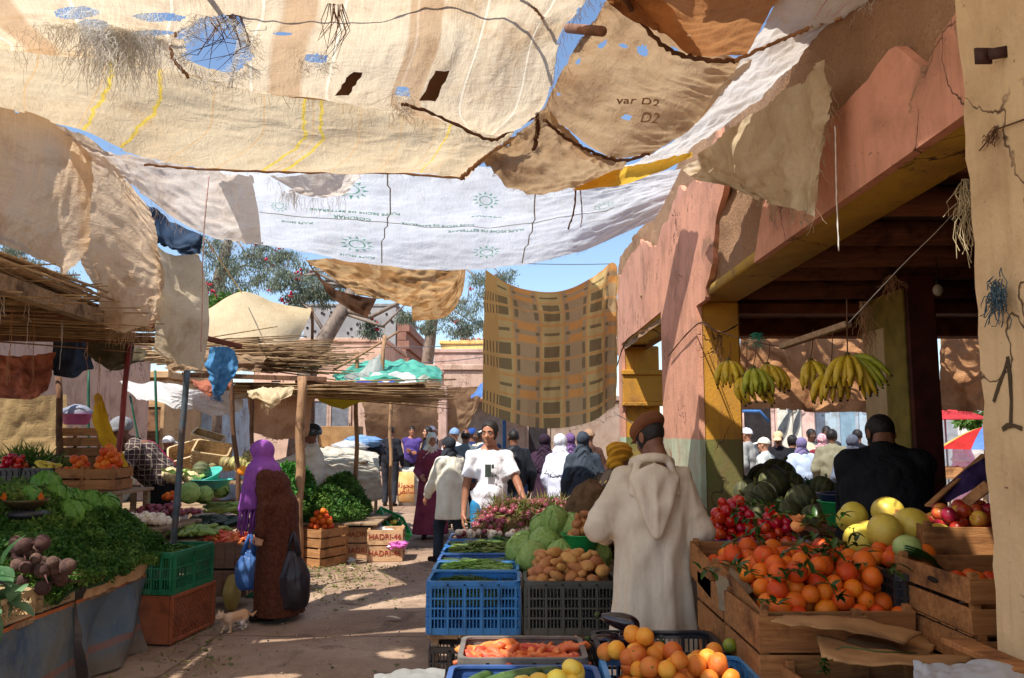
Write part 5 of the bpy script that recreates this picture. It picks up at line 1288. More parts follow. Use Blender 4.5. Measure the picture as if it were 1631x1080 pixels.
def bag(label,loc,w,h,mt,handle=.16,seed=0,sq=.62):
 def f(P):
  x,y,z=P;t=np.clip(z/h,0,1);r=w*np.clip(np.sqrt(np.clip(1-(2*t*.62-.55)**2*1.15,.001,1)),.05,1)*(1-.62*np.clip((t-.55)/.45,0,1)**1.2)
  d=(np.sqrt((x/r)**2+(y/(r*sq))**2)-1)*r*sq;d=smax(d,z-h,.01);d=smax(d,-z,.03)
  th=np.arctan2(x,y);return d+.007*np.sin(th*11+3*vnoise(th,z*4,seed+0*z))*t+.006*vnoise(x*22,y*22,z*12+seed)
 root=empty('shopping_bag',loc,0,label,'bag','bags the woman in purple carries')
 field_mb(f,(-w*1.3,-w,-.02),(w*1.3,w,h+.04),.011).build('bag',mt,root)
 m=MB()
 for s in(-1,1):m.tube([(s*.05,0,h-.04),(s*.02,0,h+handle*.6),(0,0,h+handle)],[.035,.018,.012],8)
 m.build('handle',mt,root)
p=at(468,860,7.30);bag('bulging black plastic carrier bag hanging almost to the ground',(p.x,7.28,.12),.165,.50,M('black_plastic_film',S(62,52,58),S(40,34,38),rough=.35,trans=.25,spec=.5),seed=3)
p=at(397,860,7.6);bag('translucent blue plastic carrier bag full of greens',(p.x,7.62,.22),.125,.36,M('blue_plastic_film',S(90,130,190),S(60,96,160),rough=.3,trans=.35,spec=.5),seed=7)
def add(label,px,Y,rz,H,kind,c,headk='hair',hm=None,sk='a',lean=0,la=None,ra=None,stride=0,hd=(0,0),fat=1,tm=None,res=.017,beard=None,low=None,sleeve=1.0,g=.024,w1=.29,seed=0,extras=None,nm=None,hands=(.35,.35),grp='shoppers in the alley',eyes=True,**kw):
 B=Body(H,lean,la=la,ra=ra,stride=stride,head=hd,fat=fat)
 mats=robe(B,c,.185,w1,kw.get('hem',.05),g,seed=seed)if kind=='robe' else{**shirt(B,c,g,low or .84,sleeve,nm=nm or 'jacket',loose=kw.get('loose',.01)),**trous(B,tm or BLK)}
 if nm=='shawl':mats['shawl']=(c,lambda P:smin(B.torso(P,g,.8,1.0),B.skirt(P,1.2,.60,.19,.27,4,.09),.06))
 return person(label,px,Y,rz,B,mats,headk,hm,sk,res,group=grp,beard=beard,extras=extras,hands=hands,eyes=eyes)
def tee(root,B):
 m=MB();k=B.k
 ys=lambda x,z:-.153*k+.5*x*x
 for x0,x1,z0,z1 in((-.06,.0,1.19,1.31),(.004,.03,1.27,1.31)):
  n=5;V=[(x0+(x1-x0)*i/n,ys(x0+(x1-x0)*i/n,0),z)for z in(z0*k,z1*k)for i in range(n+1)];V2=[(a,b+.01,c)for a,b,c in V]
  m.add(V,[(i,i+1,n+2+i,n+1+i)for i in range(n)])
 for x in(.015,.045):m.ell((x,ys(x,0),1.205*k),(.012,.004,.014),10,6)
 m.build('chest_print',cm('print_grey',(70,78,70)),root)
add('teenage boy in a white printed t-shirt and blue shorts standing behind the onions',780,8.1,.12,1.80,'shirt',WHT,'hair',None,'a',sleeve=.42,low=.88,tm=cm('blue_shorts',(50,130,176)),ra=(-.25,-.03,.84),la=(.34,-.26,.88),hd=(.12,-.45),res=.012,fat=.9,g=.017,nm='shirt',loose=.02,hands=(1.5,.35),extras=tee,grp='people round the onion stand')
add('woman in a black headscarf and long white shawl bending to the crates',718,10.6,pi+.75,1.63,'x',OFFW,'hijab_short',cm('charcoal_scarf',(50,52,58),(38,40,44)),'c',lean=.06,low=.56,g=.032,tm=cm('dark_slate',(56,64,76),(42,48,58)),stride=.55,loose=.06,nm='shawl',la=(.2,-.3,.85),ra=(-.25,-.1,.8),res=.013,grp='people round the onion stand')
add('woman in a maroon robe and white headscarf walking towards us',688,12.9,.15,1.68,'robe',cm('maroon',(150,70,92),(120,52,74)),'hijab',cm('white_scarf',(246,240,232)),'c',ra=(-.18,-.3,1.02),hd=(.12,.1),hem=.08,res=.014,seed=3)
add('man seen from behind in a black jacket and dark grey trousers by the sack',622,18.6,pi-.1,1.84,'x',cm('black_blue',(40,40,46)),'cropped',None,'b',tm=CHAR,stride=.15,fat=1.05)
add('man in a purple shirt with folded arms at the covered stall',656,20.5,.1,1.86,'x',cm('violet_shirt',(92,74,140),(72,56,116)),'cropped',None,'a',la=(-.02,-.24,1.14),ra=(.02,-.24,1.10),nm='shirt')
add('man in a dark suit looking to the left behind the woman in maroon',682,18.5,-1.2,1.82,'x',NAVY,'hair',None,'c')
add('man in a pale cap far back beside the pink post',687,21,2.4,1.86,'x',CHAR,'cap',cm('pale_cap',(220,220,224)),'b')
add('man in a light blue cap and white shirt with his back turned',724,14.4,pi+.4,1.76,'x',WHT,'cap',cm('sky_cap',(140,170,206)),'a',nm='shirt')
add('balding man in a grey leather jacket with his back turned',742,13.2,pi+.1,1.74,'x',cm('slate_leather',(112,122,128),(92,100,106),rough=.45),'bald_fringe',None,'b',fat=1.1)
add('man in a royal blue cap half hidden behind the balding man',752,15.2,pi-.6,1.76,'x',cm('blue_dark',(44,54,96)),'cap',cm('royal_cap',(50,84,160)),'b')
add('dark-skinned man looking left behind the boy in the white t-shirt',763,14.8,-.9,1.75,'x',cm('beige_shirt',(206,196,176)),'cropped',None,'d',nm='shirt')
add('man in a white cap hidden behind the boy in the white t-shirt',779,12.8,pi+.9,1.80,'x',cm('blue_grey_coat',(66,78,104)),'cap',cm('white_cap',(238,238,240)),'b')
add('man in a black leather jacket and blue jeans seen from behind',818,11.4,pi+.25,1.73,'x',LEATH,'cropped',None,'b',tm=DENIM,la=(.32,-.1,.92),stride=.2,g=.03,fat=1.08,res=.014)
add('person in a dark plum robe and black veil in the shade',868,12.4,pi-.5,1.66,'robe',cm('plum',(72,48,66),(54,36,50)),'hijab_long',cm('plum_scarf',(56,40,54)),'b',seed=5)
add('woman wrapped in plain white robe and veil seen from behind',893,11.2,pi-.75,1.66,'robe',cm('white_robe',(232,232,246),(216,216,234)),'hijab_long',cm('white_veil',(240,240,250)),'c',seed=6,w1=.27,stride=.3,fat=1.05)
add('woman in a flowing slate-black robe and headscarf seen from behind',928,10.6,pi+.2,1.69,'robe',cm('slate_robe',(66,74,84),(50,56,66)),'hijab_long',cm('slate_scarf',(70,78,88),(52,58,68)),'b',seed=7,w1=.31,fat=1.1)
add('woman in a violet flowered headscarf between the white and black veils',908,13.2,pi,1.67,'robe',cm('lilac_print',(126,96,136),(90,60,110),scale=60,lo=.48,hi=.52),'hijab',cm('lilac_scarf',(130,100,140),(92,62,110),scale=60,lo=.48,hi=.52),'a')
add('man in a beige cap almost hidden under the plaid blanket',938,12.6,pi+.5,1.73,'x',cm('rust_brown',(96,66,52)),'cap',cm('beige_cap',(176,140,110)),'b')
def sacks(root,B):
 f=lambda P:fell(P,(-.1,.30,.95),(.23,.17,.33))+.02*fbm(P[0]*8,P[1]*8,P[2]*10,3)
 field_mb(f,(-.45,.0,.5),(.3,.6,1.4),.018).build('sack_on_back',cm('brown_sack',(110,84,58),(80,58,38),scale=14,bump=.9),root)
add('woman in a mustard turban and dark shawl bent under a brown sack',968,6.7,2.2,1.60,'robe',cm('dark_stripe_shawl',(52,42,34),(150,120,66),scale=26,lo=.6,hi=.64),'turban',cm('mustard',(216,160,52),(190,132,40)),'b',lean=.2,hd=(.1,0),extras=sacks,res=.013,w1=.25,grp='people round the onion stand',la=(.3,-.35,1.1))
def vend(root,B):
 pass
B=Body(1.85,lean=.66,la=(.30,-.60,.92),ra=(-.22,-.66,.86),head=(-.1,.3),fat=1.12)
t=NT('cloth_check');v=t.coord();s=t.sep(v)
q=None
for i,pr in((0,.055),(2,.055),(1,.055)):
 e=t.math('LESS_THAN',t.math('FRACT',t.math('DIVIDE',t.math('ADD',s[i],t.math('MULTIPLY',t.noise(v,3,2),.03)),pr)),.10);q=e if q is None else t.math('MAXIMUM',q,e)
CHK=t.fin(t.mix(t.math('MULTIPLY',q,.7),S(62,46,48),S(186,170,150)),.9,t.bump(t.noise(v,12,4),.5,.02))
person('stallholder in a grey beanie, checked shirt and magenta waistcoat stooping over his crates',262,8.9,-1.15,B,{**shirt(B,CHK,.035,.80,nm='shirt'),'waistcoat':(cm('magenta',(150,30,76),(120,22,60)),lambda P:smax(smax(smax(B.torso(P,.048,.86,.1),np.abs(P[0]+.06)-.085,.01),-(fell(P,B.up(np.array((0,-.2,1.2))),(.09,.2,.6))),.01),-(fell(P,B.J['er'],(.16,.16,.16))),.01)),**trous(B)},head='beanie',headmat=cm('grey_beanie',(150,150,152),(120,120,124)),sk='b',beard=('beard',),res=.013,group='stallholders',loc=(at(262,690,8.9).x,8.9,.12))
add('man in a white cap and black coat sitting far back between the poles',268,12.5,pi-.3,1.62,'x',cm('black_coat',(36,34,38)),'cap',cm('white_cap',(238,238,240)),'b',grp='stallholders')
add('man in a pale blue shirt behind the stooping stallholder',192,10.2,pi/2,1.66,'x',cm('pale_blue',(190,206,214)),'hair',None,'b',lean=.3,nm='shirt',grp='stallholders')
add('man in a dark helmet and off-white jacket reaching over the stall',497,11.6,-pi/2+.1,1.78,'x',cm('offwhite_jacket',(226,220,206),(206,198,182)),'helmet',M('helmet_shell',S(52,64,76),S(44,54,64),rough=.2,bump=0,spec=.6),'b',la=(.1,-.52,1.18),ra=(-.1,-.5,1.15),fat=1.15,low=.72,loose=.03,res=.014,grp='stallholders')
add('child in a blue and white striped shirt among the boxes',528,15,-.7,1.72,'x',cm('teal_stripe',(70,110,120),(190,200,196),scale=22,lo=.48,hi=.52),'cropped',None,'b',nm='shirt',grp='stallholders',lean=.3)
G2='shoppers beyond the arcade'
add('man in a white cap and grey jacket beyond the arcade',1190,14.3,pi+.8,1.76,'x',GREYC,'cap',cm('white_cap',(238,238,240)),'a',grp=G2,g=.035)
add('old man in a cream cap and pale jacket walking left beyond the arcade',1217,12.6,pi+.9,1.60,'x',cm('pale_grey',(200,204,196),(180,184,176)),'cap',cm('cream_cap',(232,226,206)),'c',grp=G2,g=.035)
add('man in a beige cap and black coat looking down beyond the arcade',1240,13.8,-.5,1.70,'x',cm('black_coat',(36,34,38)),'cap',cm('tan_cap',(216,190,146)),'a',grp=G2,hd=(.3,0),beard=('moustache',))
add('dark-haired woman in black beside the beige-capped man',1262,13.6,pi-.3,1.64,'robe',BLK,'hair_long',None,'a',grp=G2)
add('woman in a purple headscarf and light blue hooded top',1276,12.8,pi+.1,1.60,'x',cm('light_blue',(190,202,224),(172,186,212)),'hijab_short',cm('violet_scarf',(128,116,156)),'c',grp=G2,g=.04,low=.75)
add('young man facing us between the purple and the red headscarves',1292,14.6,.2,1.76,'x',cm('cream_shirt',(210,200,170)),'cropped',None,'d',grp=G2,nm='shirt')
add('woman in a red checked headscarf and dark red dress',1309,14,pi-.2,1.66,'robe',cm('dark_red',(130,44,56)),'hijab_short',cm('red_check',(186,90,106),(230,200,200),scale=60,lo=.48,hi=.52),'a',grp=G2)
add('young man facing us above the olive sweater',1317,15.4,-.2,1.82,'x',CHAR,'cropped',None,'d',grp=G2)
add('man in an olive-grey sweater with his back turned',1325,12.6,pi-.5,1.74,'x',cm('olive_sweater',(140,134,110),(120,114,92)),'hair',None,'d',grp=G2,g=.035,sleeve=1)
add('woman in a grey headscarf and hooded top with a white emblem',1357,11.6,pi-.25,1.65,'x',cm('grey_hoodie',(116,122,136),(98,104,118)),'hijab_short',cm('grey_scarf',(96,100,114)),'b',grp=G2,g=.04)
add('man with black hair behind the grey headscarf',1366,14,pi,1.74,'x',BLK,'hair',None,'b',grp=G2)
add('woman in a pink shawl and white veil under the striped parasol',1530,17.5,-1.3,1.62,'robe',cm('pink_robe',(246,196,212),(232,176,196)),'hijab_long',cm('pinkish_veil',(248,226,234)),'a',grp=G2)
# ---------- middle stand: crates on a low bench in the alley
Z0=.72;GC='plastic crates of the middle stand'
def bench(label,x0,x1,y0,y1,z,mat=WGREY,legs=True,name='market_bench'):
 t=Thing(name,label,'bench',((x0+x1)/2,(y0+y1)/2,0),'benches carrying the goods')
 m=MB();k=max(2,int((x1-x0)/.2))
 for i in range(k):m.bx(x0+(x1-x0)*i/k+.004,x0+(x1-x0)*(i+1)/k-.004,y0,y1,z-.028,z,bev=.003)
 t.part('board_top',m,mat,smooth=False)
 for a in(x0+.05,x1-.05):
  for b in(y0+.06,y1-.06):m=MB();m.bx(a-.025,a+.025,b-.025,b+.025,0,z-.028,bev=.003);t.part('leg',m,mat,smooth=False)
 return t
bench('weathered low bench under the blue crates of beans',-.54,.68,5.26,7.3,.385)
bench('weathered bench under the onion heap',-.58,.95,7.36,8.0-.35,.70)
bench('weathered bench under the carrots and aubergines',-.25,.92,3.05,3.93,.43)
plastic_crate('dark crate standing on the ground below the blue bean crate',(-.24,5.40,.005),.58,.26,.30,PBLACK,group=GC)
def pods(label,box,z,n,L,r,mat,seed=0,yaw=None,spread=.35,dome=.05,name='green_beans'):
 rr=random.Random(seed);m=MB();x0,x1,y0,y1=box
 for i in range(n):
  x,y=rr.uniform(x0,x1),rr.uniform(y0,y1);u=abs(2*(x-x0)/(x1-x0)-1);w=abs(2*(y-y0)/(y1-y0)-1);zz=z+rr.uniform(-.03,.01)+dome*(1-u*u)*(1-w*w)
  a=(rr.uniform(0,pi)if yaw is None else yaw+rr.gauss(0,.5));l=L*rr.uniform(.7,1.15);e=rr.uniform(-.25,.25);c=rr.uniform(-.15,.15)
  l=min(l,1.6*min(x1-x0,y1-y0));d=Vector((math.cos(a)*math.cos(e),math.sin(a)*math.cos(e),math.sin(e)*spread));s=Vector((-d.y,d.x,.5))
  P_=[Vector((x,y,zz))+d*l*(t-.5)+s*c*l*(1-(2*t-1)**2)*.5 for t in(0,.25,.5,.75,1)]
  for q in P_:q.x=min(max(q.x,x0-.005),x1+.005);q.y=min(max(q.y,y0-.005),y1+.005)
  m.tube(P_,[r*.3,r,r*1.05,r,r*.25],5)
 m2=MB();m2.bx(x0,x1,y0,y1,z-.10,z-.025)
 o=solo(name,m,mat,label,'beans','heaps of pods and beans',kind='stuff');m2.build('under_layer',mat,o,False,tuple(o.location));return o
def fillcrate(label,x0,y0,mat,L=.6,W=.4,Hh=.33,**k):return plastic_crate(label,(x0+L/2,y0+W/2,Z0-Hh),L,W,Hh,mat,group=GC,**k)
BEAN=herbmat('bean_green',(70,100,44),(52,82,36),(96,120,60));BEANL=herbmat('light_bean_green',(150,186,90),(120,164,66),(176,204,120));FAVA=herbmat('fava_green',(120,136,70),(98,118,52),(140,150,84))
fillcrate('big blue crate with a few dark green beans, nearest in the row',-.545,5.22,PBLUE,cols=5,rows=4)
pods('dark green beans low in the nearest blue crate',(-.50,-.10,5.28,5.56),.66,260,.12,.0045,BEAN,1,name='green_beans')
fillcrate('light blue crate heaped with pale green beans',-.55,5.64,PSKY);pods('pale green string beans heaped in the light blue crate',(-.50,.0,5.70,5.98),.70,480,.13,.0042,BEANL,2,dome=.05)
fillcrate('dark blue crate of courgettes behind the string beans',-.555,6.06,PNAVY,W=.34)
fillcrate('blue crate of broad bean pods',-.56,6.42,PBLUE,W=.36);pods('long broad bean pods heaped in the blue crate',(-.50,.0,6.46,6.74),.71,120,.17,.010,FAVA,3,name='broad_beans',dome=.07)
fillcrate('blue crate with a few broad beans and courgettes, last before the turnips',-.565,6.84,PBLUE,W=.40);pods('big green pods in the last blue crate',(-.3,.0,6.90,7.18),.71,34,.18,.016,BEAN,4,name='broad_beans',dome=.05)
fillcrate('dark crate full of turnips and small onions in front of the onion heap',-.57,7.28,PNAVY,L=1.0,W=.42,Hh=.2,slots=False)
pile(ZUC,16,.021,(-.50,.02,6.10,6.36),.66,'green courgette lying in the dark blue crate','vegetable','courgettes in the dark blue crate',seed=3,flat=True,spread=.15,yaw=0,base_r=.021)
pile(ZUC,7,.024,(-.52,-.3,6.88,7.2),.68,'green courgette in the last blue crate','vegetable','courgettes in the last blue crate',seed=4,flat=True,spread=.2,base_r=.021)
fillcrate('dark grey crate heaped with potatoes beside the robed man',.075,5.22,pm('dark_grey',(74,76,70)),cols=5,rows=4)
pile(POTATO,112,.036,(.09,.67,5.24,5.76),.66,'brown potato in the heap on the dark grey crate','vegetable','potatoes heaped on the dark grey crate',mound=.22,seed=5,flat=True,spread=.6,base_r=.036,rv=.25)
bench('bench behind the potatoes carrying cabbages',.07,1.0,5.75,6.95,.66)
for i,(x,y,z,s)in enumerate(((.14,5.95,.755,1.05),(.36,5.92,.77,1.05),(.60,6.0,.765,1.0),(.25,6.14,.83,1.1),(.02+.05,6.2,.77,1.05),(.45,6.2,.93,1.0),(.25,6.38,.92,1.0),(.32,6.18,1.00,.92),(.48,6.42,.80,1.0),(.10,6.42,.78,1.0))):
 put(CABBAGE[i%3],(x,y,z),(random.uniform(-.5,.5),random.uniform(-.5,.5),i*1.3),s,'green cabbage in the pile behind the potatoes','vegetable','cabbages piled behind the potatoes')
def basin(label,loc,r,h,mat,seed=0,oval=1.0,rot=None):
 m=MB();m.lathe([(.001,.004),(r*.62,.0),(r*.68,.006),(r*.95,h*.92),(r*1.05,h*.96),(r*1.06,h),(r*.96,h),(r*.93,h*.92),(r*.66,.014),(.001,.012)],36,loc,rot=rot)
 if oval!=1:m.v[-1][:,0]=(m.v[-1][:,0]-loc[0])*oval+loc[0]
 return solo('basin',m,mat,label,'basin','plastic basins')
c=at(922,872,5.9);basin('bright green basin holding small potatoes',(c.x+.02,5.92,.78),.14,.15,PLGREEN)
pile(POTATO,34,.024,(c.x-.09,c.x+.13,5.83,6.03),.88,'small potato in the bright green basin','vegetable','small potatoes in the green basin',mound=.5,seed=6,base_r=.036)
put(SQUASH,at(915,848,6.3)+Vector((0,0,-.02)),(.2,0,1),.62,'round green squash behind the green basin','vegetable')
hf=lambda x,y:.70+.27*max(0,1-((x-.22)/.62)**4)*max(0,1-((y-7.85)/.45)**2)
oh=lambda x,y:hf(x,y)if(abs(x-.22)<.60 and abs(y-7.85)<.42)else float('nan')
heap('dry brown onion stalks and stems in the onion heap',oh,-.34,.78,7.44,8.0,1500,.14,.008,herbmat('onion_stalk',(150,140,80),(120,96,56),(110,134,60)),M('onion_core',S(96,44,48),S(120,90,60),scale=25),8,name='onion_stalks',cat='stalks')
rr=random.Random(9)
for i in range(270):
 while True:
  x,y=rr.uniform(-.36,.82),rr.uniform(7.44,7.98)
  if rr.random()<(.35 if(-.05<x<.38 and y<7.75)else 1):break
 put(ONION,(x,y,hf(x,y)+rr.uniform(-.005,.045)),rrot(rr),rr.uniform(.65,1.05),'red onion in the heap in front of the boy','vegetable','red onions heaped before the boy in white')
rr=random.Random(10)
for i in range(34):
 x,y=rr.uniform(-.52,.32),rr.uniform(7.32,7.5);p_=rr.random()<.62
 put(TURNIP if p_ else ONION,(x,y,.735+rr.uniform(0,.04)),rrot(rr),rr.uniform(.6,1.1)*(1 if rr.random()<.8 else 1.35),'pale turnip in front of the onion heap' if p_ else 'purple onion among the turnips','vegetable','turnips before the onion heap' if p_ else 'onions among the turnips')
plastic_crate('grey crate of carrots in the foreground',(.045,3.66,.44),.55,.38,.28,PGREY,group=GC,rows=3)
pile(CARROT,90,.0195,(-.20,.29,3.52,3.82),.655,'orange carrot in the grey foreground crate','vegetable','carrots in the grey foreground crate',seed=12,flat=True,spread=.3,base_r=.0195,tight=.8)
plastic_crate('slate-blue crate of lemons and courgettes at the bottom edge',(.045,3.22,.42),.60,.40,.29,PNAVY,group=GC,rows=3,slots=False)
pile(LEMON,18,.038,(-.06,.33,3.06,3.30),.60,'yellow lemon in the slate-blue crate','fruit','lemons in the slate-blue crate',seed=13,mound=.3,base_r=.043)
put(LEMON,(.235,3.24,.72),(.2,.4,1),1.15,'big yellow lemon on top in the slate-blue crate','fruit')
for i,(x,y,z,a)in enumerate(((-.16,3.30,.66,.9),(-.08,3.18,.66,.3),(.0,3.33,.68,.2),(-.14,3.15,.65,1.2),(.08,3.37,.68,-.1))):
 put(ZUC,(x,y,z),(.05,-.15,a),1.35,'dark green courgette in the slate-blue crate','vegetable','courgettes in the slate-blue crate')
plastic_crate('black slotted crate with four aubergines',(.655,3.76,.45),.57,.40,.27,PBLACK,group=GC,rows=3)
for i,(x,y,z,a,s)in enumerate(((.44,3.84,.70,.3,.9),(.44,3.70,.70,1.3,.85),(.535,3.80,.71,2.0,.9),(.50,3.88,.78,-.4,.95),(.60,3.84,.69,2.6,.85))):
 put(EGG,(x,y,z),(0,.15,a),s,'glossy dark aubergine in the black crate','vegetable','aubergines in the black crate')
plastic_crate('light blue crate heaped with pale oranges at the bottom edge',(.66,3.32,.44),.60,.40,.28,PSKY,group=GC,rows=3,rz=-.02)
pile(ORANGE2,72,.037,(.38,.93,3.13,3.50),.58,'pale orange in the light blue foreground crate','fruit','oranges in the light blue foreground crate',mound=.25,seed=15,base_r=.04)
for i,(x,y,z)in enumerate(((.52,3.44,.765),(.50,3.46,.82),(.43,3.43,.765),(.56,3.47,.77),(.50,3.39,.765),(.545,3.42,.82),(.39,3.47,.745),(.60,3.41,.765),(.47,3.36,.75))):
 put(ORANGE2[i%3],(x,y,z),(i,i*2,i),.95,'pale orange in the light blue foreground crate','fruit','oranges in the light blue foreground crate')
put(proto('lime',(lambda b:b.ell((0,0,0),.03,16,12))(MB()),fruitmat('lime_peel',(150,160,50),(120,140,40),rough=.4)),(.93,3.56,.75),(0,0,0),1.0,'single green lime on the corner of the black crate','fruit')
m_=cloth([[(-.56,3.42,.66),(-.42,3.43,.70),(-.27,3.4,.69)],[(-.6,3.2,.65),(-.45,3.2,.68),(-.27,3.2,.68)],[(-.62,3.0,.5),(-.48,2.95,.58),(-.27,2.95,.6)]],30,26,.03,6,6,5)
o=m_.build('plastic_sheet',M('grey_sheet',S(150,150,146),trans=.2),None,True,(-.45,3.3,.6));o.location=(-.45,3.3,.6);tag(o,'grey plastic sheet spread at the bottom edge left of the lemons','sheet')
bench('small bench under the grey plastic sheet',-.56,-.28,3.02,3.38,.62)
# ---------- stand of oranges under the arcade
GW='wooden crates of the orange stand'
k=0
for yy,tag_ in((3.46,'nearer'),(3.99,'farther')):
 for lv,(z,w)in enumerate(((.04,'lowest'),(.35,'middle'),(.66,'topmost'))):
  wooden_crate(f'worn wooden crate, {w} of the {tag_} stack at the left side of the oranges',(1.16,yy,z),.42,.51,.295,0,WCRATE_D,2,GW,seed=k);k+=1
for lv,(z,w)in enumerate(((.02,'lowest'),(.28,'second'),(.53,'third'))):
 wooden_crate(f'wooden crate stencilled in red, {w} from the ground in front of the oranges',(1.26+.02*lv,3.02,z),.52,.40,.245,.03*lv,WCRATE_D,2,GW,seed=20+lv)
REDP=M('red_stencil',S(170,60,44),S(140,50,40),scale=30);BLUP=M('blue_stencil',S(70,80,120),S(100,100,120),scale=30)
AR='\ufef1\ufeed\ufe8d\ufea8\ufeb0\ufea3'
for z in(.455-.04,.66):
 o=text(AR,.11,REDP,(1.22,2.815,z),(pi/2,0,.0),'stencilled_letters');o.parent=[q for q in bpy.data.objects if q.get('label','').startswith('wooden crate stencilled in red, '+('third' if z>.5 else 'second'))][0]
 o.location=o.location-o.parent.location
wooden_crate('open wooden crate of oranges with a long front board',(1.29,3.62,.80),.62,.62,.20,0,WCRATE_D,1,GW,seed=31,tilt=(.14,0,0))
wooden_crate('wide wooden crate under the oranges at the back',(1.30,4.18,.88),.70,.46,.18,0,WCRATE_D,1,GW,seed=32,tilt=(.10,0,0))
fl=lambda x,y:.885+.12*(y-3.3)
ol='bright orange in the big heap under the arcade';og='oranges heaped on the wooden stand'
pile(ORANGE,100,.0405,(.99,1.60,3.30,3.92),fl,ol,'fruit',og,mound=.25,seed=21,base_r=.04,rv=.2)
pile(ORANGE,56,.0405,(.96,1.74,3.85,4.34),lambda x,y:.965,ol,'fruit',og,mound=.15,seed=22,base_r=.04,rv=.2)
def sprig(label,c,n,seed,L=.055,mat=None,group='leafy sprigs among the oranges',spread=.10,open_=False):
 rr=random.Random(seed);m=MB();tw=MB();c=Vector(c)
 d=Vector((rr.uniform(-1,1),rr.uniform(-.6,.3),rr.uniform(.1,.6))).normalized();P_=[c+d*spread*i/4+Vector((0,0,-.02*(i/4)**2))for i in range(5)];tw.tube(P_,.0025,5)
 for i in range(n):
  q=P_[rr.randrange(5)];dd=Vector((rr.uniform(-1,1),rr.uniform(-1,.6),rr.uniform(-.3,.8)));m.leaf(q,dd,(0,0,1),L*rr.uniform(.7,1.3),L*.48,.3,seg=4)
 o=solo('leafy_sprig',m,mat or MATS['orange_leaf'],label,'leaves',group);tw.build('twig',STEMM,o,True,tuple(o.location));return o
M('orange_leaf',S(58,92,34),S(40,70,28),rough=.35,trans=.15,rnd=.3,spec=.5)
for i in range(26):
 x,y=random.uniform(1.0,1.6),random.uniform(3.32,4.2);sprig('dark green orange leaves on a twig in the orange heap',(x,y,1.04+.22*(y-3.3)+.05*(1-abs(x-1.3)/.35)),7,50+i)
for i,(px,py,Y)in enumerate(((1135,925,3.75),(1240,975,3.28),(1335,970,3.28),(1160,915,3.6),(1322,880,3.5),(1245,900,3.4))):sprig('hanging orange leaves at the edge of the orange heap',at(px,py-12,Y),8,90+i,group='sprigs at the edge of the oranges')
c=at(1270,838,3.95);m=MB();m.ell(c,(.032,.032,.028),16,12)
for a in range(6):m.leaf(c+Vector((0,0,.01)),(math.cos(a),math.sin(a),.7),(0,0,1),.06,.045,-.2,seg=3)
solo('peeled_orange',m,M('orange_flesh',S(248,176,110),S(240,150,80)),'peeled orange with its skin opened like a flower on top of the heap','fruit')
m=cloth([[(.98,3.98,1.0),(1.06,4.02,1.03),(1.12,4.05,.99)],[(.935,3.78,.955),(1.0,3.74,1.0),(1.08,3.7,.97)],[(.93,3.72,.86),(.965,3.66,.88),(1.04,3.66,.93)]],26,20,.02,10,10,7)
o=m.build('rag',M('grey_rag',S(150,132,106),S(120,104,84)),None,True,(.98,3.8,.92));o.location=(.98,3.8,.92);tag(o,'folded grey-brown rag under the oranges at the left corner','rag')
plastic_crate('royal blue crate of tomatoes, top of its stack',(1.35,5.05,.80),.44,.40,.22,PROYAL,rows=3,cols=4,group=GC)
plastic_crate('royal blue crate under the tomatoes, second of its stack',(1.30,5.03,.52),.50,.44,.27,PROYAL,rows=3,group=GC);plastic_crate('royal blue crate under the tomatoes, third of its stack',(1.29,5.0,.25),.50,.44,.26,PROYAL,rows=3,group=GC);plastic_crate('royal blue crate under the tomatoes, on the ground',(1.30,5.02,.0),.50,.44,.24,PROYAL,rows=3,group=GC)
plastic_crate('light blue crate of tomatoes behind the oranges',(1.55,4.90,.86),.40,.36,.16,PSKY,rows=3,group=GC)
pile(TOMATO,72,.034,(1.14,1.58,4.86,5.24),.95,'ripe red tomato in the royal blue crate','vegetable','tomatoes in the royal blue crate',mound=.5,seed=23,base_r=.034,rv=.18)
pile(TOMATO,30,.034,(1.40,1.74,4.75,5.05),.98,'ripe red tomato in the light blue crate behind the oranges','vegetable','tomatoes behind the oranges',mound=.5,seed=24,base_r=.034,rv=.18)
m=MB();m.bx(1.36,1.76,4.74,5.08,.0,.86);
def block(label,x0,x1,y0,y1,z,mat):
 t=Thing('trestle_table',label,'table',((x0+x1)/2,(y0+y1)/2,0),'tables inside the arcade');m=MB();k=max(2,int((y1-y0)/.15))
 for i in range(k):m.bx(x0,x1,y0+(y1-y0)*i/k+.003,y0+(y1-y0)*(i+1)/k-.003,z-.025,z,bev=.003)
 t.part('board_top',m,mat,smooth=False)
 for a in(x0+.05,x1-.05):
  for b_ in(y0+.05,y1-.05):m=MB();m.bx(a-.03,a+.03,b_-.03,b_+.03,0,z-.025);t.part('leg',m,mat,smooth=False)
block('rough board table under the yellow melons',1.62,2.62,3.50,4.55,1.0,WDARK);block('rough board table under the green squashes',1.75,3.3,5.6,7.4,.84,WDARK)
for i,(px,py,Y,s)in enumerate(((1414,815,4.15,.92),(1452,838,3.85,1.02),(1409,846,3.8,.95),(1370,862,3.95,.93),(1360,822,4.3,.85),(1497,860,3.75,.86),(1384,852,4.05,.85),(1352,828,4.45,.8),(1440,868,4.05,.9),(1400,880,4.2,.9),(1470,880,4.1,.9))):
 put(MELON,at(px,py,Y),(i*.7,i*.4,i*1.9),s,'round yellow melon behind the oranges','fruit','yellow melons behind the oranges')
put(proto('green_melon',(lambda b:b.ell((0,0,0),(.07,.07,.062),20,14))(MB()),fruitmat('green_melon_rind',(176,196,120),(150,176,96))),at(1445,872,3.5),(0,0,0),.85,'pale green squash lying between the melons and the oranges','vegetable')
m=MB();a=at(1440,885,3.45)
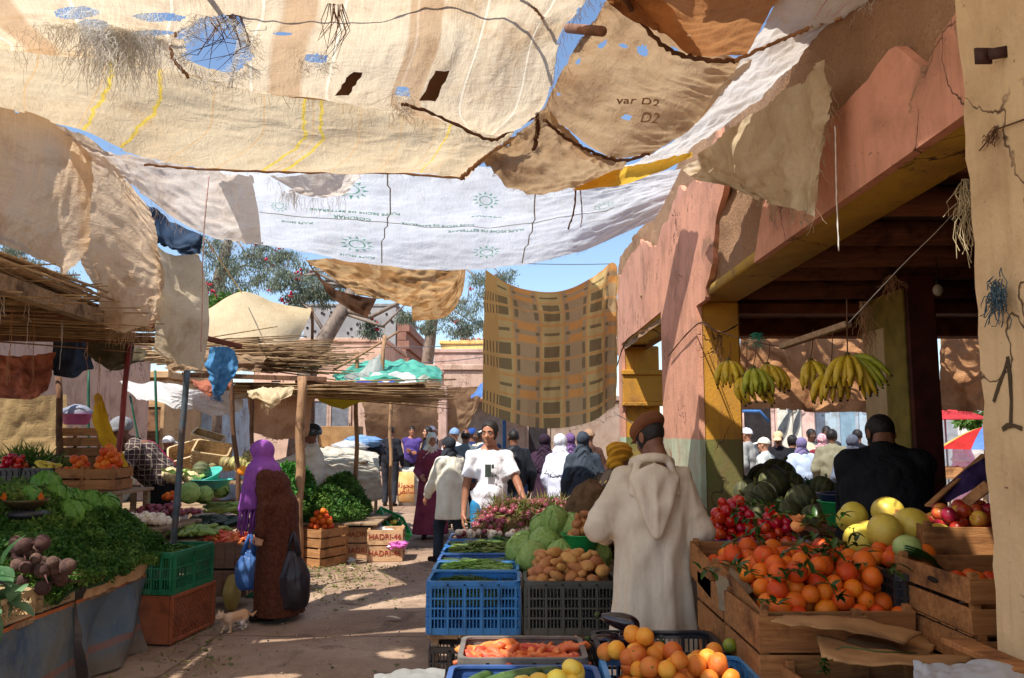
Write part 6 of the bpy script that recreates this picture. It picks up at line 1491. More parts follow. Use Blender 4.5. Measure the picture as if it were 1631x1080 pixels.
for q in range(5):m.leaf(a+Vector((0,0,.01*q)),(1,-.2+q*.1,-.25-.05*q),(0,0,1),.2,.09,.2,seg=5)
solo('cucumber_leaves',m,MATS['orange_leaf'],'long dark green leaves beside the pale green squash','leaves')
rr=random.Random(4)
SQ=[(1230,765,6.9,1.1),(1210,785,6.3,1.0),(1190,800,6.1,.9),(1277,790,6.2,.95),(1252,812,6.0,.85),(1300,818,5.9,.85),(1320,800,6.5,.9),(1205,815,5.9,.8),(1260,765,7.0,.9),(1310,770,6.9,.8),(1180,775,6.7,1.),(1235,808,6.4,1.0),(1290,808,6.6,1.0),(1345,815,6.2,.8)]
for i,(px,py,Y,s)in enumerate(SQ):put(SQUASH,at(px,py+6,Y),(rr.uniform(-.6,.6),rr.uniform(-.6,.6),i),s*.95,'dark green ribbed squash in the dim arcade','vegetable','ribbed squashes in the arcade')
for i,(px,py,Y,s)in enumerate(((1222,752,7.1,1.25),(1240,742,7.3,1.15))):put(SQUASH,at(px,py+14,Y),(.3,.4*i,i),s,'large dark watermelon crowning the squash heap' if i else 'dark watermelon beside the topmost one on the squash heap','fruit')
c=at(1260,790,7.5);heap('bunches of mint on the far table of the arcade',mound(c.x-.0,7.7,.85,.5,1.0,.20,seed=3),c.x-.85,c.x+.85,7.2,8.2,5000,.045,.02,MINT,STALK,11)
c=at(1330,775,7.0);heap('bunches of mint beside the green tub',mound(c.x,7.2,.4,.4,.95,.22,seed=5),c.x-.4,c.x+.4,6.8,7.6,2400,.045,.02,MINT,STALK,12)
c=at(1345,800,5.6);basin('green tub with a dark basin inside it near the shopkeeper',(c.x,5.6,1.02),.17,.17,PLGREEN);basin('dark blue basin set inside the green tub',(c.x,5.6,1.10),.172,.14,pm('dark_blue',(44,52,84)))
m=MB();m.bx(1.95,2.35,5.3,5.9,0,1.0);block('low board table under the green tub',2.0,2.6,5.35,5.6+.25,1.015,WDARK)
plastic_crate('small black crate behind the long front board',(1.69,3.52,.93),.26,.34,.15,PBLACK,rows=3,cols=3,group=GC)
pile(ORANGE,16,.038,(1.56,1.84,3.42,3.8),1.06,'orange in the small black crate','fruit','oranges in the small black crate',seed=33,base_r=.04)
wooden_crate('large worn wooden crate by the near pier with a hand hole',(1.88,3.19,.945),.54,.56,.20,0,WCRATE_D,2,GW,seed=41)
wooden_crate('worn wooden crate below the one with the hand hole',(1.90,3.19,.70),.56,.58,.235,0,WCRATE_D,2,GW,seed=42);wooden_crate('lowest worn wooden crate by the near pier',(1.90,3.19,.45),.56,.58,.235,0,WCRATE_D,2,GW,seed=43)
wooden_crate('wooden crate on the ground by the near pier',(1.90,3.19,.0),.56,.58,.43,0,WCRATE_D,3,GW,seed=44)
pile(ORANGE,10,.036,(1.68,2.1,3.0,3.4),1.03,'orange low in the wooden crate by the near pier','fruit','oranges in the crate by the pier',seed=34,base_r=.04)
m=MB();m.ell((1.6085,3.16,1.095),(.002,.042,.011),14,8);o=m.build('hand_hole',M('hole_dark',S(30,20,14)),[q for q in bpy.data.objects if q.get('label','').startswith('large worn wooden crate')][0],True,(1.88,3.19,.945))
wooden_crate('wooden tray of apples propped against the pier side',(2.18,3.86,1.10),.62,.42,.15,.0,WCRATE_D,1,GW,seed=51,tilt=(.05,0,-.12))
apf=lambda x,y:1.165+.15*(y-3.7)
pile([APPLE,APPLE,APPLE2],44,.038,(1.90,2.5,3.66,4.06),apf,'red-and-yellow apple in the wooden tray','fruit','apples in the wooden tray',mound=.3,seed=35,base_r=.039)
m=MB();m.bar(at(1478,806,4.0),at(1568,724,4.35),.035,.012,bev=.003);solo('plank',m,WCRATE,'sunlit plank leaning up behind the apples','plank',smooth=False)
m=MB();m.bar(at(1533,806,3.9),at(1575,772,3.8),.02,.05,bev=.003);solo('divider_slat',m,WCRATE,'short slat dividing the tray of apples','plank',smooth=False)
m=cloth([[at(1500,780,4.1),at(1540,745,4.2),at(1580,722,4.3)],[at(1510,800,4.05),at(1548,780,4.1),at(1585,770,4.15)]],20,12,.02,8,8,3)
o=m.build('paper_liner',M('purple_paper',S(80,60,110),S(60,44,90),trans=.15),None,True,tuple(at(1545,765,4.15)));o.location=at(1545,765,4.15);tag(o,'dark purple paper liner behind the apples','paper')
CARD=M('cardboard',S(172,132,88),S(148,108,68),rough=.9,scale=5,dirt=S(96,70,48))
def sheet(label,pts,th=.006,seed=0,bend=.02):
 m_=cloth(pts,26,18,bend,3,3,seed,torn=.012);o=m_.build('cardboard_sheet',CARD,None,True,tuple(m_.G.reshape(-1,3).mean(0)));o.location=m_.G.reshape(-1,3).mean(0);md=o.modifiers.new('thick','SOLIDIFY');md.thickness=th;return tag(o,label,'cardboard','torn cardboard sheets')
sheet('torn cardboard flap lying on the stencilled crates',[[at(1250,976,3.15),at(1360,985,3.2),at(1470,1005,3.1)],[at(1228,985,2.95),at(1330,1000,2.95),at(1440,1022,2.95)]],seed=2)
sheet('curled cardboard sheet beside the long front board',[[at(1380,990,3.3),at(1440,1000,3.3),at(1500,1020,3.25)],[at(1330,1030,2.9),at(1420,1040,2.9),at(1480,1050,2.9)]],seed=4,bend=.03)
sheet('darker cardboard piece low between the crates',[[at(1300,1015,3.0),at(1400,1030,3.0),at(1560,1040,2.9)],[at(1310,1050,2.7),at(1420,1060,2.7),at(1540,1062,2.7)]],seed=6)
wooden_crate('wooden crate end sticking out towards us at the bottom',(1.37,2.60,.50),.36,.55,.24,-.5,WCRATE_D,2,GW,seed=61)
m=MB();m.bar(at(1520,1020,2.75),at(1640,1072,2.35),.09,.02,bev=.003);solo('plank',m,WCRATE_D,'dark worn plank at the bottom right corner','plank',smooth=False)
m_=cloth([[at(1455,1058,2.45),at(1530,1052,2.45),at(1640,1060,2.35)],[at(1450,1100,2.2),at(1530,1105,2.2),at(1640,1110,2.1)]],40,20,.03,9,9,5);o=m_.build('plastic_sheet',M('milky_plastic',S(190,192,196),S(170,172,178),rough=.35,trans=.3,spec=.5),None,True,tuple(m_.G.reshape(-1,3).mean(0)));o.location=m_.G.reshape(-1,3).mean(0);tag(o,'milky plastic sheet in the bottom right corner','sheet')
m=MB();P_=[at(1312,1070,2.85),at(1315,1040,2.85),at(1345,1030,2.85),at(1400,1038,2.8),at(1460,1040,2.8)];m.tube(P_,.0025,5);
for i in range(40):m.leaf(P_[0].lerp(P_[1],random.random())+Vector((random.uniform(-.01,.01),0,0)),(random.uniform(-1,1),-.4,random.uniform(-.5,.5)),(0,0,1),.02,.014)
solo('trailing_vine',m,MATS['orange_leaf'],'thin leafy vine trailing over the wooden crates','leaves')
# ---------- bananas
BAM=fruitmat('banana_skin',(206,176,50),(184,160,40),(120,96,40),rough=.4,pores=False,rnd=.1,hi=.7);BAG=fruitmat('banana_skin_green',(170,172,50),(140,154,44),(110,100,40),rough=.4,pores=False,rnd=.1)
BTIP=M('banana_tip',S(60,48,30));BCR=M('banana_crown',S(96,92,46),S(80,66,36))
def bananas(label,c,n,seed,R_=.17,spread=2.6,tilt=0,mat=BAM,rows=2,aim=0,droop=1.0,r=.0185):
 rr=random.Random(seed);root=empty('banana_bunch',c,0,label,'bananas','bananas hanging in the arcade')
 m=MB();m.ell((0,0,0),(.03,.025,.022),10,8);m.tube([(0,0,.0),(0,0,.035)],[.02,.014],8);m.build('crown',BCR,root)
 for k in range(n):
  ro=k%rows;a=aim+(-spread/2+spread*((k//rows)+.5*ro)/(max(1,n//rows-.5)))+rr.uniform(-.05,.05);hor=Vector((math.sin(a),-math.cos(a),0));L=R_*rr.uniform(.92,1.06)*(1-.06*ro)
  P_=[];N_=8
  for i in range(N_+1):
   t=i/N_;ang=t*1.35;out=(math.sin(ang)*.75+.10-.12*t**4)*L*(.75+.35*ro);dn=(.12*t+.95*(1-math.cos(ang)*1.0)*.9+.35*t)*L*droop
   P_.append(hor*(out)+Vector((0,0,-dn+.015))+Vector((math.sin(tilt)*dn,0,0)))
  b=MB();b.tube(P_,[r*.42,r*.6,r*.95,r*1.06,r*1.08,r*1.05,r*.95,r*.7,r*.32],8);o=b.build('banana',mat,root)
  tp=MB();tp.tube([P_[-1],P_[-1]+(P_[-1]-P_[-2]).normalized()*.012],[r*.36,r*.22],6);tp.build('tip',BTIP,o)
 return root
BL=[('small full bunch of bananas hanging first from the ochre pier',1160,592,4.9,10,0,BAM,0),('bananas spreading sideways under the first bunch',1186,618,4.8,9,.5,BAM,-.5),('greenish bananas in the middle of the left cluster',1200,604,4.75,11,0,BAG,.3),('bunch of ripe bananas at the right of the left cluster',1222,598,4.8,12,.15,BAM,.2),
      ('upright bunch of five thick bananas hanging alone',1291,592,4.7,7,0,BAM,0),('bananas hanging low beside the big hand',1322,612,4.5,9,-.1,BAM,-.3)]
for i,(lb_,px,py,Y,n,tl_,mt,am)in enumerate(BL):
 c=at(px,py-12,Y);bananas(lb_,c,n,i,R_=.135 if i!=4 else .15,tilt=tl_,mat=mt,aim=am,spread=2.8 if i!=4 else 2.0)
 m=MB();top=at(px+4,525 if i>3 else 545,Y);m.tube([c+Vector((0,0,.03)),c.lerp(top,.5)+Vector((.005,0,0)),top],.003,5);solo('hanging_string',m,ROPED,f'string holding the {lb_.replace("hanging ", "").split(" of")[0]} of bananas' if 'of' in lb_ else f'string above the {" ".join(lb_.split()[:4])}','string','strings holding the bananas')
c=at(1350,572,4.35)
root=bananas('big hand of greenish bananas fanning out to the right',c,9,30,R_=.15,spread=2.0,aim=-.7,mat=BAM,tilt=-.1);rr=random.Random(3)
for k in range(13):
 a=k/12;L=.225;d=Vector((math.cos(-.45-.75*a),-.35+.5*(k%3)*.4,math.sin(-.45-.75*a)));P_=[Vector((0,0,0))+d*L*t*(.95)+Vector((0,0,.05*math.sin(pi*t)+(-.015 if k%2 else 0)))for t in np.linspace(0.05,1,8)]
 b=MB();b.tube(P_,[.009,.013,.0175,.019,.019,.018,.014,.006],8);o=b.build('banana',BAG if k<8 else BAM,root)
 tp=MB();tp.tube([P_[-1],P_[-1]+d*.012],[.006,.004],6);tp.build('tip',BTIP,o)
m=MB();m.tube([c,c+Vector((.012,0,.33))],.004,5);solo('hanging_string',m,ROPED,'string holding the big greenish hand of bananas','string','strings holding the bananas')
m=MB();m.bar(at(1245,552,4.9),at(1352,516,4.4),.05,.035,bev=.004);solo('hanging_bar',m,WGREY,'grey timber bar from which bananas hang','bar',smooth=False)
rope([at(1352,514,4.4),at(1420,440,4.2),at(1500,360,3.9),at(1552,300,3.4)],.003,ROPEW,'pale wire running up from the banana bar to the beam',14,twist=0)
rope([at(1350,516,4.4),at(1380,490,4.8),at(1425,440,5.4)],.004,ROPED,'dark wire holding the banana bar to the ceiling',12)
rope([at(1115,515,6.5),at(1165,535,5.5),at(1240,552,5)],.005,ROPED,'string with knots in front of the ochre pier',14)
for i,(px,py,Y,L,n_)in enumerate(((1145,532,6.0,.3,14),(1376,480,4.6,.28,40),(1420,438,4.6,.14,24),(1540,285,2.9,.28,60),(1205,530,5.4,.1,26))):
 m=MB();strands(m,[at(px+random.gauss(0,3),py,Y)for _ in range(n_)],L,.0018,.05,5,.03,70+i)
 solo('string_knot',m,[ROPED,ROPE,ROPE,M('straw_thread',S(190,170,130)),M('green_twine',S(70,180,150))][i],['knotted dark string on the ochre pier','frayed twine above the banana bar','small frayed knot on the pale wire','straw-coloured threads hanging at the beam end','green twine tied to the banana string'][i],'string','knotted strings')
m=MB();c=atx(1600,460,1.49);rr=random.Random(8)
for i in range(60):P_=[c+Vector((-.01-rr.random()*.02,rr.gauss(0,.016),rr.gauss(0,.02)))];[P_.append(P_[-1]+Vector((rr.uniform(-.012,.006),rr.gauss(0,.010),rr.gauss(-.012,.012))))for _ in range(5)];m.tube(P_,.0016,4)
solo('rope_tangle',m,M('blue_grey_twine',S(70,96,110),S(50,70,84)),'tangle of blue-grey twine tied to the near pier','string','knotted strings')
m=MB();c=atx(1590,205,1.49);
for i in range(16):P_=[c+Vector((-.005,rr.gauss(0,.004),0))];[P_.append(P_[-1]+Vector((rr.uniform(-.008,.004),rr.gauss(0.006,.008),rr.gauss(-.006,.010))))for _ in range(4)];m.tube(P_,.0018,4)
m.tube([atx(1632,190,1.49),c,atx(1560,240,1.49)],.003,4)
solo('rope_tangle',m,ROPED,'dark string looped round a nail high on the near pier','string','knotted strings')
# ---------- left stall: greens
TX=-2.86
stl=Thing('vegetable_stall','long low stall board with a dirty blue-grey tarpaulin skirt and heaps of greens on it','stall',(-3.7,5,0))
m=MB()
for i in range(9):m.bx(TX-.23*(i+1)+.004+.0,TX-.23*i-.004-.0,3.3,6.42,.52,.55,bev=.003)
stl.part('board_top',m,WGREY,smooth=False)
for a in(TX-.08,TX-1.9):
 for b_ in(3.5,5.0,6.3):m=MB();m.bx(a-.03,a+.03,b_-.03,b_+.03,0,.52);stl.part('leg',m,WGREY,smooth=False)
def skirtmat():
 t=NT('skirt_tarpaulin');uv=t.coord('UV');s=t.sep(uv);v=t.coord()
 c=t.mix(t.ramp(t.noise(v,2.2,7,.65,.7),.35,.65),S(92,116,134),S(116,118,112));c=t.mix(t.ramp(t.noise(v,1.4,6,.7,1),.5,.64),c,S(70,90,112))
 w=t.math('ADD',s[1],t.math('MULTIPLY',t.noise(uv,5,3),.03));k=t.ramp(t.math('ABSOLUTE',t.math('SUBTRACT',w,.30)),.035,.045,(1,1,1),(0,0,0));c=t.mix(t.math('MULTIPLY',k,.7),c,S(150,100,82))
 k=t.ramp(w,.97,.975);c=t.mix(k,c,S(190,110,60));k=t.ramp(w,.12,.30,(1,1,1),(0,0,0));c=t.mix(t.math('MULTIPLY',k,.7),c,S(124,104,80))
 return t.fin(c,.7,t.bump(t.noise(t.mapv(v,(14,14,14)),2,6,.65,1),.6,.02),.08)
SKM=skirtmat()
for a0,a1,sd in((3.2,5.45,1),(5.42,6.44,2)):
 mm=cloth([[(TX,a0+(a1-a0)*i/4,.56)for i in range(5)],[(TX+.05*math.sin(i*2+sd),a0+(a1-a0)*i/4,.30)for i in range(5)],[(TX+.06+.04*math.sin(i*3+sd),a0+(a1-a0)*i/4+(.0 if sd==1 else-.02*i),.015)for i in range(5)]],int(60*(a1-a0)),50,.03,3,2,sd*7,crease=.025,cf=9);stl.part('skirt',mm,SKM)
GL='crates and cartons along the edge of the left stall'
for i,(y,lb_)in enumerate(((4.05,'sand-coloured lattice crate at the very left edge of the stall'),(4.72,'sand-coloured lattice crate below the chard'),(5.25,'sand-coloured lattice crate below the beetroots'))):
 plastic_crate(lb_,(TX-.17,y,.56),.32,.60 if i<2 else .42,.155,PSAND,group=GL,slots=False,lattice=True,rows=2,cols=3)
mm=cloth([[(TX-.10,5.5,.72),(TX-.08,5.95,.70),(TX-.10,6.42,.74)],[(TX+.02,5.5,.68),(TX+.05,5.95,.66),(TX+.03,6.42,.70)],[(TX+.02,5.5,.555),(TX+.03,5.95,.555),(TX+.02,6.40,.56)]],60,20,.03,5,5,9,torn=.012)
o=mm.build('cardboard_flap',M('pale_card',S(206,172,130),S(186,148,104)),None,True,(TX,5.95,.6));o.location=(TX,5.95,.6);tag(o,'torn pale cardboard flap holding back the parsley','cardboard',GL)
def stf(x,y):
 u=(TX+.02-x);
 if u<-.06 or u>1.75 or y<3.3 or y>6.75:return float('nan')
 b=.66+.52*min(1,max(0,u)/.95)**.8
 return b*(1+.05*float(vnoise(x*3,y*3,2)))
def region(f,x0,x1,y0,y1,lift=0,rnd=.12):
 def g(x,y):
  q=max(abs((x-(x0+x1)/2)/((x1-x0)/2)),abs((y-(y0+y1)/2)/((y1-y0)/2)))+rnd*float(vnoise(x*5,y*5,7))
  if q>1:return float('nan')
  return f(x,y)+lift*(1-q**3)
 return g
SLOPE=MB();G_='greens on the left stall'
def hp(label,x0,x1,y0,y1,lift,n,L,w,mt,sd,droop=.3,**k):return heap(label,region(stf,x0,x1,y0,y1,lift),x0,x1,y0,y1,n,L,w,mt,STALK,sd,droop,group=G_,**k)
hp('big bright heap of parsley tumbling over the stall edge',TX-.52,TX+.10,5.05,6.0,.10,13000,.036,.023,PARS,1,.7)
hp('darker heap of parsley at the far end of the stall',TX-.55,TX+.08,5.95,6.74,.16,10000,.035,.022,PARS,2,.7)
hp('coriander going yellowish between the two parsley heaps',TX-.85,TX-.30,5.55,6.55,.14,5500,.042,.024,CORI,3,.4)
hp('flat-leaf herbs behind the beetroots',TX-1.3,TX-.45,4.3,5.75,.08,8000,.045,.030,PARS,4,.3)
hp('fine green herbs at the back of the stall',TX-1.75,TX-.8,4.6,6.7,.05,9000,.035,.018,CORI,5,.2)
hp('celery and herbs at the left edge of the picture',TX-1.7,TX-.30,3.35,4.6,.05,8000,.04,.028,PARS,6,.2)
rng=np.random.RandomState(5);m=MB();n_=44;P0=np.stack([rng.uniform(TX-.30,TX+.02,n_),rng.uniform(4.25,4.85,n_),rng.uniform(.66,.90,n_)],1);D_=np.stack([rng.uniform(-.2,1,n_),rng.uniform(-1,.4,n_),rng.uniform(-.5,.3,n_)],1)
for p_,d_ in zip(P0,D_):m.leaf(p_,d_,(0,0,1),.20*rng.uniform(.7,1.2),.12,.35,seg=5)
solo('chard_leaves',m,CHARD,'broad grey-green chard leaves hanging over the crate at the left edge','leaves',G_,kind='stuff')
rr=random.Random(12)
for i in range(12):
 x,y=TX-.22-.42*rr.random(),rr.uniform(5.95,6.65);put(LETT[i%2],(x-.15,y-.05,stf(x-.15,y-.05)+.10+.05*rr.random()),(rr.uniform(-.5,.5),rr.uniform(-.5,.5),i),rr.uniform(.62,.85),'pale green lettuce head on top of the left stall','vegetable','lettuces on the left stall')
for i in range(30):
 px,py=rr.choice([(45,870),(70,880),(55,900),(85,905),(35,905),(75,925),(95,915),(50,860),(60,880),(30,885)]);c=at(px+rr.gauss(0,10),py+rr.gauss(0,8),rr.uniform(4.95,5.2));c.z=max(c.z,.72)
 put(BEET,c,(rr.uniform(-1.8,1.8),rr.uniform(-1,1),rr.uniform(0,6)),rr.uniform(.62,1.05),'dusty brown beetroot with its root on the left stall','vegetable','beetroots on the left stall')
c=at(42,795,5.75);sc_=Thing('weighing_scale','old bronze scale pan on a dark base with orange paper at both sides','scale',(c.x,c.y,c.z-.12))
m=MB();m.lathe([(.001,-.07),(.08,-.065),(.135,-.02),(.148,.0),(.142,.0),(.13,-.018),(.07,-.058),(.001,-.06)],36,c);sc_.part('pan',m,M('bronze',S(120,100,60),S(84,70,44),metal=.5,rough=.45))
m=MB();m.lathe([(.001,-.12),(.15,-.12),(.16,-.09),(.06,-.07),(.001,-.07)],30,c);sc_.part('base',m,PBLACK)
for s in(-1,1):
 m=MB();m.prism([(0,0),(.035,.02),(.01,.065),(-.012,.03)],.004,lambda a,b,t:c+Vector((s*(.12+a),-.05+t,b-.01)));sc_.part('paper_flag',m,M('orange_paper',S(240,120,30),bump=0,trans=.3),smooth=False)
pz=at(20,840,5.75).z
GE='crates at the end of the left stall'
t_=plastic_crate('brown lattice crate lying on its side under the green crate',(-2.80,6.80,.19),.36,.70,.40,PBROWN,group=GE,slots=False,lattice=True,rows=2,cols=2,rz=.0)
t_.rotation_euler=(0,-pi/2,.12);t_.location=(-2.60,6.86,.185)
m=MB();nn_=15
for i in range(-nn_,nn_+1):
 for sg in(1,-1):
  a=Vector((.0,i*.046,-.17));b_=a+Vector((0,sg*.30,.34));lo_,hi__=-.33,.33
  P2=[a,b_]
  if min(a.y,b_.y)<lo_ or max(a.y,b_.y)>hi__:
   t0,t1=0,1;dy=b_.y-a.y
   ts=sorted(((lo_-a.y)/dy,(hi__-a.y)/dy));t0,t1=max(0,ts[0]),min(1,ts[1])
   if t1<=t0:continue
   P2=[a.lerp(b_,t0),a.lerp(b_,t1)]
  m.bar(P2[0],P2[1],.006+.001*sg,.008)
m.bx(-.006,.012,-.35,.35,.155,.185,bev=.004);m.bx(-.006,.012,-.35,.35,-.185,-.155,bev=.004);m.bx(-.006,.012,-.35,-.32,-.155,.155);m.bx(-.006,.012,.32,.35,-.155,.155);m.bx(-.36,-.01,-.35,.35,.172,.182);m.bx(-.36,-.01,-.35,.35,-.182,-.172);m.bx(-.36,-.01,-.35,-.335,-.17,.17);m.bx(-.36,-.01,.335,.35,-.17,.17)
for ch in list(t_.children):bpy.data.objects.remove(ch)
t_.rotation_euler=(0,0,-.13);t_.location=(-2.62,6.82,.20);m.build('lattice_bottom',PBROWN,t_,False)
plastic_crate('dark green crate of beans at the end of the stall',(-2.80,6.83,.385),.38,.66,.33,PGREEN,group=GE,rows=3,cols=4,rz=-.13)
pods('green beans in the dark green crate',(-2.93,-2.67,6.55,7.08),.67,170,.12,.006,MATS['bean_green']if 'bean_green' in MATS else PARS,5)
def tb(label,x0,x1,y0,y1,z):return bench(label,x0,x1,y0,y1,z)
tb('weathered counter board under the carrots and courgettes',-5.2,-2.95,7.3,9.3,.66);tb('weathered counter board at the back under the basins',-5.4,-2.9,9.4,10.5,.80)
GM='crates of the middle counter'
plastic_crate('umber crate of carrots in front of the woman in purple',(-2.78,7.98,.38),.56,.38,.24,PUMB,group=GM,slots=False,rows=3);plastic_crate('umber crate under the carrots',(-2.79,7.98,.12),.56,.38,.24,PUMB,group=GM,slots=False,rows=3)
pile(CARROT,120,.019,(-3.04,-2.50,7.80,8.16),.61,'orange carrot in the umber crate on the left','vegetable','carrots heaped in the umber crate',mound=.55,seed=44,flat=True,spread=.35,base_r=.0195)
plastic_crate('green crate standing behind the woman in purple',(-2.50,8.55,.35),.42,.36,.34,PGREEN,group=GM,slots=False,rows=3);plastic_crate('green crate on the ground behind the woman in purple',(-2.50,8.55,.0),.42,.36,.34,PGREEN,group=GM,slots=False,rows=3)
m=MB();m.ell((-2.62,7.75,.16),(.08,.10,.16),16,12,f=lump_f(.2,2,3));solo('plastic_bag',m,M('yellow_film',S(190,160,90),rough=.4,trans=.3),'crumpled yellowish bag beside the green crate','bag')
def field2(label,pr,n,r,px,py,Y,w,d,z,h,cat,seed,grp,sc=1,flat=False,yaw=None,base_r=None):
 c=at(px,py,Y);return pile(pr,n,r,(c.x-w/2,c.x+w/2,Y-d/2,Y+d/2),z,label,cat,grp,mound=.6,seed=seed,flat=flat,yaw=yaw,base_r=base_r or r,spread=.3)
field2('pale green courgette in the sloping heap behind the carrots',LZUC,75,.022,312,820,7.9,.62,.6,.70,.2,'vegetable',51,'pale courgettes on the middle counter',flat=True)
field2('dark cucumber in the heap behind the pale courgettes',CUKE,46,.026,352,800,8.7,.62,.5,.70,.2,'vegetable',52,'dark cucumbers on the middle counter',flat=True,yaw=.4)
field2('long green gourd lying behind the cucumbers',LONGZ,26,.03,392,785,9.25,.8,.5,.78,.2,'vegetable',53,'long gourds on the middle counter',flat=True,yaw=.2)
field2('small red onion between the herbs and the basins',ONION,46,.034,262,770,7.9,.75,.5,.86,.15,'vegetable',54,'onions on the middle counter')
field2('pale radish root in the heap behind the herbs',TURNIP,50,.028,235,780,7.6,.7,.5,.82,.15,'vegetable',55,'radishes on the middle counter')
bench('board carrying onions and radishes',-4.7,-3.1,7.32,8.2,.80)
field2('small tangerine between the cauliflowers',ORANGE,22,.03,285,765,8.6,.5,.3,.95,.15,'fruit',56,'tangerines on the middle counter',base_r=.04)
for i,(px,py,Y,s,pr,lb_)in enumerate(((272,757,8.8,1.15,CAULI,'cream cauliflower beside the dark metal pole'),(305,762,9.0,1.0,CAULI,'smaller cauliflower behind the metal pole'),(301,785,8.3,.95,CABBAGE[0],'striped green cabbage right of the metal pole'),(325,788,8.6,.8,CABBAGE[1],'green cabbage in front of the teal basins'),(352,780,9.0,.75,CABBAGE[2],'small cabbage beside the teal basins'),(320,750,9.2,.8,SQUASH,'round dark squash left of the basins'))):
 put(pr,at(px,py,Y),(.3*i,.2,i),s,lb_,'vegetable',None)
c=at(337,778,9.0);basin('shallow teal basin tilted on the middle counter',(c.x,c.y,c.z),.20,.10,PTEAL,oval=1.1);basin('second teal basin leaning inside the first',(c.x-.09,c.y+.1,c.z+.06),.19,.10,PTEAL,rot=Euler((.35,-.25,0)))
for i,(px,py,Y,s)in enumerate(((380,735,10.2,.8),(405,745,10.2,.85),(362,735,10.4,.7),(355,730,10.8,.6),(398,725,10.8,.75),(340,738,10.5,.7))):
 put(PUMPKIN,at(px,py+4,Y),(.3*i,.5,i),s,'pumpkin on the back counter above the long gourds','vegetable','pumpkins on the back counter')
m=MB();c=at(388,750,9.9);m.ell(c,(.10,.03,.055),20,14);solo('cut_pumpkin',m,M('pumpkin_flesh',S(236,150,40),S(220,120,30)),'cut pumpkin showing its orange flesh','vegetable')
bench('board table carrying the pumpkins',-4.3,-3.0,10.0,10.9,1.05)
for i,(px,py,Y,rx,ry,lb_)in enumerate(((336,722,10.6,.5,.15,'sand-coloured plastic crate tipped forward on the back counter'),(303,722,10.9,.7,-.3,'sand-coloured plastic crate leaning beside the tipped one'),(326,700,12.0,.3,.3,'sand-coloured crate further back between the poles'))):
 c=at(px,py+14,Y);plastic_crate(lb_,(c.x,c.y,c.z),.46,.34,.22,PSAND,group='sand crates on the back counter',tilt=(rx,ry,.2),slots=False,rows=4)
bench('high counter board at the far left with trays',-5.6,-3.55,7.42,8.1,1.12)
GT='trays on the far left counter'
def tray(kind,label,px,W_,mat,Y=7.66):
 c=at(px,760,Y);return(wooden_crate(label,(c.x,Y,1.13),W_,.36,.20,0,WCRATE_D,2,GT,seed=int(px))if kind=='w' else plastic_crate(label,(c.x,Y,1.13),W_,.36,.20,mat,group=GT,slots=False,rows=3)),c.x
for kind,lb_,px,W_,mat,pr,r,n,fl_ in(('p','black tray of tomatoes and onions at the far left',22,.34,PBLACK,TOMATO,.033,26,'tomatoes in the far left tray'),('p','round black tub of yellow peppers',76,.30,PBLACK,PEPPER,.030,18,'peppers on the far left counter'),('w','wooden crate of mixed fruit on the far left counter',127,.27,None,ORANGE,.036,14,'oranges in the left wooden crate'),('w','wooden crate of oranges beside the red pole',174,.28,None,ORANGE,.038,22,'oranges beside the red pole')):
 _,cx_=tray(kind,lb_,px,W_,mat);pile(pr,n,r,(cx_-W_/2+.02,cx_+W_/2-.02,7.5,7.8),1.27,('tomato' if pr is TOMATO else 'yellow pepper' if pr is PEPPER else 'orange')+' in the '+lb_.split(' of')[0]+(' by the red pole' if 'red' in lb_ else ''),'vegetable' if(pr is TOMATO or pr is PEPPER)else 'fruit',fl_,mound=.4,seed=int(px),base_r=.037,flat=pr is PEPPER)
for px,lb_ in((20,'dark crate under the far left tray'),(75,'dark crate beneath the tub of peppers')):
 c=at(px,790,7.5);plastic_crate(lb_,(c.x,7.66 if px<200 else 7.6,.86 if px<200 else .98),.42,.36,.24,PBLACK if px<200 else PNAVY,group=GT,slots=False,rows=3)
c=at(45,735,7.9);heap('spring onions and leeks on the far left counter',mound(c.x,7.95,.42,.2,1.24,.18),c.x-.42,c.x+.42,7.75,8.1,900,.16,.012,CORI,STALK,21)
for i in range(3):c=at(134,735-19*i,8.5);wooden_crate(['lowest','middle','topmost'][i]+' crate of the dark stack below the pink basin',(c.x,8.55,1.12+.2*i),.46,.34,.185,.0,WCRATE_D,2,'crates stacked under the pink basin',seed=70+i)
bench('board carrying the dark stack of crates below the pink basin',-4.9,-4.0,8.35,8.8,1.1)
c=at(120,686,8.5);basin('pink plastic basin on the stack of wooden crates',(c.x,8.5,1.74),.17,.11,PPINK)
m=MB();m.ell((c.x+.02,8.5,1.86),(.15,.12,.09),16,12,f=lump_f(.25,2,4));solo('plastic_bag',m,M('grey_film',S(120,124,140),S(180,180,190),rough=.4,trans=.2),'crumpled grey-blue bag in the pink basin','bag')
YC=weave('mustard_cloth',S(214,166,40),S(190,140,26),None,.25)
Yc=cloth([[at(150,628,8.2),at(156,626,8.2),at(162,630,8.2)],[at(142,665,8.2),at(160,668,8.1),at(175,672,8.2)],[at(160,720,8.2),at(172,718,8.05),at(195,712,8.2)],[at(164,728,8.1),at(182,735,7.98),at(212,752,8.05)]],40,60,.05,8,3,33,crease=.03,cf=20)
canopy('hanging_cloth',Yc,YC,'mustard yellow cloth hanging and twisting down to the oranges','cloths hanging in the left stalls')
Tb=cloth([[at(-60,640,8.6),at(30,632,8.6),at(105,628,8.7)],[at(-60,690,8.6),at(30,690,8.65),at(104,688,8.7)],[at(-60,735,8.5),at(30,730,8.6),at(104,722,8.7)]],70,40,.04,3,3,35,crease=.02)
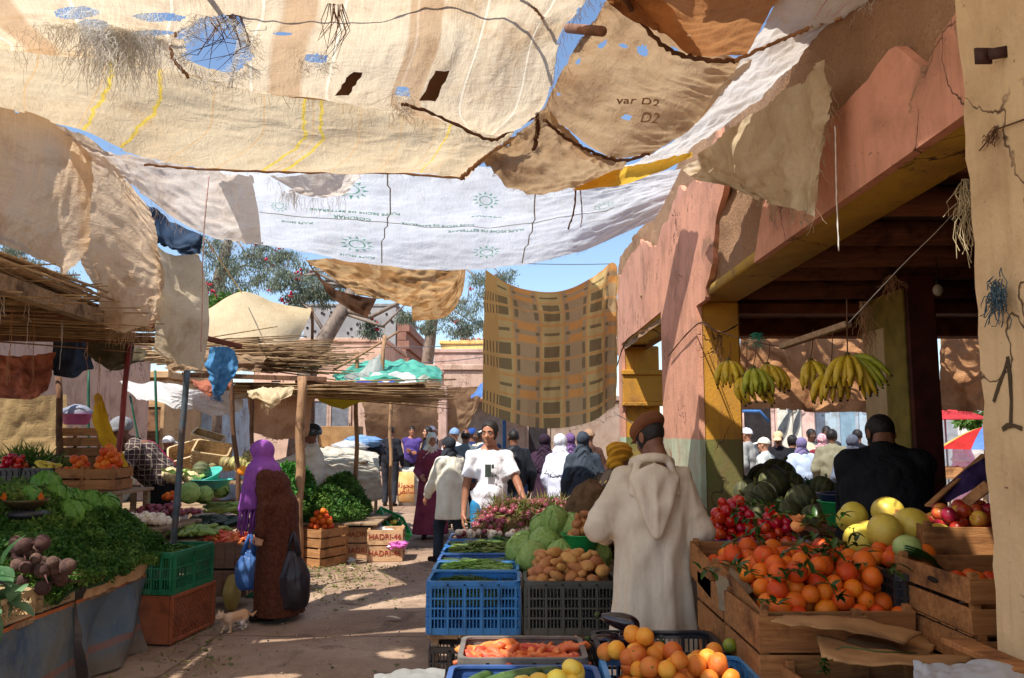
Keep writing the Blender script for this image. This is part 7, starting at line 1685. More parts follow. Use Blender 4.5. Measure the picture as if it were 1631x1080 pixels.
canopy('stall_back_tarp',Tb,weave('olive_tarp',S(186,158,112),S(160,132,88),None,.35),'khaki canvas closing the back of the far left stall','cloths hanging in the left stalls')
Tc=cloth([[at(-40,560,7.6),at(30,565,7.5),at(85,560,7.5)],[at(-40,600,7.6),at(30,605,7.4),at(82,598,7.5)],[at(-30,628,7.5),at(40,638,7.45),at(75,622,7.5)]],60,40,.06,5,5,37,crease=.04)
canopy('hanging_rag',Tc,M('rust_plush',S(176,104,76),S(120,66,50),scale=8,trans=.2),'rust-red crumpled cloth bundled under the cane roof','cloths hanging in the left stalls')
Td=cloth([[at(85,530,7.8),at(115,525,7.9),at(140,535,8)],[at(80,580,7.8),at(112,585,7.8),at(148,580,8)],[at(88,598,7.8),at(118,602,7.8),at(138,592,8)]],50,50,.06,4,3,39,crease=.04)
canopy('hanging_rag',Td,M('slate_cloth',S(64,76,96),S(46,56,72)),'slate blue cloth sagging under the cane roof','cloths hanging in the left stalls')
Te=cloth([[at(140,520,7.8),at(180,520,7.9),at(215,530,8)],[at(142,560,7.8),at(175,575,7.8),at(210,570,8)],[at(150,575,7.8),at(178,590,7.8),at(200,580,8)]],50,40,.06,4,4,41,crease=.04)
canopy('hanging_rag',Te,M('dark_olive_cloth',S(92,80,52),S(70,58,38),trans=.2),'dark olive cloth sagging beside the red pole','cloths hanging in the left stalls')
Tn=cloth([[at(330,552,7.3),at(350,548,7.3),at(372,552,7.35),at(384,575,7.4)],[at(320,582,7.3),at(345,590,7.25),at(362,590,7.3),at(378,592,7.35)],[at(330,610,7.3),at(343,618,7.25),at(352,622,7.3),at(360,618,7.3)],[at(338,632,7.3),at(343,634,7.3),at(347,635,7.3),at(351,630,7.3)]],50,60,.05,8,6,47,crease=.04,torn=.01)
canopy('hanging_rag',Tn,M('blue_netting',S(90,150,196),S(56,110,160),scale=18,trans=.3),'ragged bright blue sacking hanging before the cane roof','cloths hanging in the left stalls',fr='b',L=.04)
# ---------- poles
def pole(label,a,b,r0,r1,mat,name='stall_pole',grp='poles of the stalls',wob=.012,base=None):
 a=Vector(a);b=Vector(b);m=MB();n=12
 m.tube([a.lerp(b,i/n)+Vector((wob*math.sin(i*1.3),wob*math.cos(i*.9),0))for i in range(n+1)],[r0+(r1-r0)*i/n*(1+.06*math.sin(i*3))for i in range(n+1)],10);return solo(name,m,mat,label,'pole',grp)
def ground(p,q,Y0,Y1):
 a=at(*p,Y0);b=at(*q,Y1);d=b-a;return b,a+d*((0-a.z)/(d.z))if False else a
IRON=M('blue_grey_iron',S(86,100,110),S(60,66,70),rough=.5,metal=.3,dirt=S(110,80,60));RED_=M('red_painted_iron',S(140,50,44),S(110,36,32),rough=.5);GRN_=M('green_painted_iron',S(40,96,70),S(30,76,56),rough=.5)
POLEW=wood('pole_wood',S(180,140,104),S(140,104,72),ax=(14,14,1.0));POLED=wood('dark_pole_wood',S(120,86,60),S(90,60,42),ax=(14,14,1.0))
def vpole(label,px0,py0,px1,py1,Y,r,mat,zb=0.0,**k):
 a,b=at(px0,py0,Y),at(px1,py1,Y);d=(b-a);a2=a+d*((zb-a.z)/d.z);return pole(label,a2,b,r,r*.92,mat,**k)
vpole('blue-grey iron pole standing in the heap of greens',281,808,298,590,6.95,.028,IRON,wob=.002)
vpole('dark red bent iron pole beside the mustard cloth',185,760,207,538,7.95,.028,RED_,zb=.8,wob=.004)
vpole('rough wooden post at the far left by the canvas',97,735,93,600,8.3,.034,POLED)
vpole('thin green pole left of the stooping man',141,640,141,590,9.2,.016,GRN_,wob=.0);vpole('thin green pole right of the stooping man',250,690,247,590,9.4,.016,GRN_,wob=.0)
vpole('thin pale green leaning pole behind the stooping man',215,672,207,630,9.6,.012,GRN_,wob=0)
vpole('crooked brown wooden pole in front of the tipped crates',378,760,366,595,9.9,.030,POLED);vpole('crooked pole behind the purple scarf',402,700,400,612,10.6,.028,POLED)
vpole('thick pale wooden post by the man in the helmet',477,765,481,600,10.2,.062,POLEW);vpole('thin pale pole in front of the covered table',567,775,568,560,12.3,.035,POLEW);vpole('slender pole left of the man in black',622,700,622,625,14.5,.034,POLEW)
vpole('short pole carrying the canvas tent',497,640,497,490,15,.03,POLED)
# ---------- cane roofs
def canes(label,corner,ux,uy,n,L0,L1,seed,mat=CANE,r=.009,name='cane_roof',across=None,jit=.25,zj=.06,solid=None,wild=.06):
 """rods lying along ux, spread over uy"""
 rr=random.Random(seed);t=Thing(name,label,'roof',corner,'cane roofs of the stalls');m=MB();c=Vector(corner);ux,uy=Vector(ux),Vector(uy)
 for i in range(n):
  s=rr.random();a=c+uy*s+ux*rr.uniform(-jit,jit)+Vector((0,0,rr.uniform(0,zj)));l=rr.uniform(L0,L1);d=(ux.normalized()+uy.normalized()*rr.gauss(0,wild)+Vector((0,0,rr.gauss(0,.012+wild*.25)))).normalized()
  m.tube([a,a+d*l*.5+Vector((0,0,rr.uniform(-.01,.02))),a+d*l],[r*rr.uniform(.7,1.3),r,r*.6],5)
 t.part('canes',m,mat)
 if solid:m2=MB();P_=[c+Vector((0,0,zj+.01)),c+ux.normalized()*solid+Vector((0,0,zj+.01)),c+ux.normalized()*solid+uy+Vector((0,0,zj+.01)),c+uy+Vector((0,0,zj+.01))];m2.add([tuple(p_)for p_ in P_]+[tuple(p_+Vector((0,0,.015)))for p_ in P_],[(0,1,2,3),(7,6,5,4),(0,4,5,1),(1,5,6,2),(2,6,7,3),(3,7,4,0)]);t.part('matting',m2,M('reed_mat',S(120,90,56),S(80,58,36),scale=20,bump=1,bscale=60))
 if across:
  for a,b,w_ in across:m3=MB();m3.bar(a,b,w_,w_*1.2,bev=.004);t.part('beam',m3,WGREY if w_>.05 else POLED,smooth=False)
 return t
canes('sagging cane roof over the left stalls with a pale board edge',(-6.6,4.3,2.62),(1,0,0),(0,3.6,0),240,2.6,3.6,1,solid=3.2,across=[((-3.06,4.0,2.56),(-3.28,6.35,2.56),.09),((-6.5,4.6,2.58),(-3.1,4.6,2.58),.05),((-6.5,6.2,2.56),(-3.25,6.2,2.56),.05),((-6.5,7.8,2.6),(-3.4,7.8,2.55),.05)])
m=MB()
for i in range(34):a=Vector((-3.15+random.uniform(-.1,.12),4.0+random.random()*.6,2.66+random.random()*.10));m.tube([a,a+Vector((-.2+random.uniform(-.1,.1),1.9,random.uniform(-.03,.05)))],random.uniform(.006,.014),5)
solo('cane_bundle',m,CANE,'bundle of canes lying along the pale board edge of the roof','canes','cane roofs of the stalls')
for px0,py0,px1,py1,lb_ in((240,518,384,552,'rusty square beam jutting out past the drape'),):m=MB();m.bar(at(px0,py0,7.4),at(px1,py1,8.2),.05,.05,bev=.006);solo('roof_beam',m,M('rusty_beam',S(120,70,50),S(90,50,38)),lb_,'beam',smooth=False)
canes('untidy cane roof with loose ends pointing right',at(255,574,10.4),(1,.15,.02),(.1,1.7,0),330,1.0,2.0,2,r=.011,zj=.24,jit=.5,wild=.16,across=[(at(290,597,10.2),at(520,604,10.4),.05)])
for i,(a,b,c_,d,sg,mt_,lb_)in enumerate(((120,540,235,560,34,'dark_olive_cloth','dim sagging cloth under the left roof behind the red pole'),(392,612,470,618,26,'tent_canvas','pale rag slung between the thick post and the crooked pole'),(300,600,372,604,22,'rust_plush','rusty rag folded over the beam left of the purple scarf'))):
 mm=cloth([[at(a,b,9.6),at((a+c_)/2,b+4,9.6),at(c_,d,9.8)],[at(a+5,b+sg*.5,9.4),at((a+c_)/2,b+sg,9.4),at(c_-4,d+sg*.4,9.6)],[at(a+12,b+sg*.7,9.4),at((a+c_)/2,b+sg*1.5,9.4),at(c_-12,d+sg*.6,9.6)]],60,30,.06,4,4,60+i,crease=.04,torn=.02);canopy('hanging_rag',mm,MATS.get(mt_)or mT,lb_,'cloths hanging in the left stalls',fr='b',L=.08,n=40)
canes('flat cane roof of the middle stall carrying the green tarpaulin',at(370,624,10.6),(1,.1,0),(0,1.6,0),260,1.9,2.75,3,r=.010,zj=.10,solid=2.5,across=[(at(365,632,10.5),at(700,612,11.6),.06),(at(470,608,10.4),at(600,612,10.6),.03)])
for i,(px,y0,y1,Y)in enumerate(((18,470,600,5.6),(42,480,560,5.7),(50,510,600,6),(96,498,592,6.3),(136,545,600,6.5),(2,430,510,5.2),(155,570,640,7.0))):
 m=MB();a,b=at(px+4,y0,Y),at(px-2,y1,Y);strands(m,[a+Vector((random.gauss(0,.006),0,0))for _ in range(3)],(a-b).length,.0022,.02,8,.01,i);solo('hanging_string',m,ROPEW if i%2 else ROPE,f'grey string hanging under the left cane roof','string','strings under the left roof')
# ---------- middle herbs, boxes, sack
bench('board under the herbs of the middle stall',-3.1,-1.75,10.7,12.0,.48)
c1=at(512,800,11.0);heap('dark bushy heap of herbs behind the crates of oranges',mound(c1.x+.05,11.2,.48,.45,.48,.42,2,seed=1),c1.x-.45,c1.x+.55,10.75,11.65,6500,.05,.028,PARS,STALK,31,.4)
c2=at(545,780,11.7);heap('taller feathery heap of herbs beside the pale pole',mound(c2.x,11.7,.42,.4,.50,.55,2,seed=2),c2.x-.42,c2.x+.42,11.3,12.1,6000,.055,.022,PARS,STALK,32,.4)
c3=at(455,740,10.2);heap('green leaves beside the thick post',mound(c3.x,10.4,.3,.3,.9,.35,2,seed=3),c3.x-.3,c3.x+.3,10.1,10.7,2200,.06,.035,MINT,STALK,33)
c4=at(495,755,10.9)
for i in range(14):put(BEET,(c4.x-.1+random.gauss(0,.11),10.9+random.gauss(0,.1),.85+random.random()*.25),(i,i,i),.8,'mauve root in the heap left of the covered table','vegetable','roots by the covered table')
GO='wooden crates of oranges in the middle of the alley'
for i,(z,w)in enumerate(((.0,'lower'),(.24,'upper'))):wooden_crate(f'{w} of the two wooden crates with oranges on top',(-2.42,10.45,z),.44,.50,.225,-.55+.03*i,WCRATE,2,GO,seed=80+i)
pile(ORANGE,30,.041,(-2.62,-2.22,10.27,10.65),.43,'orange on top of the two stacked crates','fruit','oranges on the two stacked crates',mound=.5,seed=61,base_r=.04)
HAD='crates with red lettering on the ground'
for i,(x,y,z,w,rz_)in enumerate(((-1.66,10.85,.0,'bottom',.05),(-1.66,10.85,.21,'top',.06),(-2.02,11.1,.0,'bottom of the left pair',.1),(-2.02,11.1,.21,'top of the left pair',.12))):
 r_=wooden_crate(f'pale crate stencilled HADRI-46, {w}',(x,y,z),.46,.40,.20,rz_,wood('pale_crate_wood',S(214,176,136),S(184,140,98))if not i else MATS['pale_crate_wood'],1,HAD,seed=90+i)
 o=text('HADRI-46',.098,REDP,(0.0,-.206,.105),(pi/2,0,0),'stencilled_letters');o.parent=r_
 o=text('46',.11,REDP,(.236,.0,.10),(pi/2,0,pi/2),'stencilled_letters');o.parent=r_
for i,(px,py,Y,w,d,h,lb_)in enumerate(((630,868,10.7,.12,.10,.06,'shiny pink plastic wrapping spilling over the lettered crates'),(585,852,11.0,.09,.08,.05,'small pink plastic scrap between the crates'),(606,845,10.9,.13,.1,.04,'white crumpled paper on the lettered crates'),(600,820+40,11.2,.1,.1,.04,'pale tissue behind the lettered crates'))):
 c=at(px,py,Y);m=MB();m.ell(c,(w,d,h),18,12,f=lump_f(.75,2.6,i*5));solo('wrapping',m,M('pink_foil',S(224,130,200),S(206,100,180),rough=.2,trans=.2,spec=.6)if i<2 else M('white_paper',S(226,222,214),trans=.1),lb_,'wrapping',smooth=False)
def sackb(label,c,w,h,mat,seed,opening=True,sq=.8,name='sack'):
 def f(P):
  x,y,z=P;t_=np.clip(z/h,0,1);r=w*(.86+.22*np.sin(pi*t_*.9))*(1+.05*vnoise(x*9,y*9,z*9+seed));d=(np.sqrt((x/r)**2+(y/(r*sq))**2)-1)*r*sq;d=smax(d,z-h-.02*vnoise(x*14,y*14,seed+0*z),.015);d=smax(d,-z,.03)
  if opening:d=smax(d,-(fell(P,(0,0,h+.02),(w*.86,w*.86*sq,h*.22))),.012)
  return d+.006*np.sin(z*40+4*vnoise(x*7,y*7,z*7))
 root=empty(name,c,.3,label,'sack','sacks in the alley');field_mb(f,(-w*1.4,-w*1.4,-.02),(w*1.4,w*1.4,h+.06),.014).build('sack_body',mat,root);return root
c=at(578,835,11.35);sackb('open light blue plastic sack of greens',(c.x,11.4,.0),.25,.44,M('blue_sack',S(110,160,210),S(84,134,190),rough=.45,trans=.15),3)
heap('greens inside the open blue sack',mound(c.x,11.4,.2,.16,.36,.08),c.x-.2,c.x+.2,11.25,11.55,500,.04,.02,MINT,STALK,35)
c=at(615,820,11.9);r_=plastic_crate('bright green crate tipped on its side with lemons and peppers',(c.x,11.9,.16),.42,.66,.28,PLGREEN,group='crates lying in the alley',tilt=(.35,.45,.5),rows=3)
for i in range(8):put(LEMON,(c.x+random.uniform(-.08,.16),11.85+random.uniform(-.2,.15),.34+random.uniform(-.05,.05)),(i,i,0),.85,'lemon in the tipped green crate','fruit','lemons in the tipped green crate')
heap('green peppers and leaves in the tipped green crate',mound(c.x,12.0,.2,.3,.26,.16),c.x-.2,c.x+.2,11.7,12.3,500,.05,.025,MINT,STALK,36)
c=at(652,765,18.9);sk_=sackb('tall pale sack with an orange label and red Arabic writing',(c.x,18.8,0),.26,.86,M('printed_sack',S(226,218,202),S(206,196,176)),5,opening=False)
m=MB();m.bx(-.20,.17,-.245,-.225,.10,.78,bev=.02);m.build('printed_label',M('label_orange',S(226,160,84),S(236,200,140),scale=4),sk_)
for i,s_ in enumerate(('\ufe94\ufedf\ufeee\ufea4\ufe9f','\ufebe\ufee7\ufe8e\ufeb3')):o=text(s_,.16,REDP,(-.02,-.252,.47-.13*i),(pi/2,0,0),'printed_letters');o.parent=sk_
for k_ in sk_.children:k_.rotation_euler.z+=-.3 if False else 0
sk_.rotation_euler.z=-.05
def draped(label,pts,mat,seed,name='covered_table',cat='table',wr=.06):
 mm=cloth(pts,90,70,wr,2.5,2.5,seed,crease=.03,cf=6,torn=.02);o=mm.build(name,mat,None,True,tuple(mm.G.reshape(-1,3).mean(0)));o.location=mm.G.reshape(-1,3).mean(0);return tag(o,label,cat,'covered goods in the middle stall')
WSH=weave('dirty_white_sheet',S(216,206,190),S(194,182,164),S(160,146,124),.2)
draped('grimy white sheet draped over a table behind the herbs',[[at(492,712,14),at(540,706,14.5),at(600,715,14.5)],[at(490,722,13),at(540,720,13.2),at(604,728,13.4)],[at(500,750,12.7),at(545,755,12.8),at(608,760,13)],[at(520,790,12.7),at(560,805,12.8),at(612,795,13)]],WSH,71,name='dust_sheet',cat='sheet')
bench('trestle under the grimy white sheet',at(495,700,13).x+.1,at(600,700,13).x-.15,13.0,14.3,1.2)
for i,(px,py,Y,w,h,lb_,cc)in enumerate(((575,700,14.0,.3,.12,'light blue plastic film on the covered table',(120,160,210)),(560,708,13.8,.28,.1,'milky plastic film on the covered table',(200,200,204)),(598,712,14.2,.2,.12,'dark bundle on the covered table',(70,70,84)),(545,700,14.4,.16,.1,'dark pan on the covered table',(50,48,50)))):
 m=MB();m.ell(at(px,py+4,Y),(w,w*.6,h),18,12,f=lump_f(.4,2.2,i*4));solo('bundle',m,M('bundle_%d'%cc[0],S(*cc),rough=.5,trans=.15),lb_,'bundle','goods on the covered table',smooth=False)
m=MB();m.bx(-.35,.35,-.2,.2,0,.36,bev=.006);o=m.build('cardboard_box',CARD,None,False);o.location=at(543,712,14.2);tag(o,'open cardboard box standing on the covered table','box')
def cat():
 c=at(368,1000,6.95);loc=(c.x,c.y,0)
 def f(P):
  x,y,z=P
  d=smin(fell(P,(.0,.05,.115),(.042,.085,.045)),fell(P,(0,.125,.118),(.042,.05,.047)),.03);d=smin(d,fell(P,(0,-.025,.115),(.038,.045,.042)),.03)
  d=smin(d,fcone(P,(0,-.05,.12),(.0,-.09,.145),.028,.024),.02);d=smin(d,fell(P,(0,-.115,.15),(.034,.036,.031)),.012);d=smin(d,fell(P,(0,-.142,.14),(.014,.014,.011)),.008)
  for s in(-1,1):
   d=smin(d,fcone(P,(s*.02,-.11,.17),(s*.025,-.108,.199),.013,.002),.006)
   d=smin(d,fcone(P,(s*.024,-.04,.10),(s*.024,-.035+.01*s,.055),.016,.011),.015);d=smin(d,fcone(P,(s*.024,-.035+.01*s,.055),(s*.024,-.05+.02*s,.012),.011,.009),.006);d=smin(d,fell(P,(s*.024,-.058+.02*s,.009),(.012,.017,.009)),.006)
   d=smin(d,fcone(P,(s*.027,.12,.10),(s*.028,.095-.01*s,.062),.028,.015),.015);d=smin(d,fcone(P,(s*.028,.095-.01*s,.062),(s*.028,.145-.01*s,.035),.014,.009),.008);d=smin(d,fcone(P,(s*.028,.145-.01*s,.035),(s*.028,.13-.01*s,.01),.009,.008),.005);d=smin(d,fell(P,(s*.028,.115-.01*s,.009),(.011,.018,.009)),.005)
  t0=(0,.165,.125);t1=(.015,.21,.10);t2=(.03,.235,.13);d=smin(d,fcone(P,t0,t1,.012,.010),.012);d=smin(d,fcone(P,t1,t2,.010,.007),.006)
  return d+.0018*vnoise(x*140,y*140,z*140)
 root=empty('kitten',loc,-.55,'small pale ginger and white kitten beside the brown lattice crate','cat')
 t=NT('ginger_fur');v=t.coord();s=t.sep(v);k_=t.math('ADD',s[2],t.math('MULTIPLY',t.noise(v,14,4),.05));cc=t.mix(t.ramp(k_,.10,.13),S(236,222,206),S(214,166,124));cc=t.mix(t.ramp(t.math('ADD',s[1],t.math('MULTIPLY',t.noise(v,20,3),.04)),-.05,-.02,(1,1,1),(0,0,0)),cc,S(216,180,146))
 field_mb(f,(-.07,-.18,-.01),(.07,.27,.22),.0055).build('body',t.fin(cc,.9,t.bump(t.noise(v,220,3),.6,.004)),root)
 m=MB()
 for s_ in(-1,1):m.ell((s_*.0135,-.145,.156),(.0045,.003,.0045),8,6)
 m.build('eyes',M('cat_eye',S(50,50,30),rough=.1,bump=0),root)
cat()
# ---------- litter
m=MB();rng=np.random.RandomState(3)
for cx_,cy_,sx_,sy_,n_ in((-2.0,9.2,.4,.4,420),(-1.7,8.2,.35,.3,90),(-2.5,6.6,.12,.5,90),(-1.3,6.2,.9,.8,22),(-2.0,10.0,.4,.2,260),(-.9,10.6,.5,.8,30),(-2.2,5.95,.12,.15,50)):
 X=rng.normal(cx_,sx_,n_);Y=rng.normal(cy_,sy_,n_);ok=X>-2.75;X,Y=X[ok],Y[ok];D_=rng.normal(size=(len(X),3));D_[:,2]=np.abs(D_[:,2])*.2;scatter_leaves(m,np.stack([X,Y,np.full(len(X),.022)],1),D_,.045,.022,rng,.2,.1)
solo('leaf_litter',m,herbmat('litter_leaf',(120,130,70),(90,96,56),(160,140,96)),'scattered trampled leaves and stalks on the ground','litter',kind='stuff')
m=MB();rr=random.Random(2)
for i in range(260):
 x,y=rr.uniform(-2.5,1.2),rr.uniform(5,12);m.ell((x,y,.018),(rr.uniform(.004,.016),rr.uniform(.004,.012),.006),5,4,rot=Euler((0,0,rr.random()*3)))
solo('pebbles',m,M('pebble',S(150,130,112),S(110,90,76),scale=1),'small pebbles and crumbs of earth on the alley floor','pebbles',kind='stuff')
m=MB()
for i,(px,py,l)in enumerate(((615,982,.16),(553,905,.1),(640,862,.14),(690,862+40,.1),(380,995,.08))):
 c=atz(px,py,.03);m.leaf(c,(1,.3*i-.5,0),(0,0,1),l,.05,.05,seg=4)
solo('paper_scraps',m,M('scrap',S(214,196,170)),'torn scraps of paper lying on the alley floor','litter',kind='stuff')
m=MB();c=atz(560,893,.04)
m.ell(c,(.06,.05,.035),14,10,f=lump_f(.6,2.4,3));solo('wrapping',m,M('clear_film',S(214,216,214),rough=.2,trans=.5),'crumpled clear plastic bag on the ground before the lettered crates','wrapping',smooth=False)
# ---------- unseen canopies, added out of view to shade the stands; holes give sun flecks
for i,(x0,x1,y0,y1,z,lb_)in enumerate(((-1.45,1.75,-2.6,3.75,4.3,'added unseen burlap canopy behind the viewpoint that shades the near stands'),(-5.2,-2.6,-2,1.6,4.1,'added unseen burlap canopy to the far side that shades the alley'),(-9.0,-5.3,2.0,6.2,3.7,'added unseen burlap that shades the left stalls'))):
 mm=cloth([[(x0,y1,z),((x0+x1)/2,y1,z-.12),(x1,y1,z)],[(x0,(y0+y1)/2,z-.12),((x0+x1)/2,(y0+y1)/2,z-.25),(x1,(y0+y1)/2,z-.1)],[(x0,y0,z),((x0+x1)/2,y0,z-.1),(x1,y0,z)]],70,50,.04,2,3,100+i,holes=[(.3,.35,.02,.03),(.62,.2,.03,.015),(.8,.5,.02,.02),(.5,.1,.015,.03)]+[(random.random(),random.random(),random.uniform(.006,.02),random.uniform(.008,.03))for _ in range(26)],torn=.06)
 canopy('shade_cloth',mm,mA1 if i<2 else mF,lb_)
# ---------- far beyond
def bldg(label,x0,x1,y0,y1,z1,mat,openings=(),trim=None,name='building',z0=0,roofm=None):
 t=Thing(name,label,'building',((x0+x1)/2,(y0+y1)/2,0),'buildings round the market');m=MB();m.bx(x0,x1,y0,y1,z0,z1,bev=.03);t.part('wall',m,mat,smooth=False)
 m=MB();m.bx(x0-.06,x1+.06,y0-.06,y1+.06,z1+.003,z1+.16,bev=.02);t.part('parapet',m,trim or mat,smooth=False)
 for(a,b,c,d,kind,mt)in openings:
  m=MB();m.bx(a,b,y0-.02,y0+.1,c,d);o=t.part(kind,m,mt,smooth=False)
  f=MB();w=.07
  f.bx(a-w,a,y0-.05,y0+.05,c,d+w);f.bx(b,b+w,y0-.05,y0+.05,c,d+w);f.bx(a,b,y0-.05,y0+.05,d,d+w);t.sub(o,'frame',f,trim or mat,smooth=False)
 return t
def brick(name,c,c2,mortar,sc=9):
 t=NT(name);v=t.coord();s=t.sep(v);q=t.n('ShaderNodeCombineXYZ',X=t.math('ADD',s[0],s[1]),Y=s[2]).outputs[0]
 b=t.n('ShaderNodeTexBrick',Vector=q,Color1=(*S(*c),1),Color2=(*S(*c2),1),Mortar=(*S(*mortar),1),Scale=sc);b.inputs['Mortar Size'].default_value=.012;b.inputs['Brick Width'].default_value=2.6;b.inputs['Row Height'].default_value=1.1
 col=t.mix(t.math('MULTIPLY',t.ramp(t.noise(v,.5,6,.65,.5),.4,.65),.6),b.outputs[0],tuple(x*.72 for x in S(*c2)))
 return t.fin(col,.9,t.bump(t.math('SUBTRACT',1.0,b.outputs[1]),.5,.03))
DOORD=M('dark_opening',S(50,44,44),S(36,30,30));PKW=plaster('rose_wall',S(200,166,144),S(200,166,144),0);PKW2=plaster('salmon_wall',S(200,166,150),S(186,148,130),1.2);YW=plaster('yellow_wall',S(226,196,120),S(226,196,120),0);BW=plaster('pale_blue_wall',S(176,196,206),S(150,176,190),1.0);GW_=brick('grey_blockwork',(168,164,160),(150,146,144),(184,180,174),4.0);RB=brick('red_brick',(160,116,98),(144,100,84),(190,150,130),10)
SHUT=M('shutter_steel',S(140,140,142),S(112,112,116),metal=.3,rough=.5);WDOOR=wood('door_wood',S(150,110,80),S(110,76,54))
xa=lambda px,Y:at(px,690,Y).x
zt=lambda py,Y:at(815,py,Y).z
t=bldg('tall unfinished grey block building with a raw brick edge',xa(478,46),xa(628,46),46,56,zt(488,46),GW_,trim=M('grey_coping',S(150,148,144)))
m=MB()
for k in range(16):m.bx(xa(629,46),xa(644,46)+(.18 if k%2 else 0),46+.1,55,.0+k*.5,.5+k*.5-.03)
t.part('brick_edge',m,RB,smooth=False)
m=MB();rr=random.Random(5)
for i in range(70):x,z=rr.uniform(xa(482,46),xa(622,46)),rr.uniform(3.6,zt(492,46));m.bx(x-.06,x+.06,45.96,46.05,z-.06,z+.06)
t.part('putlog_holes',m,DOORD,smooth=False)
bldg('low rose-coloured house behind the cane roofs',xa(400,30),xa(610,30),30,36,zt(545,30),PKW,[(xa(430,30),xa(445,30),2.6,3.6,'window',DOORD)])
bldg('rounded ochre-pink house with a sloping wall',xa(575,28),xa(690,28),28,33,zt(588,28),PKW2);bldg('pink house with a yellow upper storey',xa(690,33),xa(800,33),33,38,zt(562,33),PKW2);bldg('yellow upper storey with a red tiled edge',xa(702,36.5),xa(790,36.5),36,37.9,zt(548,36),YW,z0=3.0)
m=MB()
for k in range(12):m.tube([(xa(735,38)+.26*k,38.2,zt(540,38)),(xa(735,38)+.26*k,38.8,zt(540,38)-.3)],.12,8)
solo('roof_tiles',m,RB,'band of red roof tiles above the yellow storey','roof tiles')
t=bldg('sand-coloured shop block whose plaster lintel spans the covered stalls',xa(706,22),xa(800,22),22,27,zt(590,22),PKW,z0=2.55);m=MB();m.bx(xa(699,21.6),xa(712,21.6),21.5,21.8,0,2.9,bev=.02);t.part('pillar',m,PKW2,smooth=False)
m=MB();m.bx(xa(712,23),xa(800,23),23.6,23.7,0,2.6);t.part('back_wall',m,M('grey_shop_wall',S(150,146,140),S(128,124,118)),smooth=False)
t=bldg('long low shop building with steel shutters behind the middle stalls',xa(180,24),xa(700,24),24,30,3.0,PKW,[(xa(500,24),xa(520,24),0,2.6,'shutter',SHUT),(xa(527,24),xa(555,24),0,2.6,'shutter',SHUT),(xa(230,24),xa(262,24),0,2.4,'door',DOORD),(xa(345,24),xa(362,24),0,2.4,'door',WDOOR),(xa(205,24),xa(216,24),1.2,2.0,'window',DOORD)])
bldg('blue and white washed shop front behind the left stalls',xa(268,19),xa(340,19),19,22,2.7,BW,[(xa(282,19),xa(300,19),0,2.2,'door',DOORD),(xa(318,19),xa(332,19),0,2.2,'door',BW)]);bldg('tan shop front with a wooden door behind the mustard cloth',xa(120,17),xa(262,17),17,21,2.8,plaster('tan_wall',S(200,164,120),S(180,140,100),.9),[(xa(228,17),xa(256,17),0,2.2,'door',WDOOR),(xa(160,17),xa(178,17),0,2.1,'door',M('blue_curtain',S(70,120,170),S(50,96,150)))])
bldg('dim mud wall closing the view behind the far left stall',-14,-7.2,9.2,16,3.4,PKW)
TG='stall covers further down the alley'
TBR=weave('brown_tarp',S(172,142,110),S(144,114,86),S(110,84,62),.35)
for nm,rows,mt,lb_,kw in(
 ('stall_cover',[[at(392,618,10.7),at(440,620,10.9),at(500,625,11.2)],[at(395,655,10.7),at(445,662,10.8),at(495,665,11.1)],[at(402,690,10.7),at(450,702,10.8),at(492,698,11.1)]],weave('pinkish_tarp',S(206,164,130),S(184,138,104),S(150,106,78),.4),'sunlit pinkish-brown sheet hanging behind the purple scarf',{}),
 ('stall_cover',[[at(190,604,12),at(270,610,12),at(375,618,11.6)],[at(200,618,11.6),at(285,632,11.3),at(390,645,11.3)],[at(215,628,11.4),at(300,655,11),at(365,662,11.2)]],weave('white_sunlit_tarp',S(234,232,230),S(216,214,210),None,.45),'sunlit white tarpaulin sagging between the left poles',{}),
 ('stall_cover',[[at(495,628,11.6),at(545,626,11.8),at(600,622,12)],[at(508,640,11.4),at(548,650,11.6),at(592,636,12)]],weave('yellow_tarp',S(222,206,70),S(206,180,50),None,.45),'yellow cloth slung under the middle cane roof',{}),
 ('stall_cover',[[at(575,628,20),at(640,612,20),at(700,618,20.5)],[at(580,665,20.8),at(640,660,21),at(698,660,21.2)],[at(585,705,21.2),at(640,705,21.4),at(698,705,21.4)]],TBR,'brown tarpaulin forming the back of the far covered stall',{}),
 ('stall_cover',[[at(710,618,21.6),at(750,615,21.6),at(775,612,21.6)],[at(708,660,21.8),at(745,655,21.8),at(760,650,21.8)],[at(706,700,21.9),at(735,690,21.9),at(745,680,21.9)]],TBR,'brown tarpaulin pulled aside right of the pink pillar',{}),
 ('stall_cover',[[at(750,635,19),at(765,612,19),at(800,600,19)],[at(752,632,17.5),at(768,628,17.5),at(800,622,17.5)]],M('blue_parasol_cloth',S(110,150,206),S(80,120,186),trans=.4),'blue awning corner showing left of the plaid blanket',{}),
 ('stall_cover',[[at(420,490,15.5),at(460,500,15.6),at(497,490,15)],[at(445,540,14.5),at(470,545,14.6),at(478,530,14.5)]],mT,'shaded lower flap of the canvas tent',{}),
 ('stall_cover',[[at(545,600,11.3),at(570,590,11.5),at(590,575,12),at(610,560,12.2)],[at(560,618,11.2),at(585,620,11.2),at(600,612,11.5),at(612,600,12)]],weave('sheer_net',S(210,206,200),S(190,184,176),None,.5),'thin whitish netting pulled up to the pole above the stall',{})):
 mm=cloth(rows,80,50,.06,1.8,1.8,len(lb_),crease=.04,cf=6,torn=.03);canopy(nm,mm,mt,lb_,TG)
GT_=M('green_tarp',S(110,196,172),S(84,172,150),rough=.5,trans=.35)
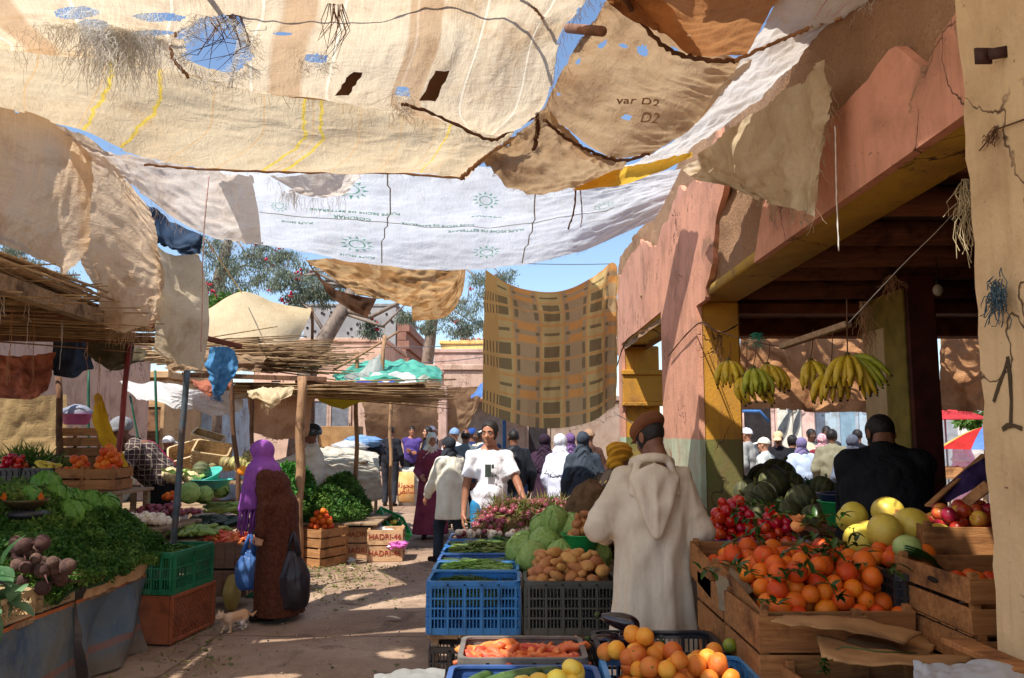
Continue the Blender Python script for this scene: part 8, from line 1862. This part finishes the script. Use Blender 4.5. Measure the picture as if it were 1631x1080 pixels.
for i,(rows,mt,lb_)in enumerate((([[at(270,566,11.2),at(340,548,11.3),at(420,556,11.4)],[at(262,574,10.4),at(335,562,10.3),at(425,570,10.5)],[at(268,594,10.2),at(335,588,10.1),at(415,590,10.3)]],TBR,'brown tarpaulin sagging over the untidy cane roof'),([[at(530,590,12.6),at(590,572,12.8),at(650,572,13),at(705,590,13.2)],[at(530,602,12),at(590,592,11.9),at(650,590,12.1),at(706,600,12.4)],[at(540,608,11.3),at(600,606,11.2),at(660,606,11.5),at(704,604,11.9)]],GT_,'bright green tarpaulin heaped on the middle cane roof'),([[at(575,595,11.6),at(620,592,11.6),at(662,598,11.7)],[at(572,606,11.1),at(620,608,11.1),at(665,606,11.3)]],M('white_plastic_cover',S(230,228,222),trans=.3),'white plastic bunched at the edge of the middle cane roof'),([[at(568,608,11.1),at(600,606,11.1),at(628,606,11.2)],[at(568,614,11.0),at(600,614,11.0),at(628,612,11.1)]],M('royal_tarp',S(50,90,190),trans=.2),'narrow strip of royal blue tarpaulin at the roof edge'),([[at(645,600,11.6),at(675,598,11.7),at(706,604,12)],[at(650,612,11.5),at(680,622,11.5),at(700,618,11.9)]],mB2,'ragged pale cloth hanging off the corner of the middle roof'))):
 mm=cloth(rows,80,40,.09,2.5,2.5,200+i,crease=.03,cf=7,torn=.02);canopy('roof_tarpaulin',mm,mt,lb_,'tarpaulins on the middle roof',fr='b' if i in(0,4)else None,L=.15)
m=MB();m.tube([at(608,640,12),at(610,560,12.1),at(613,535,12.2)],.03,8);m.tube([at(530,590,11.8),at(575,565,12),at(635,528,12.4)],.018,8);solo('roof_pole',m,POLEW,'crossed pale poles sticking up through the middle roof','pole','poles of the stalls')
bldg('brown-grey wall closing the alley below the plaid blanket',xa(745,24),xa(1010,24),24,26,2.6,plaster('umber_wall',S(160,140,122),S(150,128,110),1),[(xa(790,24),xa(806,24),0,2.1,'door',M('blue_curtain',S(70,120,170),S(50,96,150))),(xa(842,24),xa(872,24),0,2.2,'door',DOORD)])
# ---------- reed curtains beyond the arcade
mR=weave('rust_burlap',S(220,166,120),S(196,138,92),S(150,100,66),.35,sc=1.6,weft=.5)
for i,(x0,x1,Y,lb_)in enumerate(((1178,1412,9.4,'rusty burlap curtain hanging beyond the arcade behind the bananas'),(1496,1585,9.2,'rusty burlap curtain beyond the arcade right of the dark pier'))):
 mm=cloth([[at(x0,522,Y),at((x0+x1)/2,520,Y),at(x1,526,Y)],[at(x0,590,Y),at((x0+x1)/2,588,Y+.1),at(x1,590,Y)],[at(x0,652,Y),at((x0+x1)/2,655,Y),at(x1,658,Y)]],100,60,.06,3,3,300+i,crease=.04,cf=8,torn=.012);canopy('burlap_curtain',mm,mR,lb_,'curtains beyond the arcade',fr='b',L=.04)
canes('thin lattice of canes over the street beyond the arcade',(1.4,9.35,3.15),(.7,-.65,.28),(6.0,0,0),52,.9,1.5,9,r=.022,zj=.12,jit=.15,wild=.12)
canes('second lattice of canes crossing the first',(2.2,9.35,3.3),(.2,-1,.3),(5.4,0,0),20,.8,1.2,10,r=.02,zj=.12,jit=.5,name='cane_roof')
t=bldg('shop front beyond the arcade with fish painted on its white panel',xa(1180,18),xa(1300,18),18,22,3.4,plaster('rose_shop_wall',S(226,190,176),S(226,190,176),0),[(xa(1185,18),xa(1228,18),0,2.3,'shop_opening',DOORD)])
m=MB();m.bx(xa(1238,18),xa(1262,18),17.96,17.99,.6,2.4);m.bx(xa(1264,18),xa(1276,18),17.96,17.99,.6,2.4);t.part('white_panel',m,M('white_panel',S(226,222,206),S(206,200,180)),smooth=False)
m=MB()
for cx_,cy_,s_,a in((1246,683,1.0,1.15),(1269,672,.7,1.3)):
 c=at(cx_,cy_,17.93);ca,sa=math.cos(a),math.sin(a)
 fish=[(-.5,.0),(-.3,.07),(0,.09),(.25,.05),(.38,.02),(.55,.12),(.47,0),(.55,-.12),(.38,-.02),(.25,-.05),(0,-.09),(-.3,-.07)]
 m.prism([(p_*ca*s_-q_*sa*s_,p_*sa*s_+q_*ca*s_)for p_,q_ in fish],.008,lambda a_,b_,t_:c+Vector((a_,-t_,b_)))
t.part('painted_fish',m,M('fish_grey',S(90,94,96),S(60,62,66)),smooth=False)
bldg('pale blue washed wall beyond the arcade',xa(1302,18.5),xa(1460,18.5),18.6,22,3.4,BW,[(xa(1340,18.5),xa(1365,18.5),0,2.2,'door',M('blue_door',S(140,170,186)))]);bldg('white-washed shop wall far beyond the arcade on the right',xa(1462,26),xa(1640,26),26,30,3.2,plaster('white_shop',S(216,212,206),S(206,190,176),1),[(xa(1500,26),xa(1525,26),0,2.3,'door',M('grey_door',S(170,172,176)))])
def parasol(label,c,r,mats,h=.5,tilt=(0,0,0),n=8,name='parasol'):
 root=empty(name,(c[0],c[1],0),0,label,'parasol','parasols beyond the arcade');m=MB();P0=Vector((0,0,c[2]+h))
 for k in range(n):
  a0,a1=2*pi*k/n,2*pi*(k+1)/n;V=[]
  for i in range(6):
   t_=i/5;z=c[2]+h*(1-t_**1.3)
   for j in range(5):u=j/4;a=a0+(a1-a0)*u;rr_=r*t_*(1-.06*math.sin(pi*u)*t_);V.append((rr_*math.cos(a),rr_*math.sin(a),z-.04*math.sin(pi*u)*t_*0))
  m.add(V,[(i*5+j,i*5+j+1,i*5+6+j,i*5+5+j)for i in range(5)for j in range(4)],k%len(mats))
 m.build('canopy',mats,root);b=MB();b.tube([(0,0,0),(0,0,c[2]+h+.05)],.02,8);b.build('pole',SHUT,root)
 b=MB()
 for k in range(n):a=2*pi*k/n;b.tube([(0,0,c[2]+h*.98),(r*math.cos(a),r*math.sin(a),c[2]-.01)],.006,4)
 b.build('ribs',SHUT,root);return root
pc=at(1560,715,15.5);parasol('parasol with blue, yellow and red panels above the woman in pink',(pc.x+.1,15.5,pc.z),.85,[M('parasol_yellow',S(240,216,110),trans=.4),M('parasol_red',S(206,50,44),trans=.4),M('parasol_blue',S(110,150,216),trans=.4)],.42)
pc=at(1505,668,17);parasol('plain red parasol beside the dark pier',(pc.x,17,pc.z),.85,[M('parasol_plain_red',S(214,66,70),trans=.4)],.3)
wooden_crate('crate of eggs and fruit by the woman in pink',tuple(at(1515,760,15.5)),.5,.4,.2,0,WCRATE,1,'goods beyond the arcade',seed=7);bench('market table beside the woman in pink',at(1490,700,15.5).x,at(1560,700,15.5).x,15.3,15.8,at(1515,760,15.5).z-.005)
m=MB();m.tube([at(1180,655,16),at(1210,655,16),at(1225,672,16)],.03,8);solo('awning_arm',m,M('blue_iron',S(70,120,180)),'blue iron awning arm on the shop beyond the arcade','awning arm')
# ---------- trees
LEAF=herbmat('eucalyptus_leaf',(116,126,108),(84,98,82),(140,148,124));LEAF2=herbmat('bush_leaf',(96,130,50),(70,104,40));BARK=wood('gum_bark',S(150,132,116),S(110,94,82),ax=(5,5,1.2));FLOW=M('red_blossom',S(206,60,76),S(180,40,60),trans=.2)
def tree(label,trunk,clumps,seed,leafL=.14,mat=LEAF,flowers=0,name='eucalyptus_tree',nl=420,droop=1.2):
 rng=np.random.RandomState(seed);base=Vector(trunk[0][0]);t=Thing(name,label,'tree',tuple(base),'trees behind the stalls');m=MB()
 m.tube([p for p,r in trunk],[r for p,r in trunk],10);top=trunk[-1][0]
 for c,r in clumps:
  c=Vector(c);s=min((Vector(p)for p,_ in trunk[1:]),key=lambda q:(q-c).length);mid=s.lerp(c,.5)+Vector((0,0,.12*(c-s).length));m.tube([s,mid,c],[.05,.035,.012],6)
  for k in range(5):e=c+Vector(rng.normal(size=3))*r*.5;m.tube([c,e],[.014,.005],5)
 t.part('trunk',m,BARK);cr=MB()
 for c,r in clumps:
  c=np.array(c);nb=max(4,int(r*26))
  for k in range(nb):
   o_=rng.normal(size=3);o_/=np.linalg.norm(o_);b_=c+o_*r*rng.uniform(.25,1)**.7*np.array([1,1,.8]);n=int(nl/nb*(.5+rng.rand()));ln=r*.55*rng.uniform(.4,1.2)
   tt=rng.rand(n);P_=b_+np.stack([rng.normal(0,.07,n),rng.normal(0,.07,n),-tt*ln],1)*1.0+np.stack([rng.normal(0,.10,n)]*1+[rng.normal(0,.10,n),rng.normal(0,.05,n)],1);D=rng.normal(size=(n,3))*.5+np.array([0,0,-droop]);scatter_leaves(cr,P_,D,leafL,leafL*.22 if mat is LEAF else leafL*.5,rng,.1,.1)
 t.part('crown',cr,mat)
 if flowers:
  f=MB()
  for k in range(flowers):c,r=clumps[rng.randint(len(clumps))];q=Vector(c)+Vector(rng.normal(size=3))*r*.55;[f.ell(q+Vector(rng.normal(size=3))*.04,.035,6,4)for _ in range(5)]
  t.part('blossoms',f,FLOW)
 return t
A=lambda px,py,Y:tuple(at(px,py,Y))
def cl(px,py,Y,rpx):return(A(px,py,Y),rpx*Y/F)
tree('leaning eucalyptus with drooping grey-green leaves and red blossom behind the middle stall',[(A(470,690,20)[:2]+(0,),.30),(A(490,590,20),.24),(A(520,535,20),.2),(A(548,490,20),.17),(A(560,460,20.2),.12)],[cl(455,440,20.5,26),cl(485,430,21,30),cl(480,465,21,24),cl(520,465,21,26),cl(500,450,20.5,26),cl(545,440,21,30),cl(590,520,20,12),cl(470,475,20.6,18)],5,flowers=12,nl=700)
tree('eucalyptus crown hanging down at the left behind the drapes',[(A(300,690,26)[:2]+(0,),.3),(A(330,560,26),.25),(A(350,440,26),.2),(A(365,380,26),.14)],[cl(350,420,25,44),cl(395,410,25,44),cl(430,430,25,30),cl(330,465,25,34),cl(375,450,25,36),cl(420,400,25,36),cl(450,405,26,22),cl(345,385,25,36)],6,flowers=10,nl=950)
tree('eucalyptus branch hanging behind the plaid blanket with sparse leaves',[(A(660,690,30)[:2]+(0,),.3),(A(690,500,30),.2),(A(720,430,30),.15),(A(745,410,30),.1)],[cl(700,500,28,22),cl(745,480,28,30),cl(730,520,28,20),cl(765,450,28,30),cl(800,440,28,22),cl(755,515,28,18),cl(680,515,28,14),cl(650,500,28,12)],7,flowers=8,nl=900)
m=MB();m.tube([A(548,492,20),A(590,505,19.8),A(640,480,19.5)],[.09,.06,.05],8);m.tube([A(552,500,20),A(610,520,19.6),A(645,485,19.4)],[.05,.04,.02],8)
solo('bare_branch',m,BARK,'bare pale branches reaching right across the grey building','branch')
tree('yellow-green bush with red flowers behind the tent',[(A(345,690,18)[:2]+(0,),.12),(A(350,560,18),.1),(A(350,490,18),.06)],[cl(350,480,18,22),cl(372,478,18,16),cl(335,490,18,18),cl(365,490,18,18)],8,.16,LEAF2,14,name='flowering_bush',nl=900,droop=.3)
tree('green tree seen beyond the arcade above the striped parasol',[(A(1600,690,24)[:2]+(0,),.14),(A(1590,700,24),.1),(A(1585,680,24),.06)],[cl(1560,672,24,16),cl(1580,665,24,20),cl(1600,668,24,22),cl(1545,662,24,12)],9,.2,LEAF2,0,name='leafy_tree',nl=900,droop=.3)
tree('pale gum tree far left above the cane roof',[(A(60,690,26)[:2]+(0,),.2),(A(60,500,26),.14),(A(60,440,26),.08)],[cl(40,420,26,30),cl(75,440,26,22),cl(20,400,26,26),cl(100,440,26,20)],10,flowers=0,nl=700)
for i,(a,b,s)in enumerate(((at(340,545,24),at(1000,530,26),.3),(at(640,578,26),at(820,560,28),.1),(at(700,410,25),at(980,420,25),.1))):m=MB();m.tube(sagline(a,b,s),.012,4);solo('overhead_wire',m,M('wire_grey',S(90,92,96)),['thin wire crossing the sky behind the stalls','short wire above the pink house','wire crossing the sky behind the plaid blanket'][i],'wire','overhead wires')
